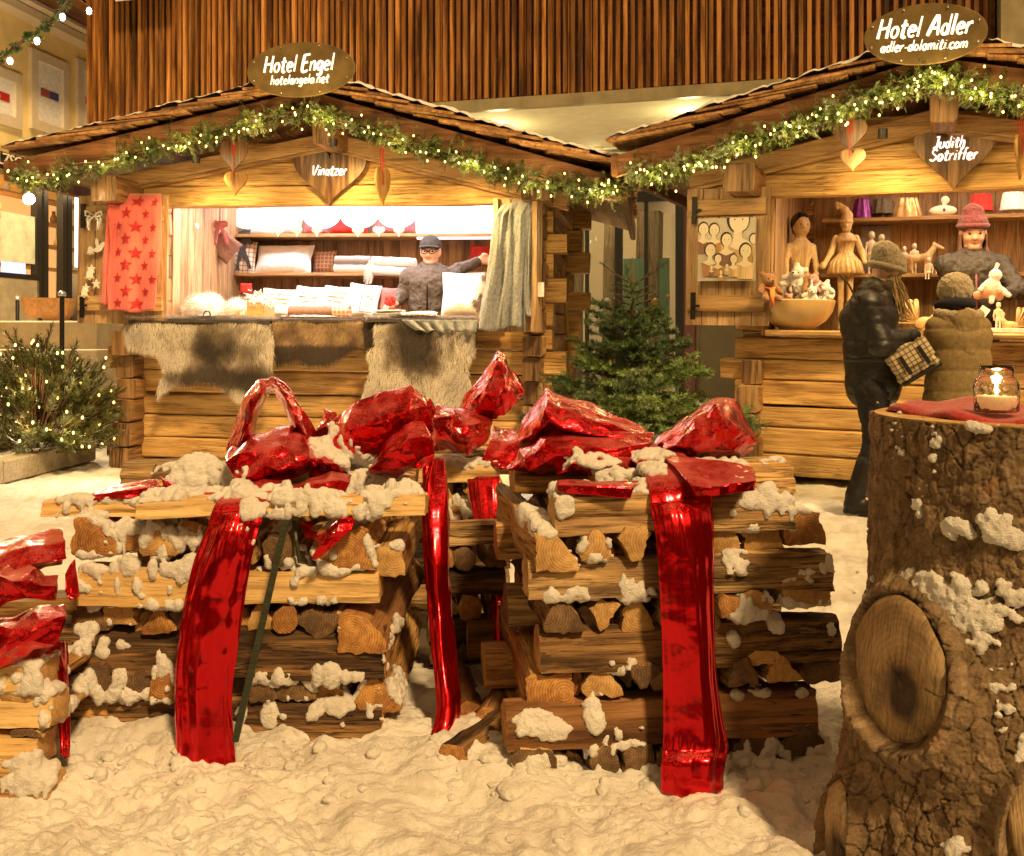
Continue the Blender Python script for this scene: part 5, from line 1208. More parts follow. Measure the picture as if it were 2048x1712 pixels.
# folded cloth pile in front of the seller
t = empty('folded_cloths'); place(t, Lf, Lf.at(800, 642, .15)); tag(t, 'grey and white folded cloths on the counter before the seller', 'cloths'); mb = MB()
for k in range(4): mb.hewn((-.26+.02*k, .05, .012+.022*k), (.10-.03*k, .05, .012+.024*k), .20, .02, 8, .004, .008, seed=k)
mb.build('folded_stack', MT['grey_cloth'], t, True); MB().hewn((.0, .05, .02), (.32, .05, .03), .26, .04, 8, .006, .015, seed=9).hewn((.02, .05, .06), (.28, .05, .065), .22, .03, 8, .006, .012, seed=8).build('white_cloth', MT['cotton_white'], t, True)
sd = SD(.012); r = random.Random(4)
for k in range(60): a = r.uniform(0, 6.28); b = math.acos(r.uniform(-1, 1)); sd.ell((.042*math.cos(a)*math.sin(b), .042*math.sin(a)*math.sin(b), .045+.042*math.cos(b)), .009)
sd.ell((0,0,.045), .036); o = sd.build('wool_ball', MT['red_cloth'], .005); place(o, Lf, Lf.at(780, 612, .45)); tag(o, 'knobbly red and white wool ball beside the seller', 'ball')
furball(Lf, Lf.at(962, 628, .3), .09, .08, .16, 2200, 8, 'fur_grey', 'small tufty grey fur right of the big white cushion', .045)
# hanging white hearts and brown bag
for k, px in enumerate((352, 388, 556, 594, 634, 716, 758, 798)):
    p = Lf.at(px, 462 if k > 1 else 456, .6 if k < 2 else 1.0); t = empty('fabric_heart'); place(t, Lf, p, random.Random(k).uniform(-.5, .5)); s_ = sz(Lf, px, 1.0)
    lab = ['first white cloth heart from the left, before the cushions', 'second white cloth heart from the left, before the cushions', 'third white cloth heart, first one below the valance', 'fourth white cloth heart, turned sideways', 'fifth white cloth heart, left of the red cushion', 'sixth white cloth heart, over the left end of the blanket rolls', 'seventh white cloth heart, second left of the seller', 'eighth white cloth heart, nearest the seller'][k]
    tag(t, lab, 'heart ornament', 'white cloth hearts hanging on strings in the left stall')
    SD(.012).ell((-5.5*s_, 0, 2.5*s_), (6.5*s_, 3*s_, 6.5*s_)).ell((5.5*s_, 0, 2.5*s_), (6.5*s_, 3*s_, 6.5*s_)).cap((0,0,0), (0,0,-11*s_), 7*s_, 1.5*s_, (1,.45,1)).build('heart_pad', MT['cotton_white'], 1.1*s_, t)
    MB().tube([(0,0,5*s_), (0,0,34*s_)], .0022, 5).build('string', MT['white_paint'], t)
t = empty('velvet_bow'); place(t, Lf, Lf.at(440, 448, 1.0)); tag(t, 'rose velvet bow with two long tails hanging under the left valance', 'bow'); s_ = sz(Lf, 440, 1)
SD(.01).ell((-8*s_, 0, 0), (9*s_, 4*s_, 7*s_)).ell((8*s_, 0, 0), (9*s_, 4*s_, 7*s_)).ell((0,-2*s_,0), 4*s_).tube([(0,0,0), (-6*s_, 0, -14*s_), (-9*s_, 0, -36*s_)], [3*s_, 4*s_, 4*s_], (1,.4,1)).tube([(0,0,0), (6*s_, 0, -14*s_), (14*s_, 0, -36*s_)], [3*s_, 4*s_, 4*s_], (1,.4,1)).cap((0,0,0), (0,0,34*s_), 1.5*s_).build('bow_cloth', MT['rose_cloth'], 1.3*s_, t)
t = empty('hanging_rack'); place(t, Lf, Lf.at(425, 560, 1.25)); tag(t, 'small red-brown rack of little wares below the tasselled cushion', 'rack'); s_ = sz(Lf, 425, 1.25)
MB().box(-22*s_, 18*s_, -.06, .06, -30*s_, -28*s_).box(-22*s_, 18*s_, -.06, .06, 2*s_, 4*s_).box(-23*s_, -21*s_, -.06, .06, -27.9*s_, 30*s_).box(18*s_, 20*s_, -.06, .06, -27.9*s_, 30*s_).build('rack_frame', MT['redbark_x'], t); r = random.Random(3)
for k in range(12):
    x = (-18+k % 6*6.5)*s_; z = (-28 if k < 6 else 4)*s_; MB().lathe([(0, 0), (2.2*s_, 0), (2.6*s_, 6*s_), (1*s_, 10*s_), (1.6*s_, 14*s_), (0, 17*s_)], 8, (x, -.02, z)).build('little_ware', r.choice((MT['rose_cloth'], MT['linen'], MT['brown_cloth'])), t, True)
cushion(Lf, 476, 500, 566, 588, 1.2, 'red_cloth', 'small red box-like cushion behind the shavings box', 0, 0, 0, .08, 51)
# ornaments on the left shutter
t = empty('ribbon_ornament'); place(t, Lf, Lf.at(190, 432, -.27)); tag(t, 'white ribbon bow pinned at the top of the left shutter', 'ribbon'); s_ = sz(Lf, 190, -.27)
mb = MB()
for sg in (-1, 1):
    for pts, w_ in ((((0,0), (sg*8, 6), (sg*17, 9), (sg*16, 0), (sg*6, -2)), 4), (((0,0), (sg*9, -8), (sg*11, -22)), 5), (((sg*9,4), (sg*14,-8), (sg*9,-27)), 4)): mb.tube([(x*s_, -.01-.004*k, z*s_) for k, (x, z) in enumerate(pts)], [w_*s_*(.5+.35*(k % 3)) for k in range(len(pts))], 8, flat=.35)
mb.build('ribbon_cloth', MT['cotton_white'], t, True); MB().tube([(0,0,0), (0,-.0,20*s_)], .003, 5).build('string', MT['white_paint'], t)
def bell(px, py, sc, lab, star_=True):
    t = empty('felt_bell'); place(t, Lf, Lf.at(px, py, -.27)); tag(t, lab, 'bell ornament', 'cream felt bells and star pinned to the left shutter'); s_ = sz(Lf, px, -.27)*sc
    MB().prism([(x*s_, z*s_) for x, z in ((-9,-10),(-6,-7),(-5,0),(-3,5),(0,6),(3,5),(5,0),(6,-7),(9,-10),(3,-11),(0,-13),(-3,-11))], -.016, -.004).build('bell_shape', MT['linen'], t, bevel=.002)
    if star_: MB().prism([(x*s_+2*s_, z*s_+6*s_) for x, z in star(0, 0, 9, 0)], -.004, .002).build('star_shape', MT['linen'], t)
    MB().box(-9*s_, 9*s_, -.019, -.0165, -10*s_, -8.5*s_).build('bell_trim', MT['carved'], t)
bell(182, 498, .9, 'small cream felt bell, uppermost on the left shutter', False); bell(181, 545, 1.1, 'cream felt bell with a star, in the middle of the left shutter'); bell(170, 582, 1.0, 'cream felt bell, lowest on the left shutter'); 
t = empty('felt_bird'); place(t, Lf, Lf.at(200, 490, -.27)); tag(t, 'cream felt bird beside the uppermost bell', 'bird ornament'); s_ = sz(Lf, 200, -.27)
MB().prism([(x*s_, z*s_) for x, z in ((-12,-12),(-4,-14),(5,-11),(9,-4),(12,2),(10,6),(5,4),(0,-1),(-2,8),(-7,14),(-8,4),(-6,-4),(-12,-8))], -.016, -.004).build('bird_shape', MT['linen'], t, bevel=.002)
t = empty('felt_star'); place(t, Lf, Lf.at(194, 568, -.27)); tag(t, 'cream felt star on a string, right of the lowest bell', 'star ornament'); MB().prism(star(0, 0, 10*s_, 0), -.016, -.004).build('star_shape', MT['linen'], t, bevel=.002)
# broom handle leaning beside the stall
b0 = P(1140, 760, 9.1); t = empty('wooden_pole', (b0.x+.02, 9.1, 0), label='thin wooden pole leaning on the right side wall of the left stall', cat='pole'); MB().tube([(0,0,0), (-.03, .02, .9), (-.09, .03, P(1112, 530, 9.1).z)], [.016, .016, .014], 10).build('shaft', MT['beam_z'], t, True)

# ============================================================ GOODS OF THE RIGHT STALL
Rf = RFr; rz_c = rzc+.025
# picture of wooden dolls
a = Rf.at(1395, 562, -.23); b = Rf.at(1512, 434, -.23); pw, ph = b.x-a.x, b.z-a.z
pic = empty('doll_picture'); place(pic, Rf, (a.x, -.23, a.z)); tag(pic, 'square picture of pale wooden dolls fixed on the shutter of the right stall', 'picture')
MB().box(0, pw, 0, .02, 0, ph).build('canvas', plain('canvas_grey', (.52,.47,.40), .7, 0, 3, .25, .02), pic)
for k, (u, v, s_, body) in enumerate(((.09,.84,.10,1),(.28,.82,.10,1),(.70,.98,.20,1),(.50,.66,.105,1),(.22,.50,.105,1),(.83,.48,.11,1),(.97,.66,.08,0),(.36,.36,.07,1),(.63,.35,.07,1),(.25,.22,.035,1),(.42,.14,.035,1),(.52,.24,.035,1))):
    d = -.003-k*.0012; cx, cz_ = u*pw, v*ph; s_ *= pw
    def clip(pts): return [(min(max(x, 0), pw), min(max(z, 0), ph)) for x, z in pts]
    def circ(cx, cz_, rx, rz_, n=26): return [(cx+rx*math.cos(6.2832*q/n), cz_+rz_*math.sin(6.2832*q/n)) for q in range(n)]
    f = MB().prism(clip(circ(cx, cz_, s_, s_*1.25)), d, d+.001).build('painted_hair', MT['dark_cloth'] if k not in () else MT['brown_cloth'], pic)
    if body:
        MB().prism(clip([(cx-s_*.35, cz_-s_*.9), (cx+s_*.35, cz_-s_*.9), (cx+s_*.4, cz_-s_*1.7), (cx+s_*1.5, cz_-s_*2.2), (cx+s_*1.2, cz_-s_*4.5), (cx-s_*1.2, cz_-s_*4.5), (cx-s_*1.5, cz_-s_*2.2), (cx-s_*.4, cz_-s_*1.7)]), d-.0004, d+.0006).build('painted_body', MT['brown_cloth'] if k % 3 == 0 else MT['clay'] if k % 3 == 1 else MT['carved'], pic)
        MB().prism(clip([(cx-s_*.3, cz_-s_*.8), (cx+s_*.3, cz_-s_*.8), (cx+s_*.4, cz_-s_*1.7), (cx+s_*1.3, cz_-s_*2.15), (cx, cz_-s_*2.7), (cx-s_*1.3, cz_-s_*2.15), (cx-s_*.4, cz_-s_*1.7)]), d-.0008, d+.0002).build('painted_neck', MT['doll_skin'], pic)
    MB().prism(clip(circ(cx+s_*.08, cz_-s_*.12, s_*.84, s_*1.05)), d-.0010, d).build('painted_face', MT['doll_skin'], pic)
    if s_ > .02:
        for ex in (-.3, .38): MB().prism(clip(circ(cx+s_*ex, cz_-s_*.05, s_*.07, s_*.07, 8)), d-.0018, d-.0008).build('painted_eye', MT['dark_cloth'], pic)
# big doll
def doll(root, s_, mat='doll_skin', hair=True, dress=None, sit=False):
    """jointed wooden doll, about 1 unit tall times s_"""
    sd = SD(.03*s_); sd.ell((0,0,.90*s_), (.075*s_, .08*s_, .10*s_)).cap((0,0,.82*s_), (0,0,.72*s_), .028*s_, .04*s_).cap((0,0,.70*s_), (0,0,.52*s_), .10*s_, .07*s_, (1,.6,1)).ell((0,0,.46*s_), (.085*s_, .06*s_, .06*s_)).cap((0,-.075*s_,.89*s_), (0,-.09*s_,.885*s_), .012*s_, .008*s_)
    for sg in (-1, 1):
        sd.tube([(sg*.11*s_, 0, .72*s_), (sg*.135*s_, -.01*s_, .55*s_), (sg*.12*s_, -.04*s_, .40*s_)], [.026*s_, .022*s_, .02*s_])
        if sit: sd.tube([(sg*.045*s_, 0, .45*s_), (sg*.05*s_, -.22*s_, .44*s_), (sg*.05*s_, -.24*s_, .22*s_), (sg*.05*s_, -.29*s_, .21*s_)], [.035*s_, .03*s_, .022*s_, .02*s_])
        else: sd.tube([(sg*.045*s_, 0, .45*s_), (sg*.05*s_, -.0*s_, .23*s_), (sg*.05*s_, 0, .03*s_), (sg*.05*s_, -.05*s_, .015*s_)], [.038*s_, .03*s_, .02*s_, .02*s_])
    sd.build('doll_body', MT[mat], .011*s_ if s_ > .2 else .018*s_, root)
    if hair:
        SD(.02*s_).ell((0, .018*s_, .925*s_), (.086*s_, .085*s_, .095*s_)).ell((0, .06*s_, .87*s_), (.06*s_, .05*s_, .06*s_)).build('painted_hair', MT['black_gloss'], .012*s_ if s_ > .2 else .022*s_, root)
    if s_ > .3:
        mb = MB()
        for sg in (-1, 1): mb.ell((sg*.03*s_, -.074*s_, .905*s_), .007*s_, 8)
        mb.build('eye', MT['dark_cloth'], root, True)
t = empty('wooden_doll'); p = Rf.at(1600, 600, .75); place(t, Rf, (p.x, .75, rz_c), R(28)); tag(t, 'large pale wooden doll with painted black hair standing inside the right stall', 'doll')
s_ = (Rf.at(1600, 428, .75).z-rz_c); doll(t, s_, 'carved')
# carved elf with a curled pointed hat
t = empty('carved_elf'); p = Rf.at(1690, 600, .8); place(t, Rf, (p.x, .8, rz_c), R(10)); tag(t, 'carved wooden elf in a pleated skirt and a curled pointed hat', 'carved figure'); q = sz(Rf, 1690, .8); z0 = -Rf.at(1690, 655, .8).z+Rf.at(1690, 655, .8).z
H_ = lambda py: Rf.at(1690, py, .8).z-rz_c
MB().lathe([(0, H_(548)), (26*q, H_(552)), (34*q, H_(545)), (30*q, H_(525)), (17*q, H_(508)), (15*q, H_(505)), (19*q, H_(485)), (22*q, H_(484)), (24*q, H_(482)), (16*q, H_(470)), (7*q, H_(464)), (0, H_(462))], 28).build('tunic', MT['carved'], t, True)
mb = MB()
for k in range(20): a_ = 6.283*k/20; mb.tube([(15*q*math.cos(a_), 15*q*math.sin(a_), H_(508)), (30*q*math.cos(a_), 30*q*math.sin(a_), H_(526)), (35*q*math.cos(a_+.1), 35*q*math.sin(a_+.1), H_(548))], [1.5*q, 3*q, 4*q], 6)
mb.build('skirt_pleats', MT['carved'], t, True)
SD(4*q).ell((0, -2*q, H_(452)), (11*q, 11*q, 11*q)).ell((0, -6*q, H_(460)), (9*q, 8*q, 7*q)).cap((-1*q, -11*q, H_(452)), (-1*q, -16*q, H_(453)), 2.5*q).cap((0,0,H_(462)), (0,0,H_(475)), 5*q).tube([(-20*q, 0, H_(476)), (-30*q, -4*q, H_(505)), (-42*q, -10*q, H_(528))], [7*q, 6*q, 5*q]).ell((-46*q, -12*q, H_(532)), (7*q, 5*q, 8*q)).tube([(20*q, 0, H_(476)), (32*q, -2*q, H_(505)), (38*q, -8*q, H_(525))], [7*q, 6*q, 5*q]).tube([(-9*q, 0, H_(545)), (-9*q, 0, H_(600)), (-9*q, -2*q, .01), (-9*q, -12*q, .01)], [8*q, 6*q, 5*q, 5*q]).tube([(9*q, 0, H_(545)), (9*q, 0, H_(600)), (9*q, -2*q, .01), (9*q, -12*q, .01)], [8*q, 6*q, 5*q, 5*q]).build('body', MT['carved'], 1.6*q, t)
SD(2*q).tube([(0,0,H_(445)), (2*q, 0, H_(432)), (-3*q, 0, H_(420)), (-12*q, 0, H_(411)), (-20*q, 0, H_(407)), (-18*q, 0, H_(416))], [13*q, 11*q, 8*q, 5*q, 3.5*q, 3*q]).ell((0,0,H_(444)), (15*q, 15*q, 3*q)).build('pointed_hat', MT['carved'], 1.4*q, t)
# bowl of soft toys
bw = empty('wooden_bowl'); p = Rf.at(1592, 655, .04); place(bw, Rf, (p.x, .04, rz_c)); tag(bw, 'wide turned wooden bowl on the counter of the right stall', 'bowl'); q = sz(Rf, 1592, .10)
zr = Rf.at(1592, 602, .10).z-rz_c
MB().lathe([(0, 0), (34*q, 0), (36*q, 4*q), (44*q, 8*q), (60*q, 20*q), (72*q, 38*q), (77*q, zr), (74*q, zr+1.5*q), (70*q, zr-2*q), (60*q, 26*q), (30*q, 14*q), (0, 12*q)], 48).build('turned_bowl', plain('bowl_wood', (.60,.40,.17), .35, 0, 4, .2, .03, coat=.3), bw, True, sharp=50)
plain('plush_brown', (.26,.12,.05), .95, 0, 120, .3, .8, sheen=.3); plain('plush_white', (.72,.70,.72), .95, 0, 150, .2, 1.0, sheen=.3); plain('plush_pink', (.60,.30,.28), .95, 0, 100, .3, .6); plain('plush_grey', (.25,.21,.19), .95, 0, 100, .3, .7); plain('orange_cloth', (.62,.20,.05), .9, 0, 60, .2, .3)
def plush(kind, px, py, y, sc, mat, lab, turn=0, roll_=0):
    t = empty(kind); p = Rf.at(px, py, y); place(t, Rf, p, turn, 0, roll_); tag(t, lab, 'soft toy', 'soft toys piled in the wooden bowl'); s_ = q*sc
    sd = SD(3*s_); sd.ell((0, 2*s_, -6*s_), (13*s_, 11*s_, 13*s_)).ell((0, -2*s_, 10*s_), (11*s_, 11*s_, 11*s_)).ell((0, -12*s_, 7*s_), (6*s_, 6*s_, 5*s_))
    er = ((5, 4, 20, 8) if kind == 'teddy_bear' else (5, 3, 24, 9)); 
    for sg in (-1, 1):
        if kind == 'plush_rabbit': sd.tube([(sg*5*s_, 0, 18*s_), (sg*9*s_, 2*s_, 32*s_)], [3.5*s_, 3*s_])
        else: sd.ell((sg*9*s_, 0, 19*s_), (5*s_, 3*s_, 5*s_))
        sd.tube([(sg*10*s_, -2*s_, 0), (sg*17*s_, -9*s_, -8*s_)], [5*s_, 4*s_]).tube([(sg*7*s_, -4*s_, -14*s_), (sg*11*s_, -16*s_, -18*s_)], [5.5*s_, 5*s_])
    sd.build('plush_body', MT[mat], 1.5*s_, t, disp=.6*s_, dscale=60)
    mb = MB()
    for sg in (-1, 1): mb.ell((sg*4.5*s_, -11.5*s_, 12*s_), 1.4*s_, 8)
    mb.ell((0, -18*s_, 9*s_), (2*s_, 1.5*s_, 1.5*s_), 8); mb.build('button_eyes', MT['black_gloss'], t, True); return t
bear = plush('teddy_bear', 1536, 574, -.24, 1.3, 'plush_brown', 'brown teddy bear with an orange neckerchief leaning on the left rim of the bowl', R(35))
MB().tube([(-10*q, -8*q, -2*q), (0, -14*q, -4*q), (10*q, -8*q, -2*q)], 4*q, 8, flat=.6).prism([(-4*q, -4*q), (6*q, -4*q), (9*q, -34*q), (0, -42*q)], -17*q, -15*q).build('neckerchief', MT['orange_cloth'], bear, True)
plush('plush_sheep', 1592, 556, .16, 1.25, 'plush_white', 'white woolly sheep, highest in the bowl', R(-20), .5); plush('plush_mouse', 1562, 588, .02, .8, 'plush_grey', 'grey mouse toy beside the bear in the bowl', .2); plush('plush_elephant', 1594, 590, .0, .85, 'plush_grey', 'grey elephant toy in the middle of the bowl', -.2)
plush('plush_pig', 1630, 568, .12, 1.0, 'plush_pink', 'pink pig toy at the right of the bowl', -.3, -.3); plush('plush_rabbit', 1622, 590, .0, .85, 'plush_white', 'white rabbit toy at the front right of the bowl', .1, .3); plush('plush_lamb', 1654, 584, .10, 1.0, 'plush_white', 'pale lamb toy at the right rim of the bowl', -.4, -.4); plush('plush_doll', 1578, 600, -.06, .6, 'plush_pink', 'small pink toy low at the front of the bowl', .3)
# top shelf: bags, skirts, discs
def pouch(px, pyt, pyb, wpx, y, mat, lab, cat='cloth bag', flare=1.0, seed=0, stand=False):
    t = empty('cloth_bag' if cat == 'cloth bag' else 'doll_skirt'); z0 = sR1; p = Rf.at(px, pyb, y); place(t, Rf, (p.x, y, z0)); tag(t, lab, cat, 'bags and little skirts on the top shelf of the right stall'); s_ = sz(Rf, px, y); h_ = (pyb-pyt)*s_; mb = MB(); rows = []; zo = .04 if stand else .0
    for i in range(15):
        v = i/14; row = []
        for j in range(49):
            a_ = 6.2832*j/48; rr = wpx/2*s_*(1-.42*v*flare-.0)*(1+(.05+.10*v)*math.sin(a_*9+seed)+.03*mn.noise(Vector((math.cos(a_)*2, math.sin(a_)*2, v*3+seed)))); row.append((rr*math.cos(a_), rr*math.sin(a_)*.7, zo+h_*v))
        rows.append(row)
    mb.grid(rows); mb.build('gathered_cloth', MT[mat], t, True, solid=.003)
    if stand: MB().lathe([(0, 0), (14*s_, 0), (14*s_, 1.5*s_), (2*s_, 4*s_), (1.6*s_, zo+h_), (0, zo+h_)], 16).build('stand', MT['carved'], t, True)
plain('satin_purple', (.30,.05,.36), .25, .2, 30, .3, .4); plain('satin_gold', (.60,.38,.16), .25, .35, 25, .3, .5); plain('tulle_grey', (.14,.11,.08), .8, 0, 80, .3, .5)
pouch(1724, 394, 438, 44, 1.3, 'satin_purple', 'shiny purple drawstring bag at the left of the top shelf', seed=1); pouch(1766, 394, 426, 48, 1.3, 'tulle_grey', 'grey lace-edged skirt on a stand, second on the top shelf', 'doll skirt', .6, 2, True)
pouch(1814, 394, 438, 62, 1.3, 'satin_gold', 'shiny gold drawstring bag on the top shelf', seed=3); pouch(1962, 394, 432, 50, 1.3, 'red_cloth', 'red pleated skirt on a stand above the seller', 'doll skirt', .8, 4, True); pouch(2026, 390, 430, 52, 1.3, 'cotton_white', 'white skirt on a stand at the right end of the top shelf', 'doll skirt', .7, 5, True)
t = empty('disc_figure'); p = Rf.at(1888, 438, 1.25); place(t, Rf, (p.x, 1.25, sR1)); tag(t, 'pale figure made of round discs with a blue dot, on the top shelf', 'figure'); s_ = sz(Rf, 1888, 1.25)
SD(1.5*s_).ell((2*s_, 0, 36*s_), (9*s_, 4*s_, 9*s_)).ell((-2*s_, 0, 13*s_), (28*s_, 8*s_, 12*s_)).cap((0,0,28*s_), (0,0,20*s_), 4*s_).build('disc_body', MT['doll_skin'], 1.8*s_, t); MB().ell((0, -8*s_, 14*s_), (3*s_, 1.5*s_, 4*s_), 10).build('dot', plain('blue_dot', (.08,.06,.2), .5), t, True)
# middle shelf: carved horse, dolls
def horse(px, pyt, pyb, y, z0, lab):
    t = empty('carved_horse'); p = Rf.at(px, pyb, y); place(t, Rf, (p.x, y, z0)); tag(t, lab, 'carved horse'); s_ = (pyb-pyt)*sz(Rf, px, y)/60
    SD(2*s_).tube([(-22*s_, 0, 30*s_), (-8*s_, 0, 31*s_), (8*s_, 0, 33*s_)], [9*s_, 8*s_, 9*s_]).tube([(10*s_, 0, 36*s_), (18*s_, 0, 48*s_), (22*s_, 0, 56*s_)], [8*s_, 5.5*s_, 4.5*s_]).tube([(22*s_, 0, 56*s_), (36*s_, 0, 50*s_)], [5*s_, 3*s_], (1,.8,1)).cap((20*s_, 0, 58*s_), (19*s_, 0, 62*s_), 1.6*s_).tube([(-28*s_, 0, 34*s_), (-36*s_, 0, 24*s_), (-36*s_, 0, 12*s_)], [4*s_, 3.5*s_, 2*s_]).tube([(-22*s_, 4*s_, 26*s_), (-26*s_, 4*s_, 14*s_), (-22*s_, 4*s_, 1*s_)], [5*s_, 3*s_, 2.4*s_]).tube([(-20*s_, -4*s_, 26*s_), (-22*s_, -4*s_, 14*s_), (-17*s_, -4*s_, 1*s_)], [5*s_, 3*s_, 2.4*s_]).tube([(10*s_, 4*s_, 28*s_), (14*s_, 4*s_, 14*s_), (13*s_, 4*s_, 1*s_)], [5*s_, 3*s_, 2.4*s_]).tube([(8*s_, -4*s_, 28*s_), (6*s_, -4*s_, 14*s_), (9*s_, -4*s_, 1*s_)], [5*s_, 3*s_, 2.4*s_]).build('body', MT['carved'], 1.3*s_, t)
horse(1845, 482, 548, 1.2, sR2, 'carved pale wooden horse on the middle shelf')
mm = [(1808, 492, 'standing pale wooden doll left of the horse', False), (1828, 486, 'wooden doll with folded arms just left of the horse', False), (1742, 462, 'white standing doll before a grey card, left of the customer', False), (1762, 468, 'second white doll before the grey card', False)]
for k, (px, pyt, lab, sit) in enumerate(mm):
    y = 1.2; t = empty('small_doll'); p = Rf.at(px, 540, y); place(t, Rf, (p.x, y, sR2), .2*k); tag(t, lab, 'doll', 'small pale wooden dolls in the right stall'); doll(t, Rf.at(px, pyt, y).z-sR2, 'doll_skin', False)
for k, (px, lab, hair) in enumerate(((1858, 'small wooden doll with a cap sitting on the shelf edge', False), (1880, 'black-haired wooden doll sitting on the shelf edge', True))):
    y = 1.05; t = empty('small_doll'); z = Rf.at(px, 540, y).z; h_ = (Rf.at(px, 512, y).z-z)/.5; place(t, Rf, (Rf.at(px, 540, y).x, y, sR2-.43*h_), -.2+.3*k); tag(t, lab, 'doll', 'small pale wooden dolls in the right stall'); doll(t, h_, 'doll_skin', hair, sit=True)
o = MB().box(-.12, .12, -.008, .0, 0, .42).build('grey_card', plain('card_grey', (.42,.40,.40), .7), None, bevel=.002); p = Rf.at(1752, 440, 1.46); place(o, Rf, (p.x, 1.46, sR2+.001)); tag(o, 'upright grey card standing behind the white dolls', 'card')
# fan-tailed birds on the counter
def bird(px, pyb, y, sc, lab, flip=1):
    t = empty('carved_bird'); p = Rf.at(px, pyb, y); place(t, Rf, (p.x, y, rz_c)); tag(t, lab, 'carved bird', 'carved fan-tailed birds on the counter of the right stall'); s_ = sz(Rf, px, y)*sc
    SD(3*s_).ell((12*flip*s_, 0, 16*s_), (20*s_, 9*s_, 13*s_)).tube([(24*flip*s_, 0, 22*s_), (32*flip*s_, 0, 36*s_), (30*flip*s_, 0, 46*s_), (38*flip*s_, 0, 44*s_)], [8*s_, 5*s_, 5*s_, 2*s_]).cap((12*flip*s_, 0, 6*s_), (12*flip*s_, 0, 0), 4*s_, 9*s_).build('body', MT['carved'], 1.5*s_, t)
    for k in range(7):
        a_ = R(95+k*14 if flip > 0 else 85-k*14); L_ = (46-abs(k-2)*1.5)*s_; c = Vector((-2*flip*s_, 0, 16*s_)); e = c+Vector((math.cos(a_), 0, math.sin(a_)))*L_
        MB().tube([c, c.lerp(e, .5)+Vector((0, -.002*k, 0)), e+Vector((0, -.002*k, 0))], [2.5*s_, 4.5*s_, 5*s_], 8, flat=.4).ell(e+Vector((0, -.002*k, 0)), (5*s_, 2*s_, 5*s_), 8).build('tail_feather', MT['carved'], t, True)
bird(1838, 640, .20, 1.1, 'large carved fan-tailed bird between the customer and the child'); bird(2032, 640, .35, .9, 'carved fan-tailed bird at the right edge of the photo', -1)
for k, (px, pyt, lab) in enumerate(((1996, 604, 'tiny white doll with spread legs at the right end of the counter'), (1690, 628, 'tiny wares figure behind the customer on the counter'), (1540, 628, 'tiny carved figure left of the bowl foot'))):
    y = .05; t = empty('tiny_doll'); p = Rf.at(px, 655, y); place(t, Rf, (p.x, y, rz_c)); tag(t, lab, 'doll', 'tiny figures on the counter of the right stall'); doll(t, Rf.at(px, pyt, y).z-rz_c, 'doll_skin', False)
t = empty('wooden_tray'); p = Rf.at(2020, 655, .05); place(t, Rf, (p.x, .12, rz_c)); tag(t, 'long pale tray lying on the counter at the right edge', 'tray'); MB().box(-.30, .35, -.22, -.02, 0, .012).box(-.30, .35, -.232, -.221, 0, .03).box(-.30, .35, -.019, -.008, 0, .03).build('tray_board', MT['white_paint'], t, bevel=.003)
t = empty('carved_mask'); p = Rf.at(1885, 425, .9); 
bpy.data.objects.remove(t)
# ============================================================ WOODPILES
ORD = ['', 'first', 'second', 'third', 'fourth', 'fifth', 'sixth', 'seventh', 'eighth', 'ninth', 'tenth']
def arc(cx, cy, r, a0, a1, n): return [(cx+r*math.cos(R(a0+(a1-a0)*k/n)), cy+r*math.sin(R(a0+(a1-a0)*k/n))) for k in range(n+1)]
SEC = {  # outline in a unit box (x -.5..5, z 0..1) and which edges are bark
 'wedge': ([(-.5,.10),(-.35,0),(.42,.03),(.5,.3),(.30,.72),(.06,1),(-.10,.88),(-.38,.45)], (2,3)),
 'quarter': ([(.5,0)]+[(.5-1.0*math.sin(R(a)), 1.0*math.cos(R(a))) for a in range(0, 91, 15)], (1,2,3,4,5,6)),
 'trap': ([(-.5,.05),(.40,0),(.5,.62),(.32,1),(-.34,.94),(-.46,.5)], (2,)),
 'invert': ([(-.5,.80),(-.12,.03),(.10,0),(.5,.74),(.24,1),(-.30,.97)], (3,4)),
 'half': ([(-.5,.05),(.5,0)]+[(.5*math.cos(R(a)), .12+.88*math.sin(R(a))) for a in range(18, 170, 20)], (1,2,3,4,5,6,7,8)),
 'round': ([(.5*math.cos(R(a)), .5+.5*math.sin(R(a))) for a in range(-90, 270, 24)], tuple(range(15))),
 'block': ([(-.5,.04),(.46,0),(.5,.9),(.38,1),(-.44,.97)], (2,)),
}
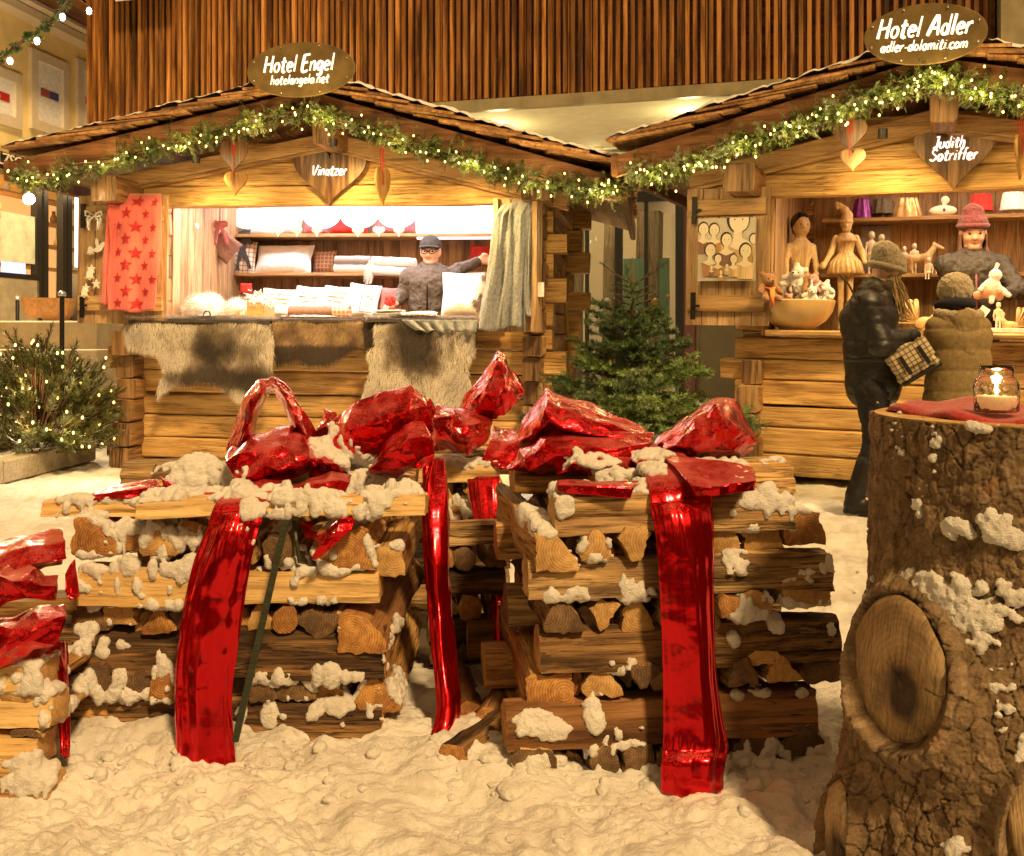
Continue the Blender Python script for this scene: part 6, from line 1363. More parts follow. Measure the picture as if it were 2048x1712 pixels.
def log(lab, pos, ang, ln, w_, h_, shp, tone, seed, grp, tilt=0.0, front=0.0):
    """a split log: origin at its base, local x along its length"""
    r = random.Random(seed); poly, bark = SEC[shp]; ring = []; fl = []
    n = len(poly)
    for k in range(n):
        a = Vector((*poly[k], 0)); b = Vector((*poly[(k+1) % n], 0)); m = max(1, int((b-a).length*max(w_, h_)/.012))
        for q in range(m): p = a.lerp(b, q/m); ring.append((p.x*w_, p.y*h_)); fl.append(1 if k in bark else 0)
    ns = 26; vs = []; fs = []; mi = []; N_ = len(ring); off = seed*3.7
    tw = r.uniform(-.12, .12)
    for i in range(ns+1):
        x = -ln/2+ln*i/ns; s_ = 1+.05*mn.noise(Vector((x*3, off, 1)))
        dy = .014*mn.noise(Vector((x*3.5, off, 5))); dz = .011*mn.noise(Vector((x*3.5, off, 9)))
        for k, (y, z) in enumerate(ring):
            q = Vector((x*2.5, y*22+off, z*22)); f = .011*mn.noise(q)+.005*mn.noise(q*2.7)+.0045*mn.noise(Vector((x*5, y*75+off, z*75)))+.0035*mn.noise(Vector((x*22, y*110+off, z*110)))+(.009*mn.noise(Vector((x*11, y*34, z*34+off))) if fl[k] else 0)
            c = Vector((y, z-h_/2)); L_ = max(c.length, .01); c = c*(s_+f/L_); a_ = tw*(i/ns-.5); y2 = c.x*math.cos(a_)-c.y*math.sin(a_); z2 = c.x*math.sin(a_)+c.y*math.cos(a_)
            vs.append((x+(r.uniform(-.002, .002) if i in (0, ns) else 0), y2+dy, z2+h_/2+dz))
    for i in range(ns):
        for k in range(N_):
            fs.append((i*N_+k, (i+1)*N_+k, (i+1)*N_+(k+1) % N_, i*N_+(k+1) % N_)); mi.append(1 if fl[k] else 0)
    # slightly inset end faces give a sawn rim
    mb = MB(); mb.v = vs; mb.f = fs; mb.m = mi
    for i, sg in ((0, -1), (ns, 1)):
        c = Vector(vs[i*N_]); ce = sum((Vector(vs[i*N_+k]) for k in range(N_)), Vector())/N_; b0 = len(mb.v)
        for k in range(N_): p = Vector(vs[i*N_+k]); q = p.lerp(ce, .06); q.x += sg*.0015; mb.v.append(tuple(q))
        for k in range(N_): mb.f.append((i*N_+k, i*N_+(k+1) % N_, b0+(k+1) % N_, b0+k)); mb.m.append(2)
        mb.f.append(tuple(b0+k for k in range(N_))); mb.m.append(2)
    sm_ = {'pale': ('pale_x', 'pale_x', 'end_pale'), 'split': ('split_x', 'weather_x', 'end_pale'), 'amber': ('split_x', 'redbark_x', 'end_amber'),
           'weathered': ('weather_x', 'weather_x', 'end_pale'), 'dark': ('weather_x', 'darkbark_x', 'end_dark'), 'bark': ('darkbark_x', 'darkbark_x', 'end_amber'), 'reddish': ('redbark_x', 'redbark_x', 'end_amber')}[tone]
    o = mb.build('firewood_log', [MT[k] for k in sm_], None, True, sharp=42)
    o.location = pos; o.rotation_euler = (0, tilt, ang); LOGS.append(o); return tag(o, lab, 'firewood log', grp)
LOGS = []
def heaps(name, fr, lst, lab, voxel=.0075, seed=1, disp=.004, fuzz=1.0, extra=()):
    """loose snow: grains dropped on to the logs below each heap so that the cover follows them; lst: (px, py, y, rx px, rz px, ry metres)"""
    from mathutils.bvhtree import BVHTree
    r = random.Random(seed); sd = SD(.0085); vs = []; fs = []; I_ = fr.I
    for o in list(LOGS)+list(extra):
        M_ = I_ @ (o.parent.matrix_basis @ o.matrix_basis if o.parent else o.matrix_basis); b = len(vs); vs += [M_ @ v.co for v in o.data.vertices]; fs += [[b+i for i in p.vertices] for p in o.data.polygons]
    bvh = BVHTree.FromPolygons(vs, fs)
    for (px, py, y, rx, rz_, ry) in lst:
        c = fr.at(px, py, y); s_ = fr.at(px+.5, py, y).x-fr.at(px-.5, py, y).x; rx *= s_; rz_ *= s_; wall = ry <= .021
        if wall:
            for _ in range(int(14+rx*rz_*60000)):
                a = r.uniform(0, 6.283); q = r.random()**.5*(.7+.5*mn.noise(Vector((math.cos(a)*2, math.sin(a)*2, px)))); h = bvh.ray_cast(Vector((c.x+rx*q*math.cos(a), c.y-.12, c.z+rz_*q*math.sin(a))), Vector((0, 1, 0)))
                if h[0] is not None and h[0].y < c.y+.12: e = r.uniform(.0025, .0075)*(1.15-q*.7); sd.ell(h[0]+Vector((0, .001, 0)), (e*1.5, e*.6, e*1.3))
            continue
        for _ in range(int(30+rx*ry*24000)):
            a = r.uniform(0, 6.283); q = r.random()**.5; sh = 1+.45*mn.noise(Vector((math.cos(a)*1.5, math.sin(a)*1.5, px*.37))); x = c.x+rx*sh*q*math.cos(a); y_ = c.y+ry*sh*q*math.sin(a)
            h = bvh.ray_cast(Vector((x, y_, c.z+rz_*.7+.025)), Vector((0, 0, -1)))
            if h[0] is None or h[0].z < c.z-rz_-.05: continue
            t = (min(rz_, .045)*(1-q*q)**.7*(.55+.9*max(0, mn.noise(Vector((x*14, y_*14, seed)))+.35))*fuzz*.66+.002); e = r.uniform(.0065, .0115)*(1.1-.45*q)
            sd.ell(h[0]+Vector((0, 0, t*.35)), (e, e, max(t, .004)))
    if not sd.p: return None
    o = sd.build(name, MT['snow'], voxel*.72, disp=.0026, dscale=65, fr=fr, grain=.7)
    return tag(o, lab, 'snow', kind='stuff')
def pile(fr, nm, X_, Y_, depth, seed, grp, xback=True, xl=None):
    """X_: rows of logs lying across, Y_: rows of log ends; pixels on the front plane, top layer first"""
    r = random.Random(seed); lay = []
    for it in X_: lay.append(('x', it))
    for it in Y_: lay.append(('y', it))
    lay.sort(key=lambda q: q[1][0][3] if q[0] == 'x' else sum(e[2] for e in q[1])/len(q[1]))
    k = 0
    for li, (kind, items) in enumerate(lay):
        if kind == 'x':
            for j, (pa, pb, yt, yb, tone, shp, y) in enumerate(items):
                a = fr.at(pa, yb, y); b = fr.at(pb, yb, y); h_ = fr.at((pa+pb)/2, yt, y).z-fr.at((pa+pb)/2, yb, y).z
                c = (a+b)/2; ln = b.x-a.x; k += 1
                pos = fr.W(c.x, y+.055, c.z)
                where = 'front' if j == 0 else 'back' if j == len(items)-1 and j else 'middle'
                log(f'{tone} log lying across, {where} of the {ORD[li+1]} layer down, {nm} woodpile'[:120], pos, fr.rz+R(r.uniform(-.8, .8)), ln, .105 if y < .1 else .12, h_, shp, tone, seed*100+k, grp)
            if xback and len(items) < 3:
                (pa, pb, yt, yb, tone, shp, y) = items[0]; a = fr.at(pa, yb, y); b = fr.at(pb, yb, y); h_ = fr.at(pa, yt, y).z-fr.at(pa, yb, y).z
                for q, yy in ((1, depth*.5), (2, depth-.10)):
                    k += 1; log(f'{"second" if q==1 else "rearmost"} crosswise log behind the front one, {ORD[li+1]} layer down, {nm} woodpile', fr.W((a.x+b.x)/2+r.uniform(-.03, .03), yy+.05, a.z), fr.rz+R(r.uniform(-3, 3)), (b.x-a.x)*r.uniform(.94, 1.02), .12, h_*.97, r.choice(('trap', 'half', 'block')), r.choice(('split', 'amber', 'dark')), seed*100+k, grp)
        else:
            for j, (pc, wpx, yt, yb, tone, shp) in enumerate(items):
                y = r.uniform(-.02, .035); a = fr.at(pc, yb, y); s_ = fr.at(pc+.5, yb, y).x-fr.at(pc-.5, yb, y).x; k += 1
                ln = depth*r.uniform(.93, 1.02)
                if j and xback and r.random() < .75:
                    pc0, w0 = items[j-1][0], items[j-1][1]; mid = ((pc0+w0/2)+(pc-wpx/2))/2; fa = fr.at(mid, yb-r.uniform(2, 14), .05); k += 1; fl_ = depth*r.uniform(.7, .9)
                    log(f'small {"wedge" if j % 2 else "billet"} set back between ends {j} and {j+1}, {ORD[li+1]} layer down, {nm} woodpile', fr.W(fa.x, .05+fl_/2, fa.z), fr.rz+R(90+r.uniform(-3, 3)), fl_, r.uniform(34, 52)*s_, r.uniform(34, 50)*s_, r.choice(('wedge', 'invert', 'half', 'trap')), r.choice(('dark', 'split', 'amber', 'dark')), seed*100+k+50, grp)
                log(f'{tone} log end facing out, {ORD[j+1]} from left, {ORD[li+1]} layer down, {nm} woodpile', fr.W(a.x, y+ln/2, a.z), fr.rz+R(90+r.uniform(-2.5, 2.5)), ln, wpx*s_, (yb-yt)*s_, shp, tone, seed*100+k, grp)
grpR = 'logs of the right woodpile'; grpL = 'logs of the left woodpile'
# right pile: its back swings to the left
WR = Fr((P(1045, 665, 2.44).x, 2.44, 0), R(8))
pile(WR, 'right', [
  [(1112, 1592, 988, 1068, 'weathered', 'block', 0), (1195, 1588, 938, 992, 'split', 'trap', .16), (1030, 1500, 925, 985, 'split', 'half', .36), (1040, 1560, 925, 985, 'dark', 'trap', .56)],
  [(1058, 1668, 1112, 1192, 'weathered', 'trap', 0)], [(1082, 1690, 1250, 1342, 'bark', 'half', 0)], [(1015, 1640, 1402, 1492, 'reddish', 'trap', -.01)], [(1010, 1622, 1545, 1600, 'weathered', 'half', -.02)]],
 [[(1110, 84, 1064, 1140, 'split', 'quarter'), (1188, 66, 1060, 1120, 'split', 'wedge'), (1262, 74, 1058, 1122, 'split', 'invert'), (1330, 54, 1070, 1116, 'split', 'trap'), (1392, 60, 1060, 1112, 'dark', 'wedge'), (1455, 60, 1050, 1106, 'split', 'trap'), (1532, 84, 1038, 1104, 'split', 'trap'), (1612, 88, 1024, 1092, 'reddish', 'trap')],
  [(1136, 88, 1208, 1268, 'dark', 'wedge'), (1212, 66, 1200, 1262, 'split', 'invert'), (1284, 68, 1190, 1266, 'split', 'wedge'), (1352, 60, 1200, 1262, 'amber', 'trap'), (1420, 60, 1196, 1258, 'split', 'wedge'), (1466, 50, 1194, 1240, 'amber', 'trap'), (1510, 70, 1184, 1236, 'split', 'half'), (1606, 98, 1150, 1216, 'split', 'trap')],
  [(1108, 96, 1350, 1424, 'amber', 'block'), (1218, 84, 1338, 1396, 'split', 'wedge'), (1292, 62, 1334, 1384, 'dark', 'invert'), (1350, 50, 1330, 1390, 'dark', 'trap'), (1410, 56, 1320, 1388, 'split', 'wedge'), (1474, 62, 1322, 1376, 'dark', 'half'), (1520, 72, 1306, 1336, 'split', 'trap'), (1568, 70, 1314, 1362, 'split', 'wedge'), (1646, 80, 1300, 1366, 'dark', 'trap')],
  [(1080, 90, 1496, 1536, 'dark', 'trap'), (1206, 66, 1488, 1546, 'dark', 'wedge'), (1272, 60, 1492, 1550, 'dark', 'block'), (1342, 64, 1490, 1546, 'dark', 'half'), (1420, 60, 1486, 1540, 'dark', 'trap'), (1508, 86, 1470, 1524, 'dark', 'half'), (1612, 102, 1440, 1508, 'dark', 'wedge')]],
 .74, 1, grpR)
# a protruding short piece at the top left corner of the right pile
WL = Fr((P(145, 665, 2.66).x, 2.66, 0), R(0))
pile(WL, 'left', [
  [(270, 722, 1002, 1036, 'pale', 'block', -.04), (84, 500, 1004, 1036, 'pale', 'block', .10), (724, 850, 990, 1034, 'pale', 'trap', .02), (690, 812, 966, 1000, 'weathered', 'trap', .22), (300, 800, 935, 985, 'split', 'half', .40), (240, 830, 925, 980, 'dark', 'trap', .58)],
  [(152, 756, 1142, 1212, 'pale', 'block', 0)], [(138, 770, 1264, 1362, 'bark', 'half', 0)], [(150, 764, 1404, 1490, 'bark', 'trap', 0)]],
 [[(196, 96, 1042, 1116, 'amber', 'quarter'), (312, 80, 1048, 1110, 'split', 'wedge'), (380, 60, 1044, 1088, 'amber', 'invert'), (450, 90, 1052, 1130, 'split', 'half'), (540, 60, 1060, 1132, 'dark', 'trap'), (690, 118, 1060, 1146, 'amber', 'trap'), (782, 62, 1092, 1150, 'split', 'block')],
  [(190, 80, 1204, 1264, 'dark', 'half'), (250, 66, 1206, 1250, 'split', 'trap'), (306, 76, 1222, 1270, 'amber', 'wedge'), (366, 60, 1210, 1264, 'dark', 'trap'), (440, 80, 1210, 1262, 'dark', 'half'), (512, 50, 1212, 1262, 'split', 'wedge'), (556, 48, 1212, 1264, 'amber', 'round'), (640, 112, 1222, 1278, 'dark', 'invert'), (738, 100, 1220, 1304, 'reddish', 'quarter')],
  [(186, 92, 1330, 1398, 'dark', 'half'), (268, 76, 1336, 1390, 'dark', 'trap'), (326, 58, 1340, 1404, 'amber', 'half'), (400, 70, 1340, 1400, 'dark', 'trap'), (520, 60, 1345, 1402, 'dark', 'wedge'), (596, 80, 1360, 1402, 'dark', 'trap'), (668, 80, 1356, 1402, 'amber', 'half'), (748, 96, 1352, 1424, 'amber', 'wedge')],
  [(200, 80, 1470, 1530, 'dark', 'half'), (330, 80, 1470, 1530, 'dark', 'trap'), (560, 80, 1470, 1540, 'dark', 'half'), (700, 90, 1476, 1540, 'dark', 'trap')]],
 .80, 2, grpL)
# pile at the left edge
WF = Fr((P(-330, 665, 2.36).x, 2.36, 0), R(-2))
pile(WF, 'far left', [[(-340, 74, 1332, 1386, 'pale', 'block', 0)], [(-320, 98, 1392, 1462, 'pale', 'trap', 0)], [(-330, 70, 1468, 1540, 'pale', 'block', 0)], [(-300, 92, 1550, 1600, 'split', 'half', -.02)]],
 [[(-250, 80, 1380, 1400, 'split', 'trap'), (30, 70, 1384, 1400, 'split', 'trap')], [(-100, 90, 1455, 1474, 'split', 'trap'), (40, 60, 1456, 1472, 'dark', 'trap')]], .70, 3, 'logs of the woodpile at the left edge')
# low pile behind, glimpsed between the two front ones
WB = Fr((P(630, 665, 3.75).x, 3.75, 0), R(3))
pile(WB, 'rear', [[(640, 1000, 932, 968, 'pale', 'block', 0), (640, 1030, 915, 950, 'split', 'trap', .3)], [(650, 1010, 1010, 1050, 'split', 'trap', 0)], [(640, 1020, 1090, 1140, 'dark', 'half', 0)], [(650, 1010, 1180, 1230, 'dark', 'trap', 0)]],
 [[(890, 48, 968, 1008, 'split', 'half'), (950, 52, 970, 1010, 'amber', 'trap'), (1000, 40, 970, 1010, 'dark', 'wedge')], [(880, 50, 1050, 1090, 'split', 'wedge'), (940, 60, 1052, 1092, 'dark', 'round'), (1000, 44, 1050, 1092, 'dark', 'trap')],
  [(880, 54, 1140, 1182, 'dark', 'half'), (940, 50, 1140, 1180, 'dark', 'trap'), (1000, 50, 1140, 1180, 'dark', 'wedge')]], .6, 4, 'logs of the rear woodpile')

# extra dark logs added to darken the gap between the front piles
WG = Fr((P(860, 665, 3.20).x, 3.20, 0), R(6))
pile(WG, 'gap', [[(862, 1000, 1052, 1096, 'dark', 'trap', 0)], [(866, 1012, 1142, 1190, 'bark', 'half', 0)], [(856, 1004, 1238, 1286, 'dark', 'trap', 0)], [(860, 1016, 1330, 1380, 'bark', 'half', 0)]],
 [[(885, 40, 1098, 1138, 'reddish', 'half'), (935, 46, 1098, 1140, 'dark', 'round'), (985, 42, 1098, 1138, 'dark', 'wedge')], [(890, 46, 1192, 1234, 'dark', 'wedge'), (940, 44, 1190, 1236, 'reddish', 'trap'), (990, 40, 1192, 1234, 'dark', 'half')], [(885, 46, 1288, 1328, 'dark', 'half'), (940, 50, 1288, 1330, 'dark', 'trap'), (992, 42, 1288, 1328, 'dark', 'wedge')]], .34, 7, 'logs added to darken the gap between the front woodpiles', xback=False)
for k, (px, py, Z, a, tone, lab) in enumerate(((975, 1530, 2.62, 62, 'bark', 'dark half-buried log lying in the snow between the two front woodpiles'), (930, 1440, 2.92, 100, 'reddish', 'dark reddish log lying deeper in the gap between the woodpiles'), (1000, 1450, 2.85, 80, 'bark', 'dark log lying against the left foot of the right woodpile'))):
    q = P(px, py, Z); log(lab, (q.x, q.y, max(q.z, .0)), R(a), .34, .11, .09, 'half', tone, 900+k, None)
# ---- loose snow on the piles
heaps('snow', WR, [(1070,985,.10,70,30,.12),(1130,965,.2,80,26,.14),(1010,975,.06,26,14,.05),(1200,955,.12,90,18,.10),(1290,955,.10,70,22,.10),(1420,935,.3,60,10,.12),(1530,935,.3,40,10,.10),
  (1100,1030,-.03,22,24,.02),(1135,1020,-.03,20,30,.02),(1088,1090,.02,16,26,.04),(1180,1100,.0,20,10,.03),(1190,1118,-.01,48,15,.05),(1150,1210,.01,30,16,.04),(1260,1200,.01,26,30,.04),(1172,1205,.03,30,12,.04),(1290,1196,.02,20,26,.04),(1105,1235,-.01,14,30,.03),
  (1500,1040,.0,40,16,.05),(1545,1020,.0,34,26,.03),(1580,1018,.03,40,14,.05),(1515,1000,-.02,20,22,.02),(1600,1165,.03,50,9,.04),(1640,1150,.03,24,18,.04),(1470,1106,0,24,8,.03),(1560,1222,.0,60,16,.06),(1620,1226,.02,60,12,.05),(1490,1235,-.01,34,24,.03),(1480,1290,-.03,12,18,.012),
  (1240,1345,.02,30,8,.04),(1070,1455,-.035,50,30,.02),(1110,1470,-.035,40,26,.02),(1190,1430,-.01,22,30,.03),(1050,1425,-.02,30,16,.03),(1245,1486,-.01,50,10,.03),(1540,1398,-.04,34,8,.012),(1490,1405,-.04,14,8,.012),(1620,1400,-.04,12,8,.01),
  (1060,1550,-.02,50,24,.06),(1190,1540,-.02,70,24,.06),(1480,1535,-.01,50,26,.06),(1560,1530,-.02,44,24,.06),(1640,1540,-.0,40,30,.06)],
  'loose snow lodged on and between the logs of the right woodpile', .0068, 3)
heaps('snow', WL, [(400,960,.3,120,34,.2),(300,985,.1,120,16,.12),(150,1012,.08,60,14,.08),(390,930,.45,60,26,.1),(480,1010,.0,60,26,.08),(620,1000,-.03,90,20,.06),(570,965,.08,60,34,.08),(720,950,.2,90,24,.14),(800,955,.15,50,26,.14),(640,900,.3,40,60,.12),(760,1000,.03,40,14,.05),(690,930,.3,60,20,.1),
  (240,1060,.02,60,40,.06),(290,1110,.01,110,34,.06),(380,1110,.01,80,30,.06),(460,1050,.02,40,24,.06),(340,1060,.08,60,24,.06),(180,1135,.02,40,14,.05),(350,1020,.02,30,30,.05),
  (600,1125,.02,100,16,.06),(700,1060,.0,60,26,.06),(740,1040,.06,40,26,.1),(730,1118,-.01,24,24,.03),(650,1130,.0,60,14,.05),(800,1092,-.01,26,20,.05),
  (200,1244,.01,60,22,.06),(330,1210,.01,44,22,.05),(290,1240,-.01,34,16,.03),(620,1226,.0,60,14,.05),(350,1240,.03,30,30,.04),(810,1300,.10,36,36,.10),(780,1340,.02,14,30,.04),
  (320,1370,-.01,30,40,.04),(330,1410,-.02,24,14,.03),(250,1392,.02,40,12,.04),(188,1320,-.04,16,8,.012),(520,1390,.01,60,20,.05),(640,1402,.0,80,16,.06),(710,1408,0,60,12,.05),
  (200,1400,-.01,60,30,.06),(260,1400,-.0,60,30,.06),(530,1440,-.03,20,40,.02),(640,1400,-.01,120,34,.06),(830,1400,.12,50,50,.12)],
  'loose snow lodged on and between the logs of the left woodpile', .0068, 5)
heaps('snow', WF, [(40,1330,.02,60,16,.06),(80,1365,.02,36,20,.05),(30,1392,.02,60,12,.05),(110,1420,.10,26,30,.10),(95,1400,.04,30,16,.05),(100,1540,.0,40,24,.08),(60,1560,-.03,50,20,.05),(130,1340,.15,24,60,.06),(60,1580,-.02,90,30,.06)], 'loose snow on the woodpile at the left edge', .0068, 7)
heaps('snow', WB, [(900,918,.08,60,12,.12),(960,925,.06,60,10,.1),(1030,925,.1,40,18,.1),(920,1040,.0,40,30,.05),(960,1000,.0,26,20,.05)], 'loose snow on the low woodpile behind', .009, 9)
# snow chunks heaped in front, ground stuff
r = random.Random(99); sd = SD(.006)
for k in range(230):
    y = 2.60-.30*abs(r.gauss(0, .6)); x = r.uniform(-1.25, .82); e = abs(r.gauss(.006, .006))+.004; z = gh(x, y)
    sd.ell((x, y, z-e*.1), (e*r.uniform(.8, 1.6), e*r.uniform(.8, 1.3), e*r.uniform(.6, 1)))
o = sd.build('snow_lumps', MT['snow'], .0060, disp=.003, dscale=90); tag(o, 'small lumps of broken snow scattered in front of the woodpiles', 'snow', kind='stuff')

# ============================================================ RED FOIL BOWS
def foilpatch(name, rows, parent, nu=9, nv=9, amp=.012, seed=0, pleat=0.0, sub=2, lin_=True, thick=.0012, rib=0.0):
    """rows of (px, py, Z): crumpled foil. Loops keep flat facets with sharp creases; hanging strips (rib) run in long soft folds"""
    r = random.Random(seed); G = [[(p if isinstance(p, Vector) else P(*p)) for p in row] for row in rows]
    f = cr if rib else lin
    if not rib: nu, nv = 2*len(G[0])-1, 2*len(G)-1
    G = [f(row, nu) for row in G]; G = list(zip(*[f([row[j] for row in G], nv) for j in range(nu)]))
    H_ = [[p.copy() for p in row] for row in G]
    for i in range(nv):
        for j in range(nu):
            a = G[min(i+1, nv-1)][j]-G[max(i-1, 0)][j]; b = G[i][min(j+1, nu-1)]-G[i][max(j-1, 0)]; n = a.cross(b)
            if n.length > 1e-9: n.normalize()
            edge = .5 if j in (0, nu-1) else 1
            if rib:
                q = j/(nu-1); H_[i][j] += n*rib*(math.sin(q*math.pi)*.8+.75*mn.noise(Vector((q*5, i*.10, seed)))+.22*mn.noise(Vector((q*12, i*.06, seed+4)))+.30*mn.noise(Vector((q*3, i*.8, seed+8))))
            else:
                H_[i][j] += n*(r.choice((-1, -.5, .4, 1))*amp*edge*.55*(1 if (i+j) % 2 else .3))
                if b.length > 0: H_[i][j] += b.normalized()*r.uniform(-.5, .5)*amp+a.normalized()*r.uniform(-.5, .5)*amp if 0 < j < nu-1 and a.length > 0 else Vector()
    mb = MB(); o0 = parent.location
    vs = [p-o0 for row in H_ for p in row]; fs = []
    for i in range(nv-1):
        for j in range(nu-1):
            a, b, c, d = i*nu+j, i*nu+j+1, (i+1)*nu+j+1, (i+1)*nu+j
            fs += [(a, b, c, d)] if rib else [(a, b, c), (a, c, d)] if r.random() < .5 else [(a, b, d), (b, c, d)]
    mb.add(vs, fs); o = mb.build(name, MT['foil_smooth' if rib else 'foil'], parent)
    bm = bmesh.new(); bm.from_mesh(o.data); 
    bmesh.ops.subdivide_edges(bm, edges=bm.edges, cuts=3 if not rib else 1, use_grid_fill=True)
    for _ in range(1): bmesh.ops.smooth_vert(bm, verts=bm.verts, factor=.5, use_axis_x=True, use_axis_y=True, use_axis_z=True)
    if not rib:
        for v in bm.verts: v.co += Vector(mn.noise_vector(v.co*14+Vector((seed, 0, 0))))*.005+Vector(mn.noise_vector(v.co*50+Vector((seed, 0, 0))))*.0010
    bm.to_mesh(o.data); bm.free(); smooth(o)
    if not rib: o.data.set_sharp_from_angle(angle=R(24))
    m = o.modifiers.new('s', 'SOLIDIFY'); m.thickness = thick; m.offset = 0
    return o
def bow(loc, lab): return empty('ribbon_bow', loc, label=lab, cat='ribbon bow', group='red foil bows on the woodpiles')
def Zs(pts, z): return [(a, b, z) for a, b in pts]
# -- left pile
bl = bow(P(640, 960, 2.95), 'red foil bow with a tall snowy loop, tied over the left woodpile')
F_ = lambda name, rows, seed=0, **k: foilpatch(name, rows, cur, seed=seed, **k)
cur = bl
F_('front_strip', [[(428,1030,2.60),(470,1028,2.58),(525,1030,2.60)], [(395,1110,2.57),(450,1100,2.54),(505,1110,2.56)], [(368,1210,2.555),(425,1205,2.53),(488,1210,2.55)], [(352,1320,2.55),(410,1320,2.52),(474,1310,2.54)], [(349,1400,2.545),(405,1400,2.52),(464,1400,2.54)], [(350,1500,2.53),(405,1535,2.50),(472,1530,2.53)]], 3, nu=30, nv=26, rib=.016)
F_('over_strip', [[(560,935,2.98),(640,935,2.98)], [(500,960,2.80),(585,960,2.80)], [(445,992,2.66),(548,994,2.66)], [(428,1012,2.60),(532,1014,2.60)], [(415,1050,2.575),(522,1050,2.575)]], 5, nu=12, nv=12, rib=.008)
# tall loop: two limbs of a standing ribbon
F_('tall_loop', [[(450,905,2.98),(466,850,3.0),(488,792,3.0),(516,756,3.02),(548,750,3.04),(586,782,3.04),(620,838,3.02),(656,905,3.0)], [(470,925,2.90),(488,865,2.90),(512,808,2.92),(530,776,2.93),(550,768,2.95),(572,800,2.96),(600,852,2.95),(634,935,2.93)], [(498,920,3.02),(508,872,3.02),(524,815,3.05),(538,790,3.06),(548,782,3.08),(566,812,3.08),(586,862,3.06),(616,930,3.04)]], 7, nu=20, nv=5, amp=.008)
F_('lower_loop', [[(452,905,2.93),(500,868,2.98),(552,850,3.02),(600,862,3.02),(652,905,3.0)], [(448,925,2.82),(500,900,2.80),(560,890,2.80),(620,900,2.84),(660,922,2.94)], [(462,955,2.80),(510,945,2.74),(560,935,2.74),(610,925,2.80),(655,935,2.92)], [(470,985,2.86),(520,968,2.84),(560,960,2.84),(600,948,2.88),(650,940,2.95)]], 9, nu=10, nv=8, amp=.022)
F_('big_loop', [[(668,885,3.10),(700,830,3.12),(760,796,3.12),(820,770,3.12),(852,790,3.10)], [(650,850,3.02),(700,806,3.02),(760,785,3.0),(822,768,3.0),(856,800,3.04)], [(664,880,2.95),(700,862,2.90),(760,845,2.88),(820,820,2.90),(854,812,2.96)], [(660,915,2.96),(720,905,2.90),(780,885,2.90),(830,862,2.92),(868,850,2.98)], [(680,925,3.05),(740,935,3.0),(790,925,3.0),(840,905,3.0),(872,890,3.05)]], 11, nu=9, nv=10, amp=.012)
F_('front_loop', [[(742,935,2.90),(770,880,2.88),(806,848,2.88),(850,842,2.90)], [(735,940,2.84),(780,905,2.78),(820,880,2.78),(862,872,2.86)], [(738,948,2.84),(790,940,2.80),(830,925,2.80),(870,908,2.86)], [(745,950,2.92),(790,956,2.90),(830,940,2.90),(872,915,2.94)]], 13, nu=7, nv=7, amp=.016)
F_('small_fold', [[(636,850,3.1),(650,812,3.1),(672,822,3.1)], [(630,868,3.05),(655,850,3.02),(680,850,3.05)], [(640,885,3.1),(660,880,3.1),(680,870,3.1)]], 15, nu=5, nv=5, amp=.012)
F_('tail', [[(184,985,2.83),(250,968,2.84),(316,958,2.85)], [(184,992,2.77),(250,982,2.77),(322,974,2.78)], [(186,1001,2.76),(250,996,2.76),(320,986,2.77)]], 17, nu=10, nv=5, amp=.006)
F_('tail', [[(316,950,2.84),(322,965,2.80),(330,990,2.80)], [(380,985,2.86),(390,990,2.80),(395,998,2.79)], [(470,975,2.9),(475,985,2.84),(480,990,2.83)]], 18, nu=5, nv=9, amp=.008)
F_('front_fold', [[(578,972,2.80),(620,955,2.84),(660,942,2.86),(705,950,2.86)], [(578,976,2.72),(620,966,2.70),(660,960,2.71),(700,966,2.74)], [(590,988,2.70),(630,992,2.69),(665,990,2.70),(688,986,2.73)]], 19, nu=8, nv=6, amp=.010)
F_('knot', [[(620,905,3.0),(650,890,3.0),(690,905,3.0)], [(610,935,2.9),(650,930,2.86),(700,935,2.9)], [(620,960,2.95),(660,965,2.92),(700,955,2.95)]], 20, nu=7, nv=7, amp=.02)
F_('thin_cord', [[(598,868,2.90),(604,868,2.90)], [(612,900,2.86),(620,900,2.86)], [(628,935,2.84),(636,935,2.84)]], 22, nu=2, nv=8, amp=.003)
F_('hanging_loop', [[(602,1040,2.70),(625,1040,2.72)], [(608,1070,2.66),(630,1060,2.70)], [(640,1085,2.62),(650,1065,2.66)], [(700,1040,2.62),(690,1032,2.66)]], 23, nu=4, nv=9, amp=.006)
F_('hanging_tail', [[(680,1035,2.62),(712,1035,2.64)], [(672,1062,2.60),(706,1062,2.62)], [(640,1090,2.59),(662,1098,2.60)], [(620,1118,2.59),(630,1122,2.60)]], 24, nu=4, nv=9, amp=.006)
F_('side_strip', [[(846,925,3.02),(870,920,3.06),(888,930,3.10)], [(845,1000,2.98),(868,1000,2.96),(892,1000,3.02)], [(850,1100,2.90),(872,1100,2.88),(896,1100,2.94)], [(860,1200,2.84),(880,1200,2.82),(904,1200,2.88)], [(868,1320,2.76),(888,1320,2.74),(914,1320,2.80)], [(878,1420,2.70),(894,1430,2.68),(920,1430,2.74)], [(860,1512,2.62),(872,1500,2.62),(898,1470,2.66)]], 25, nu=22, nv=26, rib=.024)
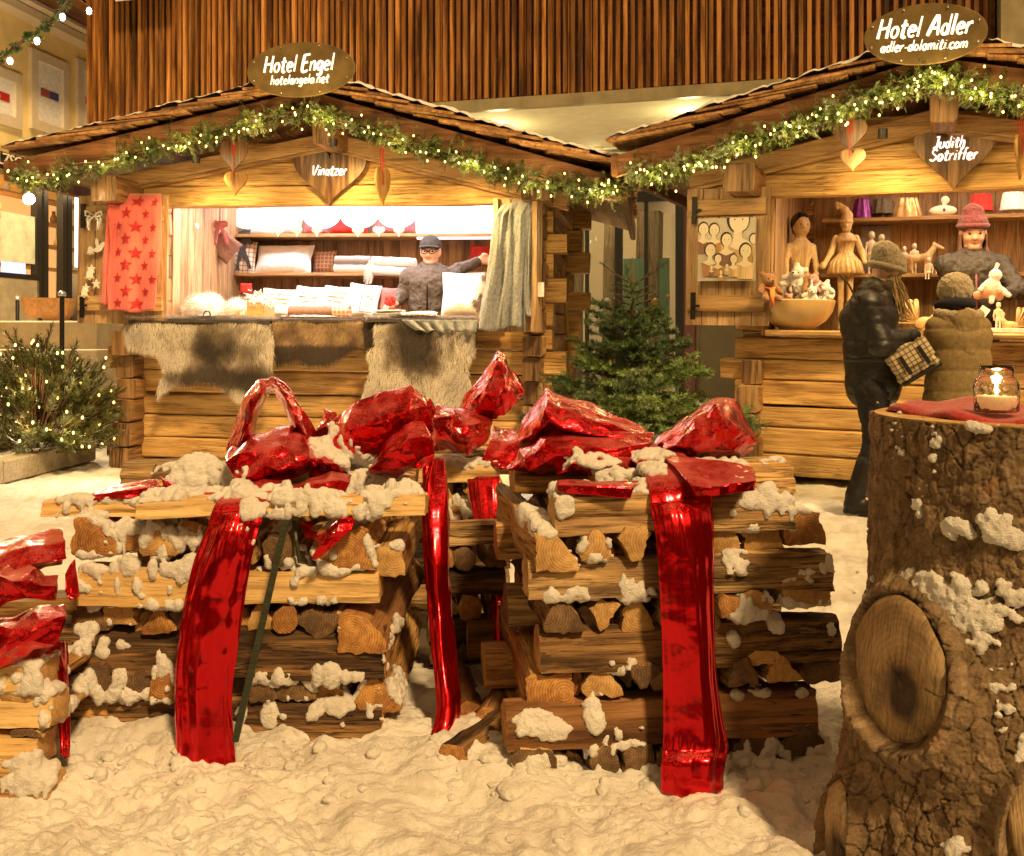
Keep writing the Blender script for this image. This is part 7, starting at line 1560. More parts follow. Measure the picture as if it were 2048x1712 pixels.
# -- rear pile
bb = bow(P(940, 905, 3.85), 'red foil bow with a tall pointed loop, behind and between the two front woodpiles'); cur = bb
F_('pointed_loop', [[(915,818,4.0),(958,755,4.02),(996,698,4.05),(1020,735,4.05),(1050,778,4.02)], [(935,822,3.92),(965,780,3.85),(1000,722,3.90),(1028,762,3.9),(1050,782,3.94)], [(950,832,3.88),(985,800,3.78),(1010,780,3.78),(1030,790,3.84),(1044,795,3.9)], [(985,838,3.9),(1000,832,3.84),(1015,825,3.84),(1026,815,3.86),(1034,808,3.92)]], 31, nu=9, nv=8, amp=.018)
F_('box_loop', [[(872,806,3.86),(905,812,3.86),(945,822,3.88),(988,826,3.94)], [(862,838,3.74),(905,832,3.66),(945,850,3.66),(986,842,3.82)], [(866,875,3.74),(910,870,3.64),(940,875,3.62),(980,868,3.80)], [(880,905,3.80),(915,908,3.74),(942,914,3.72),(972,885,3.84)]], 33, nu=7, nv=7, amp=.020)
F_('side_fold', [[(840,800,3.9),(862,792,3.9),(872,830,3.9)], [(842,860,3.84),(860,850,3.80),(872,870,3.84)], [(856,908,3.9),(866,905,3.88),(880,900,3.9)]], 34, nu=5, nv=6, amp=.012)
F_('back_fold', [[(985,850,4.1),(1020,856,4.1),(1060,862,4.1)], [(980,880,3.9),(1020,885,3.86),(1060,880,3.9)], [(960,925,3.8),(1000,940,3.76),(1040,935,3.8)]], 35, nu=8, nv=6, amp=.018)
F_('side_strip', [[(935,960,3.70),(960,955,3.68),(1000,950,3.66)], [(948,1040,3.6),(972,1060,3.56),(1000,1040,3.56)], [(985,1130,3.4),(995,1140,3.36),(1006,1120,3.36)], [(984,1230,3.2),(998,1235,3.16),(1010,1230,3.18)], [(994,1330,3.05),(1004,1330,3.02),(1012,1325,3.04)], [(1008,1400,2.96),(1013,1410,2.95),(1018,1415,2.96)]], 36, nu=16, nv=20, rib=.02)
# -- right pile
br = bow(P(1300, 935, 2.85), 'red foil bow with two long loops, tied over the right woodpile'); cur = br
F_('front_strip', [[(1292,985,2.52),(1350,980,2.52),(1420,985,2.53)], [(1306,1040,2.46),(1365,1035,2.45),(1427,1040,2.49)], [(1316,1120,2.44),(1375,1120,2.43),(1427,1120,2.47)], [(1322,1240,2.43),(1382,1240,2.42),(1430,1240,2.46)], [(1326,1370,2.42),(1388,1370,2.41),(1436,1370,2.45)], [(1326,1490,2.40),(1392,1490,2.39),(1456,1490,2.43)], [(1322,1530,2.37),(1388,1530,2.36),(1450,1530,2.39)], [(1322,1586,2.38),(1385,1590,2.37),(1447,1582,2.40)]], 41, nu=30, nv=26, rib=.013)
F_('over_strip', [[(1245,892,2.9),(1350,888,2.9)], [(1262,918,2.72),(1378,914,2.72)], [(1284,946,2.60),(1408,944,2.60)], [(1296,974,2.50),(1422,974,2.51)], [(1302,1010,2.465),(1425,1008,2.49)]], 43, nu=12, nv=12, rib=.008)
F_('upper_left_loop', [[(1034,868,3.05),(1060,820,3.05),(1090,775,3.06),(1150,797,3.04),(1220,826,3.0),(1290,856,2.95)], [(1036,872,2.95),(1062,840,2.90),(1092,800,2.86),(1150,825,2.84),(1220,850,2.84),(1300,868,2.88)], [(1034,892,2.92),(1062,872,2.84),(1098,842,2.80),(1150,862,2.80),(1220,872,2.82),(1310,872,2.87)], [(1040,898,3.0),(1064,890,2.95),(1100,868,2.9),(1150,882,2.9),(1220,884,2.9),(1310,880,2.92)]], 45, nu=10, nv=7, amp=.014)
F_('lower_left_loop', [[(1010,938,2.9),(1040,895,2.9),(1078,868,2.9),(1140,862,2.88),(1220,872,2.86),(1310,862,2.86)], [(1012,942,2.84),(1050,915,2.74),(1088,882,2.72),(1150,895,2.70),(1220,895,2.72),(1305,885,2.78)], [(1030,946,2.84),(1060,940,2.74),(1110,915,2.70),(1160,922,2.68),(1220,915,2.70),(1300,905,2.78)], [(1060,950,2.9),(1090,950,2.84),(1130,948,2.82),(1180,940,2.80),(1230,930,2.80),(1295,915,2.84)]], 47, nu=11, nv=7, amp=.018)
F_('inner_fold', [[(1108,925,2.74),(1150,905,2.72),(1200,905,2.72),(1270,915,2.74)], [(1110,950,2.68),(1150,930,2.64),(1200,932,2.64),(1260,932,2.68)], [(1112,952,2.72),(1160,948,2.70),(1200,942,2.70),(1250,938,2.74)]], 48, nu=8, nv=5, amp=.014)
F_('right_loop', [[(1305,885,2.95),(1340,856,2.98),(1385,825,3.0),(1430,792,3.02),(1472,796,3.02),(1518,885,2.95)], [(1308,895,2.86),(1345,866,2.84),(1390,840,2.80),(1432,806,2.80),(1466,822,2.84),(1516,886,2.88)], [(1312,905,2.82),(1350,895,2.76),(1395,880,2.72),(1440,862,2.72),(1480,862,2.76),(1514,888,2.84)], [(1318,912,2.84),(1360,912,2.80),(1400,912,2.78),(1440,905,2.78),(1480,895,2.80),(1512,892,2.86)], [(1325,918,2.92),(1370,925,2.9),(1410,930,2.9),(1450,922,2.9),(1480,915,2.9),(1505,900,2.92)]], 49, nu=11, nv=9, amp=.014)
F_('right_tail', [[(1318,903,2.72),(1400,918,2.66),(1460,924,2.64),(1508,934,2.64)], [(1345,930,2.58),(1410,940,2.56),(1460,943,2.55),(1510,945,2.55)], [(1378,972,2.43),(1420,976,2.42),(1465,967,2.42),(1513,961,2.43)], [(1392,994,2.45),(1430,991,2.44),(1470,985,2.44),(1510,980,2.45)]], 51, nu=9, nv=8, amp=.007)
F_('knot', [[(1245,905,2.8),(1290,885,2.82),(1335,905,2.8)], [(1235,935,2.72),(1290,920,2.66),(1340,930,2.70)], [(1215,955,2.72),(1280,950,2.68),(1330,955,2.72)]], 53, nu=8, nv=7, amp=.022)
F_('left_tail', [[(1114,960,2.53),(1180,964,2.53),(1280,960,2.53)], [(1112,970,2.46),(1180,973,2.45),(1272,975,2.45)], [(1114,984,2.46),(1180,989,2.45),(1266,997,2.45)]], 54, nu=10, nv=5, amp=.006)
# -- far left
bf = bow(P(40, 1180, 2.5), 'red foil bow tied over the woodpile at the left edge of the photo'); cur = bf
F_('upper_loop', [[(-260,1120,2.7),(-60,1065,2.7),(0,1082,2.72),(60,1070,2.72),(128,1060,2.70)], [(-250,1140,2.55),(-60,1100,2.52),(0,1110,2.52),(60,1092,2.52),(130,1080,2.55)], [(-240,1170,2.5),(-60,1150,2.46),(0,1140,2.46),(60,1130,2.46),(132,1115,2.50)], [(-220,1200,2.6),(-60,1190,2.56),(0,1170,2.56),(60,1150,2.56),(128,1130,2.6)]], 61, nu=13, nv=8, amp=.016)
F_('middle_loop', [[(-220,1150,2.5),(-40,1140,2.46),(10,1125,2.44),(60,1130,2.44),(120,1150,2.5)], [(-220,1200,2.4),(-40,1190,2.36),(10,1160,2.34),(60,1165,2.34),(118,1170,2.40)], [(-220,1250,2.4),(-40,1250,2.36),(10,1210,2.34),(60,1200,2.36),(112,1200,2.42)]], 63, nu=12, nv=7, amp=.022)
F_('lower_loop', [[(-220,1270,2.5),(-30,1245,2.44),(30,1232,2.42),(80,1210,2.42),(132,1205,2.46)], [(-220,1290,2.4),(-30,1260,2.32),(30,1256,2.30),(80,1240,2.32),(134,1232,2.38)], [(-220,1330,2.36),(-30,1310,2.30),(20,1300,2.28),(60,1280,2.30),(110,1290,2.36)], [(-220,1360,2.4),(-30,1345,2.36),(0,1345,2.34),(40,1330,2.36),(80,1308,2.40)]], 65, nu=12, nv=8, amp=.018)
F_('side_strip', [[(84,1290,2.46),(108,1280,2.52),(136,1285,2.58)], [(100,1350,2.46),(116,1345,2.50),(136,1345,2.56)], [(112,1420,2.46),(122,1415,2.48),(136,1410,2.52)], [(120,1480,2.44),(126,1478,2.46),(134,1478,2.48)], [(122,1512,2.42),(126,1516,2.42),(130,1518,2.43)]], 67, nu=14, nv=14, rib=.014)
F_('back_fold', [[(130,1150,2.62),(150,1115,2.66)], [(132,1180,2.6),(155,1160,2.64)], [(140,1200,2.6),(160,1195,2.62)]], 68, nu=4, nv=6, amp=.01)
heaps('snow', WL, [(650,900,.30,30,46,.07),(690,915,.30,50,24,.08),(500,960,.16,30,14,.05),(470,1005,.05,34,22,.05),(600,990,.0,40,20,.05),(560,1000,-.02,26,26,.03),(500,1035,-.07,22,16,.03),(540,1030,-.07,26,16,.03),(720,935,.28,70,14,.08)], 'snow caught in the folds of the left bow', .0065, 15, .0035, .8, [c for c in bl.children])
heaps('snow', WR, [(1310,930,.22,40,14,.06),(1300,965,.12,34,18,.05),(1180,930,.2,60,10,.05),(1200,950,.14,70,12,.05),(1150,960,.14,40,14,.05)], 'snow caught around the knot of the right bow', .0065, 17, .0035, .8, [c for c in br.children])

# ---- dark flat strap leaning on the left pile
t = empty('binding_strap', P(470, 1500, 2.50), label='dark green flat plastic strap slanting down the front of the left woodpile', cat='strap')
pa, pb = P(572, 1040, 2.60)-t.location, Vector((0, 0, .02)); d = (pa-pb).normalized(); s_ = Vector((1,0,0))*.0088; nn_ = Vector((0,.0022,0)); mb = MB()
n = 40
for k in range(n):
    c = pb.lerp(pa, k/n); e = pb.lerp(pa, (k+.8)/n); e2 = pb.lerp(pa, (k+1)/n)
    for (u, v, th) in ((c, e, 1.0), (e, e2, .55)):
        mb.add([u-s_-nn_*th, u+s_-nn_*th, v+s_-nn_*th, v-s_-nn_*th, u-s_+nn_, u+s_+nn_, v+s_+nn_, v-s_+nn_], [(0,1,2,3), (7,6,5,4), (0,4,5,1), (2,6,7,3), (1,5,6,2), (0,3,7,4)])
mb.build('strap_band', plain('strap_green', (.028,.034,.018), .45, 0, 60, .2, .2), t)
mb = MB(); mb.tube([P(588, 1042, 2.68)-t.location, P(592, 1080, 2.66)-t.location, P(600, 1125, 2.66)-t.location], .006, 6); mb.build('strap_tail', MT['strap_green'], t)

# ============================================================ TREE STUMP TABLE
SC = Vector((1.067, 2.10, 0)); ST = .925
def sr(z, a):  # radius by height and angle
    base = .293+.050*sstep(.62, .30, z)+.045*sstep(.25, .0, z)
    return base*(1+.03*np.sin(2*a+1)+.02*np.sin(5*a))
nz_, na = 420, 900
zz_ = np.linspace(-.03, ST, nz_); aa = np.linspace(0, 2*np.pi, na, endpoint=False); Z2, A2 = np.meshgrid(zz_, aa, indexing='ij')
rad = np.array(sr(Z2, A2)); cx_, sx_ = np.cos(A2)*.3, np.sin(A2)*.3
# tileable in angle: noise on the cylinder through blended seams
def cyl(fn):
    u = A2/(2*np.pi)*12.0; w_ = sstep(10.5, 12.0, u); return fn(u, Z2)*(1-w_)+fn(u-12.0, Z2)*w_
def barkuv(u, z):
    a = .75*fbm(u*3.2, z*14, 3, 1)+.30*fbm(u*26, z*110, 3, 81); b = .75*fbm(u*3.2+9, z*14, 3, 2)+.30*fbm(u*26+5, z*110, 3, 83); return u*5.4+a, z*19+b, u*11+a, z*44+b
def barkedge(u, z):
    x, y, x2, y2 = barkuv(u, z); f1, f2 = worley(x, y, 3); m = sstep(.40, .58, fbm(u*2.2, z*8, 3, 44)); return 1-(1-sstep(.0, .11, f2-f1))*(.25+.75*m)
def plates(u, z):
    x, y, x2, y2 = barkuv(u, z); g1, g2 = worley(x2, y2, 6)
    return barkedge(u, z)*.0055+worley_id(x, y, 3)*.0050+worley_id(x2, y2, 6)*.0036+sstep(0, .16, g2-g1)*.0018+(fbm(u*30, z*140, 3, 71)-.45)*.004
hgt = cyl(plates)+cyl(lambda u, z: (fbm(u*6, z*38, 5, 11)-.5)*.012)+cyl(lambda u, z: (fbm(u*1.6, z*5, 3, 14)-.5)*.03)
rad = rad+hgt-.012
def stump_hit(px, py, lift=0.0):
    O = Vector((0,0,HC)); d = Vector(((px-CX)/F, 1, -(py-HY)/F)); t = 1.4
    while t < 2.5:
        p = O+d*t; q = p-SC; ang = math.atan2(q.y, q.x)
        if math.hypot(q.x, q.y) < float(sr(np.array(p.z), np.array(ang)))+lift: return p, ang
        t += .002
    return O+d*2.1, -2.2
knots = [(1802, 1338, .116, .142, R(8), 'large'), (1684, 1672, .050, .115, R(4), 'low left'), (2078, 1660, .050, .115, R(-6), 'low right')]
KN = []
for (px, py, a_, b_, rot, nm) in knots:
    p, ang = stump_hit(px, py); KN.append((p, ang, a_, b_, rot, nm))
    da = np.angle(np.exp(1j*(A2-ang)))*.33; dz = Z2-p.z; u = (da*math.cos(rot)+dz*math.sin(rot))/a_; v = (-da*math.sin(rot)+dz*math.cos(rot))/b_
    q = np.sqrt(u*u+v*v); rim = np.exp(-((q-1.10)/.13)**2)*.020+np.exp(-((q-1.0)/.5)**2)*.018; inn = sstep(1.06, .92, q)
    flat = float(sr(np.array(p.z), np.array(ang)))+.004
    rad = rad+rim*(1-inn); rad = rad*(1-inn)+(flat/np.maximum(np.cos(np.clip(da/.33, -1, 1)), .5))*inn
vs = np.stack([np.cos(A2)*rad, np.sin(A2)*rad, Z2], -1).reshape(-1, 3)
me = bpy.data.meshes.new('bark'); nv_ = nz_*na
topv = []
for q in (.985, .6, .25): topv.append(np.stack([np.cos(aa)*.285*q, np.sin(aa)*.285*q, np.full(na, ST+.003)+.002*np.sin(aa*7)], -1))
i, j = np.meshgrid(np.arange(nz_-1), np.arange(na), indexing='ij'); j2 = (j+1) % na
fc = np.stack([i*na+j, i*na+j2, (i+1)*na+j2, (i+1)*na+j], -1).reshape(-1, 4)
me.vertices.add(nv_); me.vertices.foreach_set('co', vs.astype(np.float32).ravel())
me.loops.add(fc.size); me.loops.foreach_set('vertex_index', fc.astype(np.int32).ravel()); me.polygons.add(len(fc)); me.polygons.foreach_set('loop_start', np.arange(0, fc.size, 4, dtype=np.int32)); me.polygons.foreach_set('use_smooth', np.ones(len(fc), bool))
at_ = me.attributes.new('crack', 'FLOAT', 'POINT'); edg = cyl(lambda u, z: barkedge(u, z)*.5+worley_id(*barkuv(u, z)[:2], 3)*.26+worley_id(*barkuv(u, z)[2:], 6)*.24)
at_.data.foreach_set('value', (edg*1.05).astype(np.float32).ravel())
def barkmat():
    m, t, b, o = nodes('bark'); tc_ = N(t, 'TexCoord'); v = tc_.outputs['Object']; at = N(t, 'Attribute', attribute_name='crack')
    n1 = N(t, 'TexNoise', Scale=26.0, Detail=8.0, Roughness=.7); L(t, v, n1.inputs['Vector']); n2 = N(t, 'TexNoise', Scale=150.0, Detail=5.0, Roughness=.7); L(t, v, n2.inputs['Vector'])
    n3 = N(t, 'TexNoise', Scale=9.0, Detail=3.0); L(t, v, n3.inputs['Vector'])
    s_ = math_(t, 'ADD', math_(t, 'MULTIPLY', at.outputs['Fac'], .45), math_(t, 'ADD', math_(t, 'MULTIPLY', n1.outputs['Fac'], .55), math_(t, 'MULTIPLY', n2.outputs['Fac'], .35)))
    c = ramp(t, s_, [(.48, (.022,.012,.006)), (.70, (.13,.082,.042)), (.88, (.25,.17,.095)), (1.0, (.40,.30,.19))])
    c = mixc(t, math_(t, 'MULTIPLY', ramp(t, n3.outputs['Fac'], [(.60, (0,0,0)), (.70, (1,1,1))]), .5), c, (.30,.13,.04))
    L(t, c, b.inputs['Base Color']); b.inputs['Roughness'].default_value = .85
    bump(t, b, math_(t, 'ADD', n1.outputs['Fac'], math_(t, 'MULTIPLY', n2.outputs['Fac'], .5)), .9, .008); MT['bark'] = m
barkmat(); me.materials.append(MT['bark']); me.update(calc_edges=True); me.validate()
stump = empty('tree_stump', SC, label='tall bark covered tree stump with sawn knots used as a standing table', cat='tree stump')
o = bpy.data.objects.new('bark', me); C.objects.link(o); o.parent = stump
def ringmat(name, cx, cz, light, mid, dark, heart):
    m, t, b, o = nodes(name); tc_ = N(t, 'TexCoord'); v = tc_.outputs['Object']; nz = N(t, 'TexNoise', Scale=16.0, Detail=5.0, Roughness=.6); L(t, v, nz.inputs['Vector'])
    sx = N(t, 'SeparateXYZ'); L(t, v, sx.inputs[0]); x = math_(t, 'SUBTRACT', sx.outputs[0], cx); z = math_(t, 'MULTIPLY', math_(t, 'SUBTRACT', sx.outputs[2], cz), .75)
    rr = math_(t, 'ADD', math_(t, 'SQRT', math_(t, 'ADD', math_(t, 'MULTIPLY', x, x), math_(t, 'MULTIPLY', z, z))), math_(t, 'MULTIPLY', math_(t, 'SUBTRACT', nz.outputs['Fac'], .5), .022))
    rg = math_(t, 'SINE', math_(t, 'MULTIPLY', rr, 620))
    mp = N(t, 'Mapping'); L(t, v, mp.inputs['Vector']); mp.inputs['Rotation'].default_value = (0, R(38), 0); mp.inputs['Scale'].default_value = (190, 1, 14)
    sw = N(t, 'TexNoise', Scale=1.0, Detail=5.0, Roughness=.65); L(t, mp.outputs[0], sw.inputs['Vector'])
    c = ramp(t, rr, [(0, dark), (heart*.62, dark), (heart*.95, mid), (heart*1.5, light), (heart*2.6, mid)])
    c = mixc(t, 1.0, c, ramp(t, sw.outputs['Fac'], [(.33, (.50,.46,.42)), (.52, (1,1,1)), (.70, (1.2,1.2,1.15))]), 'MULTIPLY')
    c = mixc(t, 1.0, c, ramp(t, rg, [(0, (.88,.86,.84)), (.6, (1,1,1))]), 'MULTIPLY')
    n3 = N(t, 'TexNoise', Scale=11.0, Detail=5.0, Roughness=.65); L(t, v, n3.inputs['Vector']); c = mixc(t, ramp(t, n3.outputs['Fac'], [(.50, (0,0,0)), (.66, (.8,.8,.8))]), c, tuple(q*.42 for q in mid))
    L(t, c, b.inputs['Base Color']); b.inputs['Roughness'].default_value = .7; bump(t, b, math_(t, 'ADD', sw.outputs['Fac'], n3.outputs['Fac']), .6, .006); MT[name] = m
ringmat('knot_wood', .030, -.035, (.50,.36,.19), (.33,.22,.11), (.05,.026,.013), .050)
for (p, ang, a_, b_, rot, nm) in KN:
    mb = MB(); n = 60; rows = []
    for q in (0.001, .4, .75, .93, 1.0):
        rows.append([(a_*q*math.cos(6.2832*k/n)*(1+.05*math.sin(3*6.2832*k/n)), (.0 if q < .99 else .012)+.002*math.sin(9*q+k), b_*q*math.sin(6.2832*k/n)*(1-.04*math.cos(2*6.2832*k/n))) for k in range(n+1)])
    o = mb.grid(rows).build('sawn_knot', MT['knot_wood'], stump, True); nrm = Vector((math.cos(ang), math.sin(ang), 0)); rr_ = float(sr(np.array(p.z), np.array(ang)))+.017
    o.location = (nrm.x*rr_, nrm.y*rr_, p.z); o.rotation_euler = Euler((0, rot, ang+R(90)), 'XYZ'); 
rows = [[(math.cos(a)*.288*q, math.sin(a)*.288*q, ST+.002) for a in np.linspace(0, 2*np.pi, 73)] for q in (.001, .5, .95, 1.0)]
rows.append([(math.cos(a)*.291, math.sin(a)*.291, ST-.02) for a in np.linspace(0, 2*np.pi, 73)])
MB().grid(rows).build('sawn_top', MT['end_pale'], stump, True, sharp=40)
# snow stuck to the bark
r = random.Random(12); sd = SD(.008)
def stick(px, py, spread_x, spread_y, n, s):
    for _ in range(n):
        p, ang = stump_hit(px+r.gauss(0, spread_x), py+r.gauss(0, spread_y), .0); e = s*r.uniform(.35, 1.0); nn = Vector((math.cos(ang), math.sin(ang), 0))
        sd.ell(p+nn*.002, (e*1.3, e*.7, e))
for q in ((1912,1050,12,12,26,.010),(1990,1052,14,14,30,.011),(2035,1075,16,8,20,.010),(1830,1160,30,10,40,.009),(1880,1185,44,12,90,.011),(1810,1180,30,18,60,.009),(1900,1215,34,14,70,.010),(1960,1240,34,16,60,.009),(1900,1260,20,18,34,.008),(1780,1215,22,12,34,.008),(2030,1190,20,16,26,.009),(1962,1275,18,14,22,.007),(1868,900,6,22,16,.007),(1958,855,18,6,14,.008),(1800,880,6,26,16,.006),(1836,1010,5,16,12,.006),(1722,1280,5,60,34,.006),(1735,1180,5,40,16,.005),(2040,1520,10,22,16,.008),(1915,1690,14,10,14,.010),(2005,1400,18,40,30,.005),(1712,1380,4,90,20,.005),(1755,900,4,60,14,.004)): stick(*q)
o = sd.build('snow', MT['snow'], .0038, disp=.0026, dscale=90, grain=.7); tag(o, 'patches of snow stuck to the bark of the tree stump', 'snow', kind='stuff')
# red felt cloth
rows = []; nA = 90
for q in (0.0, .35, .7, .93, 1.0, 1.04):
    row = []
    for k in range(nA+1):
        a = 2*math.pi*k/nA; rr_ = (.262+.012*math.sin(3*a+.5)+.008*math.sin(7*a))*q; wav = .007*math.sin(9*a)*q**3+.005*math.sin(4*a+1)*q**2
        row.append((rr_*math.cos(a), rr_*math.sin(a), .012+wav-(.014 if q > 1 else 0)))
    rows.append(row)
o = MB().grid(rows).build('felt_cloth', MT['felt_red'], None, True, solid=.005); o.location = SC+Vector((.03, .02, ST)); tag(o, 'wavy red felt mat lying on top of the tree stump', 'felt mat')
# jar with a tealight
jp = P(1993, 822, 1.98); jar = empty('glass_jar', (jp.x, jp.y, ST+.017), label='ribbed glass preserving jar with a burning candle on the red felt mat', cat='jar')
def jarglass():
    m, t, b, o = nodes('jar_glass'); b.inputs['Base Color'].default_value = (1,.95,.85,1); b.inputs['Roughness'].default_value = .03; b.inputs['Transmission Weight'].default_value = 1; b.inputs['IOR'].default_value = 1.45
    tc_ = N(t, 'TexCoord'); n1 = N(t, 'TexNoise', Scale=45.0, Detail=2.0); L(t, tc_.outputs['Object'], n1.inputs['Vector']); bump(t, b, n1.outputs['Fac'], .5, .006); MT['jar_glass'] = m
jarglass()
pr = [(0, 0), (.036, 0), (.041, .004), (.042, .03), (.0425, .05), (.040, .062), (.034, .069), (.0315, .072), (.033, .075), (.0315, .078), (.033, .081), (.0315, .085), (.032, .092), (.030, .092), (.0295, .074), (.038, .060), (.0395, .03), (.038, .006), (0, .005)]
MB().lathe(pr, 40).build('glass', MT['jar_glass'], jar, True)
MB().lathe([(0, .006), (.0375, .007), (.039, .030), (.036, .034), (.02, .033), (0, .035)], 30).build('wax_grains', plain('wax', (.85,.75,.6), .5, 0, 90, .15, .8, emit=(1,.45,.15), es=.35), jar, True)
MB().lathe([(0, 0), (.004, .004), (.0045, .009), (.002, .018), (0, .022)], 12, (0, 0, .037)).build('flame', MT['flame'], jar, True)
l = bpy.data.lights.new('flame', 'POINT'); l.energy = .35; l.color = (1,.6,.25); l.shadow_soft_size = .012; lo = bpy.data.objects.new('flame_light', l); C.objects.link(lo); lo.parent = jar; lo.location = (0, -.0, .066)
# ============================================================ PEOPLE
def hand(sd, wr, d, nrm, curl=.5, s_=1.0, side=1):
    """palm, four fingers of different lengths and a thumb off the side"""
    d = d.normalized(); nrm = (nrm-d*nrm.dot(d)).normalized(); lat = d.cross(nrm)*side
    for q in (-.022, 0, .022): sd.cap(wr+lat*q*.5*s_, wr+(d*.075+lat*q)*s_, .017*s_, .015*s_)
    for k, (q, l) in enumerate(((-.030, .058), (-.010, .072), (.010, .076), (.030, .066))):
        b = wr+(d*.082+lat*q)*s_; m_ = b+(d*math.cos(curl)+nrm*math.sin(curl)).normalized()*l*.5*s_; e = m_+(d*math.cos(curl*2)+nrm*math.sin(curl*2)).normalized()*l*.5*s_
        sd.cap(b, m_, .0095*s_, .0085*s_).cap(m_, e, .0085*s_, .0070*s_)
    b = wr+(d*.025+lat*.030)*s_; m_ = b+(d*.6+lat*.8+nrm*.3).normalized()*.036*s_; sd.cap(b, m_, .012*s_, .010*s_).cap(m_, m_+(d*.9+nrm*.5).normalized()*.030*s_, .010*s_, .008*s_)
def headshape(sd, c, f, up, s_=1.0):
    """skull, jaw, nose, brow, ears; c = middle of the head, f = facing"""
    f = f.normalized(); r_ = f.cross(up).normalized(); u = r_.cross(f)
    M_ = Matrix((r_, f, u)).transposed()
    sd.ell(c+(u*.02-f*.012)*s_, (.074*s_, .094*s_, .098*s_), M_.to_4x4()).ell(c+(f*.022-u*.045)*s_, (.055*s_, .060*s_, .066*s_), M_.to_4x4())
    sd.cap(c+(f*.082+u*.012)*s_, c+(f*.100-u*.026)*s_, .008*s_, .014*s_).cap(c+(f*.074-u*.085-r_*.012)*s_, c+(f*.074-u*.085+r_*.012)*s_, .016*s_)
    sd.cap(c+(f*.080+u*.024-r_*.035)*s_, c+(f*.080+u*.024+r_*.035)*s_, .010*s_)
    for q in (-1, 1):
        sd.ell(c+(r_*q*.076-u*.01-f*.005)*s_, (.010*s_, .018*s_, .030*s_), M_.to_4x4()).ell(c+(f*.064+r_*q*.036-u*.026)*s_, .022*s_)
    return r_, f, u
def facebits(root, c, f, up, s_=1.0, beard=None, glasses=False):
    f = f.normalized(); r_ = f.cross(up).normalized(); u = r_.cross(f); mb = MB()
    for q in (-1, 1): mb.ell(c+(f*.082+r_*q*.031+u*.006)*s_, .0095*s_, 10)
    mb.build('eyes', MT['black_gloss'], root, True)
    MB().tube([c+(f*.087-r_*.024-u*.052)*s_, c+(f*.096-u*.054)*s_, c+(f*.087+r_*.024-u*.052)*s_], .0055*s_, 8).build('mouth', plain('lips', (.38,.12,.09), .5), root, True)
    MB().tube([c+(f*.090+r_*q*.014+u*.026)*s_ for q in (-3.2, -2, -1)], .004*s_, 6).tube([c+(f*.090+r_*q*.014+u*.026)*s_ for q in (1, 2, 3.2)], .004*s_, 6).build('eyebrows', MT['brown_cloth'], root, True)
    if glasses:
        mb = MB()
        for q in (-1, 1):
            cc = c+(f*.106+r_*q*.034+u*.004)*s_; mb.tube([cc+(r_*.026*math.cos(a*.5236)+u*.018*math.sin(a*.5236))*s_ for a in range(13)], .0032*s_, 6); mb.tube([cc+r_*q*.026*s_, c+(r_*q*.078+f*.0+u*.004)*s_], .0028*s_, 6)
        mb.tube([c+(f*.108-r_*.009+u*.006)*s_, c+(f*.108+r_*.009+u*.006)*s_], .003*s_, 6).build('glasses', MT['iron'], root, True)
def quilt(o, pitch, amp, zlo=-9, zhi=9, fine=.004):
    me = o.data; n = len(me.vertices); co = np.empty(n*3, np.float32); no = np.empty(n*3, np.float32); me.vertices.foreach_get('co', co); me.vertex_normals.foreach_get('vector', no); co = co.reshape(-1, 3); no = no.reshape(-1, 3)
    z = co[:, 2]; f = (np.abs(np.sin(z/pitch*np.pi))**.5-.7)*amp*((z > zlo) & (z < zhi)); nn = np.array([mn.noise(Vector(c)*Vector((26, 26, 60)).length*.35)+.6*mn.noise(Vector(c)*42) for c in co.tolist()])
    co += no*(f+nn*fine)[:, None]; me.vertices.foreach_set('co', co.ravel()); me.update()
plain('nylon_black', (.013,.011,.011), .46, 0, 40, .3, .4, spec=.5); plain('denim_black', (.012,.010,.012), .8, 0, 90, .3, .3); plain('boot', (.010,.008,.007), .45, 0, 40, .3, .4)
plain('knit_olive', (.26,.21,.13), .95, 0, 140, .4, 1.0, sheen=.3); plain('knit_maroon', (.20,.05,.055), .95, 0, 140, .35, 1.0, sheen=.3); plain('knit_navy', (.018,.018,.035), .95, 0, 140, .3, .8); plain('knit_beige', (.40,.33,.22), .95, 0, 120, .3, 1.0, sheen=.3)
plain('hair_blond', (.32,.21,.09), .5, 0, 120, .35, .8); plain('coat_olive', (.22,.155,.065), .7, 0, 50, .2, .4); plain('jacket_grey', (.075,.058,.050), .7, 0, 50, .2, .3); plain('jacket_dark', (.045,.035,.030), .6, 0, 50, .2, .3); plain('zip_pink', (.40,.14,.17), .6); plain('fur_trim', (.42,.34,.24), .95, 0, 150, .4, 1.2)
V = Vector
# ---- customer in black, seen from behind and the side
Zc = 6.2; c0 = V((P(1722, 1015, Zc).x, Zc, 0)); per = empty('person', c0, label='person in shiny black quilted jacket and olive knitted hat leaning towards the counter', cat='person')
def pc(px, py, dy=0): v = P(px, py, Zc); return V((v.x-c0.x, dy, v.z))
head = pc(1778, 540, .02); fdir = V((.80, .45, -.35)); upv = V((.35, .0, .94))
sd = SD(.03); r_, f_, u_ = headshape(sd, head, fdir, upv)
nk = pc(1752, 590, .0); ch = pc(1738, 640, 0); pel = pc(1745, 765, 0)
sd.cap(head-u_*.06-f_*.03, nk, .052, .055).cap(nk, ch, .07, .125).cap(ch, pc(1742, 700), .125, .11).cap(pc(1742, 700), pel, .11, .125)
shN, elN, wrN = pc(1716, 612, -.15), pc(1726, 700, -.20), pc(1790, 655, -.10); shF, elF, wrF = pc(1762, 612, .16), pc(1790, 690, .22), pc(1822, 668, .30)
elN = pc(1735, 690, -.22); wrN = pc(1810, 672, -.12)
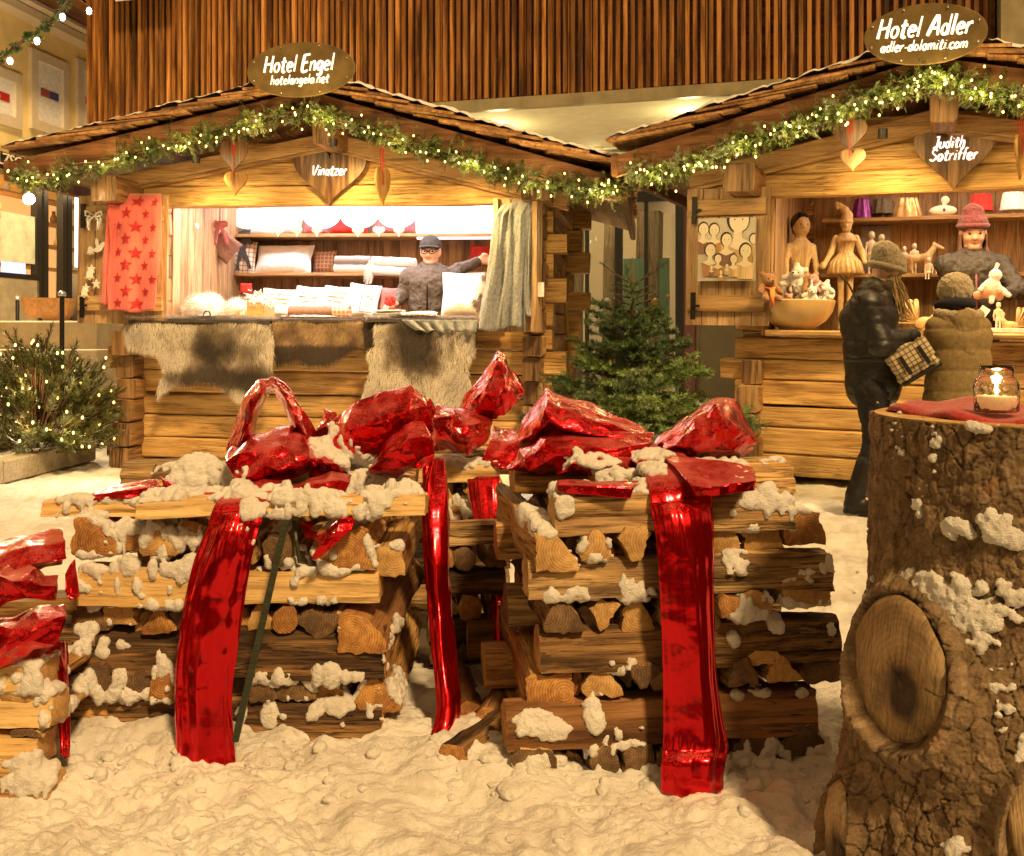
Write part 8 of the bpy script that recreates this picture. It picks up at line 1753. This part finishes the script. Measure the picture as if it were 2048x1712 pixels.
for a, b, c in ((shN, elN, wrN), (shF, elF, wrF)): sd.cap(ch+V((0,0,.04)), a, .09, .06).cap(a, b, .055, .045).cap(b, c, .043, .030)
hand(sd, wrN+V((.015,0,0)), V((1, .25, -.1)), V((0, .5, -1)), .55, 1, 1); hand(sd, wrF, V((1, .1, -.2)), V((0, -.3, -1)), .5, 1, -1)
for hp, kn, an, toe in ((pc(1735, 780, -.09), pc(1742, 880, -.08), pc(1700, 985, -.10), pc(1732, 1012, -.16)), (pc(1755, 780, .09), pc(1768, 885, .14), pc(1738, 985, .16), pc(1772, 1010, .12))):
    sd.cap(pel, hp, .12, .095).cap(hp, kn, .088, .058).cap(kn, an, .055, .040).cap(an-V((0,0,.02)), toe+V((0,0,.02)), .036, .030)
sd.build('body', MT['skin'], .0085, per)
sd = SD(.035)
sd.cap(nk-V((0,0,.02)), ch, .10, .165, (1,1.25,1)).cap(ch, pc(1740, 700), .165, .148, (1,1.2,1)).cap(pc(1740, 700), pc(1746, 770), .148, .165, (1,1.15,1))
for a, b, c in ((shN, elN, wrN), (shF, elF, wrF)): sd.cap(ch+V((0,0,.03)), a, .12, .095).cap(a, b, .090, .070).cap(b, c, .068, .048)
sd.cap(nk+V((-.02,0,.03)), nk+V((.03,0,.02)), .085, .075)
o = sd.build('jacket', MT['nylon_black'], .010, per); quilt(o, .105, .006, fine=.003)
# collar, belt and buckle
sd = SD(.01); r = random.Random(3)
for k in range(60): a_ = r.uniform(0, 6.28); sd.ell(nk+V((.085*math.cos(a_)-.01, .10*math.sin(a_), .035+r.gauss(0, .012)+.02*math.cos(a_))), r.uniform(.016, .026))
sd.build('fur_collar', plain('collar_fur', (.05,.035,.02), .95, 0, 150, .5, 1.2), .007, per)
rows = [[pc(1742, 716)+V((.158*math.cos(a_), .182*math.sin(a_), dz)) for a_ in [6.2832*k/40 for k in range(41)]] for dz in (-.025, .025)]
MB().grid(rows).build('belt', MT['boot'], per, True, solid=.006)
b_ = pc(1727, 690, -.205); MB().tube([b_+V(q) for q in ((-.018, 0, -.035), (.018, 0, -.035), (.018, 0, .035), (-.018, 0, .035), (-.018, 0, -.035))], .004, 6).build('buckle', MT['steel'], per)
sd = SD(.03)
for hp, kn, an in ((pc(1735, 780, -.09), pc(1742, 880, -.08), pc(1704, 975, -.10)), (pc(1755, 780, .09), pc(1768, 885, .14), pc(1740, 975, .16))): sd.cap(pel, hp, .13, .105).cap(hp, kn, .10, .066).cap(kn, an, .064, .050)
sd.build('trousers', MT['denim_black'], .010, per, disp=.010, dscale=14)
for kn, an, toe in ((pc(1722, 925, -.09), pc(1700, 985, -.10), pc(1738, 1010, -.17)), (pc(1752, 925, .15), pc(1738, 985, .16), pc(1778, 1008, .10))):
    h_ = V((an.x-.015, an.y, .045)); SD(.02).cap(kn, an, .062, .056).cap(an, h_, .056, .052).cap(h_, V((toe.x, toe.y, .042)), .052, .044).build('boot', MT['boot'], .008, per)
    s_ = (V((toe.x, toe.y, 0))-V((h_.x, h_.y, 0))).normalized(); MB().hewn(V((h_.x, h_.y, .012))-s_*.05, V((toe.x, toe.y, .012))+s_*.045, .095, .026, 6, .002, .008).build('boot_sole', MT['iron'], per)
# hat and hair
M_ = Matrix((r_, f_, u_)).transposed().to_4x4()
o = SD(.02).ell(head+u_*.045-f_*.02, (.100, .118, .095), M_).ell(head+u_*.09-f_*.07, (.085, .085, .07), M_).build('knitted_hat', MT['knit_olive'], .007, per, disp=.006, dscale=30)
rim = []
for k in range(41): a_ = 6.2832*k/40; rim.append(head+u_*(.012+.02*math.cos(a_))+r_*.094*math.sin(a_)+f_*(.108*math.cos(a_)-.018))
MB().tube(rim, .020, 10, cap=False).build('hat_rim', MT['knit_olive'], per, True)
mb = MB(); r = random.Random(5)
for k in range(420):
    a_ = r.uniform(-2.7, 2.7); st = head-f_*.055*math.cos(a_)+r_*.078*math.sin(a_)-u_*r.uniform(-.01, .04); d = V((r.gauss(.0, .018), r.gauss(-.01, .02), 0)); ln = r.uniform(.14, .30)
    pts = [st, st+V((d.x*.4, d.y*.4, -ln*.35)), st+V((d.x+.02, d.y, -ln*.7)), st+V((d.x*1.4+.025, d.y*1.3, -ln))]; mb.tube(cr(pts, 7), [.0035, .0035, .0032, .003, .0028, .002, .001], 4, cap=False)
mb.build('hair', MT['hair_blond'], per, True); facebits(per, head, f_, u_)
# bag
bg_ = V((P(1822, 722, Zc-.22).x, Zc-.24, P(1822, 722, Zc-.22).z)); t = empty('shoulder_bag', bg_, R(-10), R(-32), 'checked cream shoulder bag with dark trim hanging at the black jacketed person', 'bag')
sd = SD(.02)
for sx in (-1, 1):
    for sz_ in (-1, 1): sd.cap((sx*.10, -.02, sz_*.065), (sx*.10, .03, sz_*.065), .032)
sd.ell((0,0,0), (.13, .060, .10)).ell((0, 0, .02), (.10, .055, .09)); o = sd.build('bag_body', MT['plaid_bag'], .006, t, disp=.004, dscale=25)
MB().hewn((-.125, 0, -.088), (.125, 0, -.088), .11, .028, 6, .003, .010).build('bottom_trim', MT['boot'], t, True)
rows = [[(x, -.066-.016*math.cos(x*9)+.03*max(0, z-.06)*8*.2, z) for x in np.linspace(-.125, .125, 12)] for z in np.linspace(-.015, .10, 8)]; MB().grid(rows).build('flap', MT['plaid_bag'], t, True, solid=.005)
for x in (-.06, .06): MB().box(x-.012, x+.012, -.094, -.082, -.05, .07).build('flap_strap', MT['boot'], t, bevel=.002)
o = MB().tube(cr([(-.12, 0, .08), (-.16, .0, .10), (-.235, .02, .20), (-.30, .03, .32), (-.36, .06, .46), (-.38, .16, .52)], 20), .014, 8, flat=.35).build('shoulder_strap', plain('strap_brown', (.05,.022,.012), .6), t, True); o.matrix_parent_inverse = (Euler((0, R(-32), R(-10))).to_matrix().to_4x4()).inverted()
# ---- child in a quilted coat
Zk = 6.05; k0 = V((P(1916, 1015, Zk).x, Zk, 0)); kid = empty('person', k0, label='child in an olive quilted coat and knitted hat at the counter, seen from behind', cat='person')
def pk(px, py, dy=0): v = P(px, py, Zk); return V((v.x-k0.x, dy, v.z))
head = pk(1914, 598, .03); fdir = V((.12, 1, -.12)); upv = V((0, .05, 1)); sd = SD(.03); r_, f_, u_ = headshape(sd, head, fdir, upv, .95)
nk, ch, pel = pk(1916, 640, .0), pk(1917, 672, 0), pk(1918, 790, 0)
sd.cap(head-u_*.06, nk, .045, .05).cap(nk, ch, .06, .11).cap(ch, pel, .11, .115)
arms = ((pk(1878, 660, 0), pk(1866, 720, .06), pk(1880, 672, .26)), (pk(1954, 660, 0), pk(1968, 722, .06), pk(1958, 668, .28)))
for k, (a, b, c) in enumerate(arms): sd.cap(ch, a, .08, .05).cap(a, b, .045, .038).cap(b, c, .036, .025); hand(sd, c, V((0, 1, .1)), V((0, .2, -1)), .5, .85, 1 if k else -1)
legs = ((pk(1898, 830, 0), pk(1897, 905, .0), pk(1896, 990, 0)), (pk(1936, 830, 0), pk(1937, 905, 0), pk(1938, 990, 0)))
for a, b, c in legs: sd.cap(pel, a, .11, .08).cap(a, b, .075, .055).cap(b, c, .05, .035).cap(c, V((c.x, c.y+.1, .04)), .035, .03)
sd.build('body', MT['skin'], .0085, kid)
sd = SD(.03).cap(nk-V((0,0,.01)), ch, .095, .15, (1.12,1,1)).cap(ch, pel, .155, .175, (1.12,1,1)).cap(pel, pk(1918, 835), .175, .185, (1.12,1,1))
for a, b, c in arms: sd.cap(ch+V((0,0,.02)), a, .10, .08).cap(a, b, .075, .062).cap(b, c, .06, .045)
o = sd.build('quilted_coat', MT['coat_olive'], .010, kid); quilt(o, .125, .013, fine=.002)
SD(.02).cap(nk+V((-.09, -.04, .0)), nk+V((.09, -.04, .0)), .045).cap(nk+V((0,-.10,-.02)), ch+V((0, -.145, -.10)), .085, .035, (1,.6,1)).build('hood', MT['coat_olive'], .009, kid, disp=.006, dscale=20)
sd = SD(.01); r = random.Random(4)
for k in range(70): a_ = r.uniform(-.3, 3.44); sd.ell(nk+V((.125*math.cos(a_), -.10*abs(math.sin(a_))-.0, .03+r.gauss(0, .01))), r.uniform(.016, .026))
sd.build('fur_trim', MT['fur_trim'], .007, kid)
M_ = Matrix((r_, f_, u_)).transposed().to_4x4()
SD(.02).ell(head+u_*.035, (.092, .108, .105), M_).ell(head+u_*.075-f_*.02, (.098, .10, .085), M_).build('knitted_hat', MT['knit_beige'], .007, kid, disp=.007, dscale=30)
MB().tube([head-u_*.035+r_*.090*math.sin(6.2832*k/40)+f_*.105*math.cos(6.2832*k/40) for k in range(41)], .030, 10, cap=False).build('hat_band', MT['knit_navy'], kid, True)
sd = SD(.03)
for a, b, c in legs: sd.cap(pel, a, .12, .085).cap(a, b, .082, .064).cap(b, c, .06, .05)
sd.build('trousers', MT['denim_black'], .010, kid)
for a, b, c in legs: SD(.02).cap(V((c.x, 0, .16)), V((c.x, 0, .05)), .055, .052).cap(V((c.x, -.02, .045)), V((c.x, .11, .04)), .05, .042).build('boot', MT['boot'], .009, kid)
facebits(kid, head, f_, u_, .95)
# ---- sellers
def seller(fr, yl, hx, hy, s_, label, jac, hatmat, hatkind, f, arms, glasses=False, floor=.2):
    lw = lambda px, py, dy=0: fr.W(*fr.at(px, py, yl+dy))
    H_ = lw(hx, hy); o0 = V((H_.x, H_.y, floor)); t = empty('person', o0, label=label, cat='person')
    q = lambda v: v-o0; head = q(H_); up = V((0, 0, 1)); sd = SD(.03); r_, f_, u_ = headshape(sd, head, f, up, s_)
    nk = head-V((0,0,.135*s_))-f_*.02; ch = nk-V((0,0,.13)); pel = V((nk.x*0, nk.y, .95)); pel = V((nk.x, nk.y+.02, .92)); X_ = f_.cross(up).normalized(); X_ = V((X_.x, X_.y, 0)).normalized()
    sd.cap(head-u_*.06, nk, .052, .06).cap(nk, ch, .07, .13, (1.2,1,1)).cap(ch, pel, .13, .13, (1.15,1,1)); A = []
    for sg, (e_, w_, hd, hn) in zip((-1, 1), arms):
        a = ch+X_*(-.0)+V((sg*.19, 0, .045)); e = q(lw(*e_)); w_ = q(lw(*w_)); A.append((a, e, w_)); sd.cap(ch+V((0,0,.04)), a, .09, .06).cap(a, e, .052, .043).cap(e, w_, .042, .03); hand(sd, w_, V(hd), V(hn), .6, 1, -sg)
    for sg in (-1, 1): sd.cap(pel, pel+V((sg*.09, 0, -.06)), .12, .10).cap(pel+V((sg*.09, 0, -.06)), V((pel.x+sg*.10, pel.y, .48)), .09, .06).cap(V((pel.x+sg*.10, pel.y, .48)), V((pel.x+sg*.10, pel.y, .07)), .056, .04).cap(V((pel.x+sg*.10, pel.y, .05)), V((pel.x+sg*.11, pel.y-.15, .035)), .04, .03)
    sd.build('body', MT['skin'], .0085, t)
    sd = SD(.035).cap(nk-V((0,0,.015)), ch, .085, .165, (1.25,1,1)).cap(ch, pel, .17, .165, (1.2,1,1))
    for a, e, w_ in A: sd.cap(ch+V((0,0,.03)), a, .11, .08).cap(a, e, .078, .062).cap(e, w_+(e-w_).normalized()*.02, .06, .044)
    sd.build('jacket', MT[jac], .010, t, disp=.012, dscale=13)
    MB().tube([nk+V((-.075, -.04, .02))+f_*.02, nk+f_*.095+V((0,0,-.02)), nk+V((.075, -.04, .02))+f_*.02], .022, 8).build('collar', MT[jac], t, True)
    zf = V((f_.x, f_.y, 0)).normalized(); MB().tube([nk+zf*.115+V((0,0,-.03)), ch+zf*.178+V((0,0,-.04)), ch+zf*.185+V((0,0,-.28))], .007, 6).build('zip', MT['zip_pink'] if hatkind == 'beanie' else MT['iron'], t, True)
    sd = SD(.02)
    for sg in (-1, 1): sd.cap(pel, pel+V((sg*.09, 0, -.06)), .13, .11).cap(pel+V((sg*.09, 0, -.06)), V((pel.x+sg*.10, pel.y, .48)), .10, .07).cap(V((pel.x+sg*.10, pel.y, .48)), V((pel.x+sg*.10, pel.y, .08)), .066, .055)
    sd.build('trousers', MT['denim_black'], .012, t)
    M_ = Matrix((r_, f_, u_)).transposed().to_4x4()
    if hatkind == 'beanie':
        SD(.02).ell(head+u_*.068*s_-f_*.014, (.092*s_, .106*s_, .084*s_), M_).ell(head+u_*.14*s_-f_*.02, (.068*s_, .07*s_, .06*s_), M_).build('knitted_hat', MT[hatmat], .007, t, disp=.006, dscale=35)
        MB().tube([head+u_*.056*s_+(r_*.088*math.sin(6.2832*k/40)+f_*(.106*math.cos(6.2832*k/40)-.006))*s_ for k in range(41)], .018, 10, cap=False).build('hat_rim', MT[hatmat], t, True)
        mb = MB(); r = random.Random(2)
        for k in range(160): a_ = r.uniform(1.1, 5.2); st = head+(r_*.084*math.sin(a_)+f_*.085*math.cos(a_))*s_; mb.tube([st, st-V((0,0,.08)), st-V((r.gauss(0,.01), r.gauss(0,.01), r.uniform(.11, .17)))], [.004, .004, .002], 4, cap=False)
        mb.build('hair', MT['brown_cloth'], t, True)
    else:
        SD(.015).ell(head+u_*.055*s_-f_*.01, (.088*s_, .108*s_, .082*s_), M_).build('cap', MT[hatmat], .007, t, disp=.003, dscale=30)
        rows = []
        for i in range(6):
            rows.append([head+u_*(.058-.010*i/5-.012*abs(k/8-1)**2)*s_+f_*(.088+.060*i/5*(1-.35*(k/8-1)**2)-.03*(k/8-1)**2)*s_+r_*(k/8-1)*.078*s_ for k in range(17)])
        MB().grid(rows).build('cap_peak', MT[hatmat], t, True, solid=.006)
        SD(.01).ell(head-f_*.032-u_*.008, (.079*s_, .082*s_, .080*s_), M_).build('hair', MT['brown_cloth'], .008, t)
    facebits(t, head, f_, u_, s_, glasses=glasses)
    return t
seller(LFr, .85, 861, 503, 1.08, 'seller with glasses, cap and dark jacket behind the left stall counter', 'jacket_grey', 'dark_cloth', 'cap', V((-.10, -1, -.12)), (((806, 585, .0), (790, 608, -.15), (-.6, -.5, -.2), (0, -.3, -1)), ((915, 540, .15), (958, 522, .25), (1, .1, .1), (0, -1, -.3))), True)
ts = seller(RFr, .70, 1946, 468, 1.12, 'seller in a maroon knitted hat and dark zipped jacket behind the right stall counter', 'jacket_dark', 'knit_maroon', 'beanie', V((-.30, -1, -.12)), (((1905, 575, -.05), (1955, 590, -.25), (.8, -.5, 0), (0, .3, 1)), ((2040, 580, -.05), (1998, 592, -.28), (-.9, -.3, .1), (0, .3, 1))))
t = empty('plush_lamb'); p = RFr.at(1985, 572, .38); place(t, RFr, p, .3, 0, -.5); tag(t, 'pale soft toy held in the hands of the right stall seller', 'soft toy')
SD(.012).ell((0,0,0), (.055, .045, .06)).ell((.05, -.01, .06), (.042, .04, .042)).cap((-.03, -.02, -.04), (-.07, -.04, -.09), .022, .018).cap((.03, -.02, -.04), (.05, -.05, -.10), .022, .018).cap((-.04,0,.03), (-.09, -.02, .02), .02, .016).cap((.07, 0, .09), (.10, 0, .12), .014).build('plush_body', MT['plush_white'], .006, t, disp=.004, dscale=60)
t = empty('price_card'); p = RFr.at(1968, 622, .0); place(t, RFr, p, .1, -.3, .6); tag(t, 'small pale card tilted on edge beside the child', 'card'); MB().box(-.03, .03, -.002, .002, -.03, .03).build('card_face', MT['white_paint'], t)
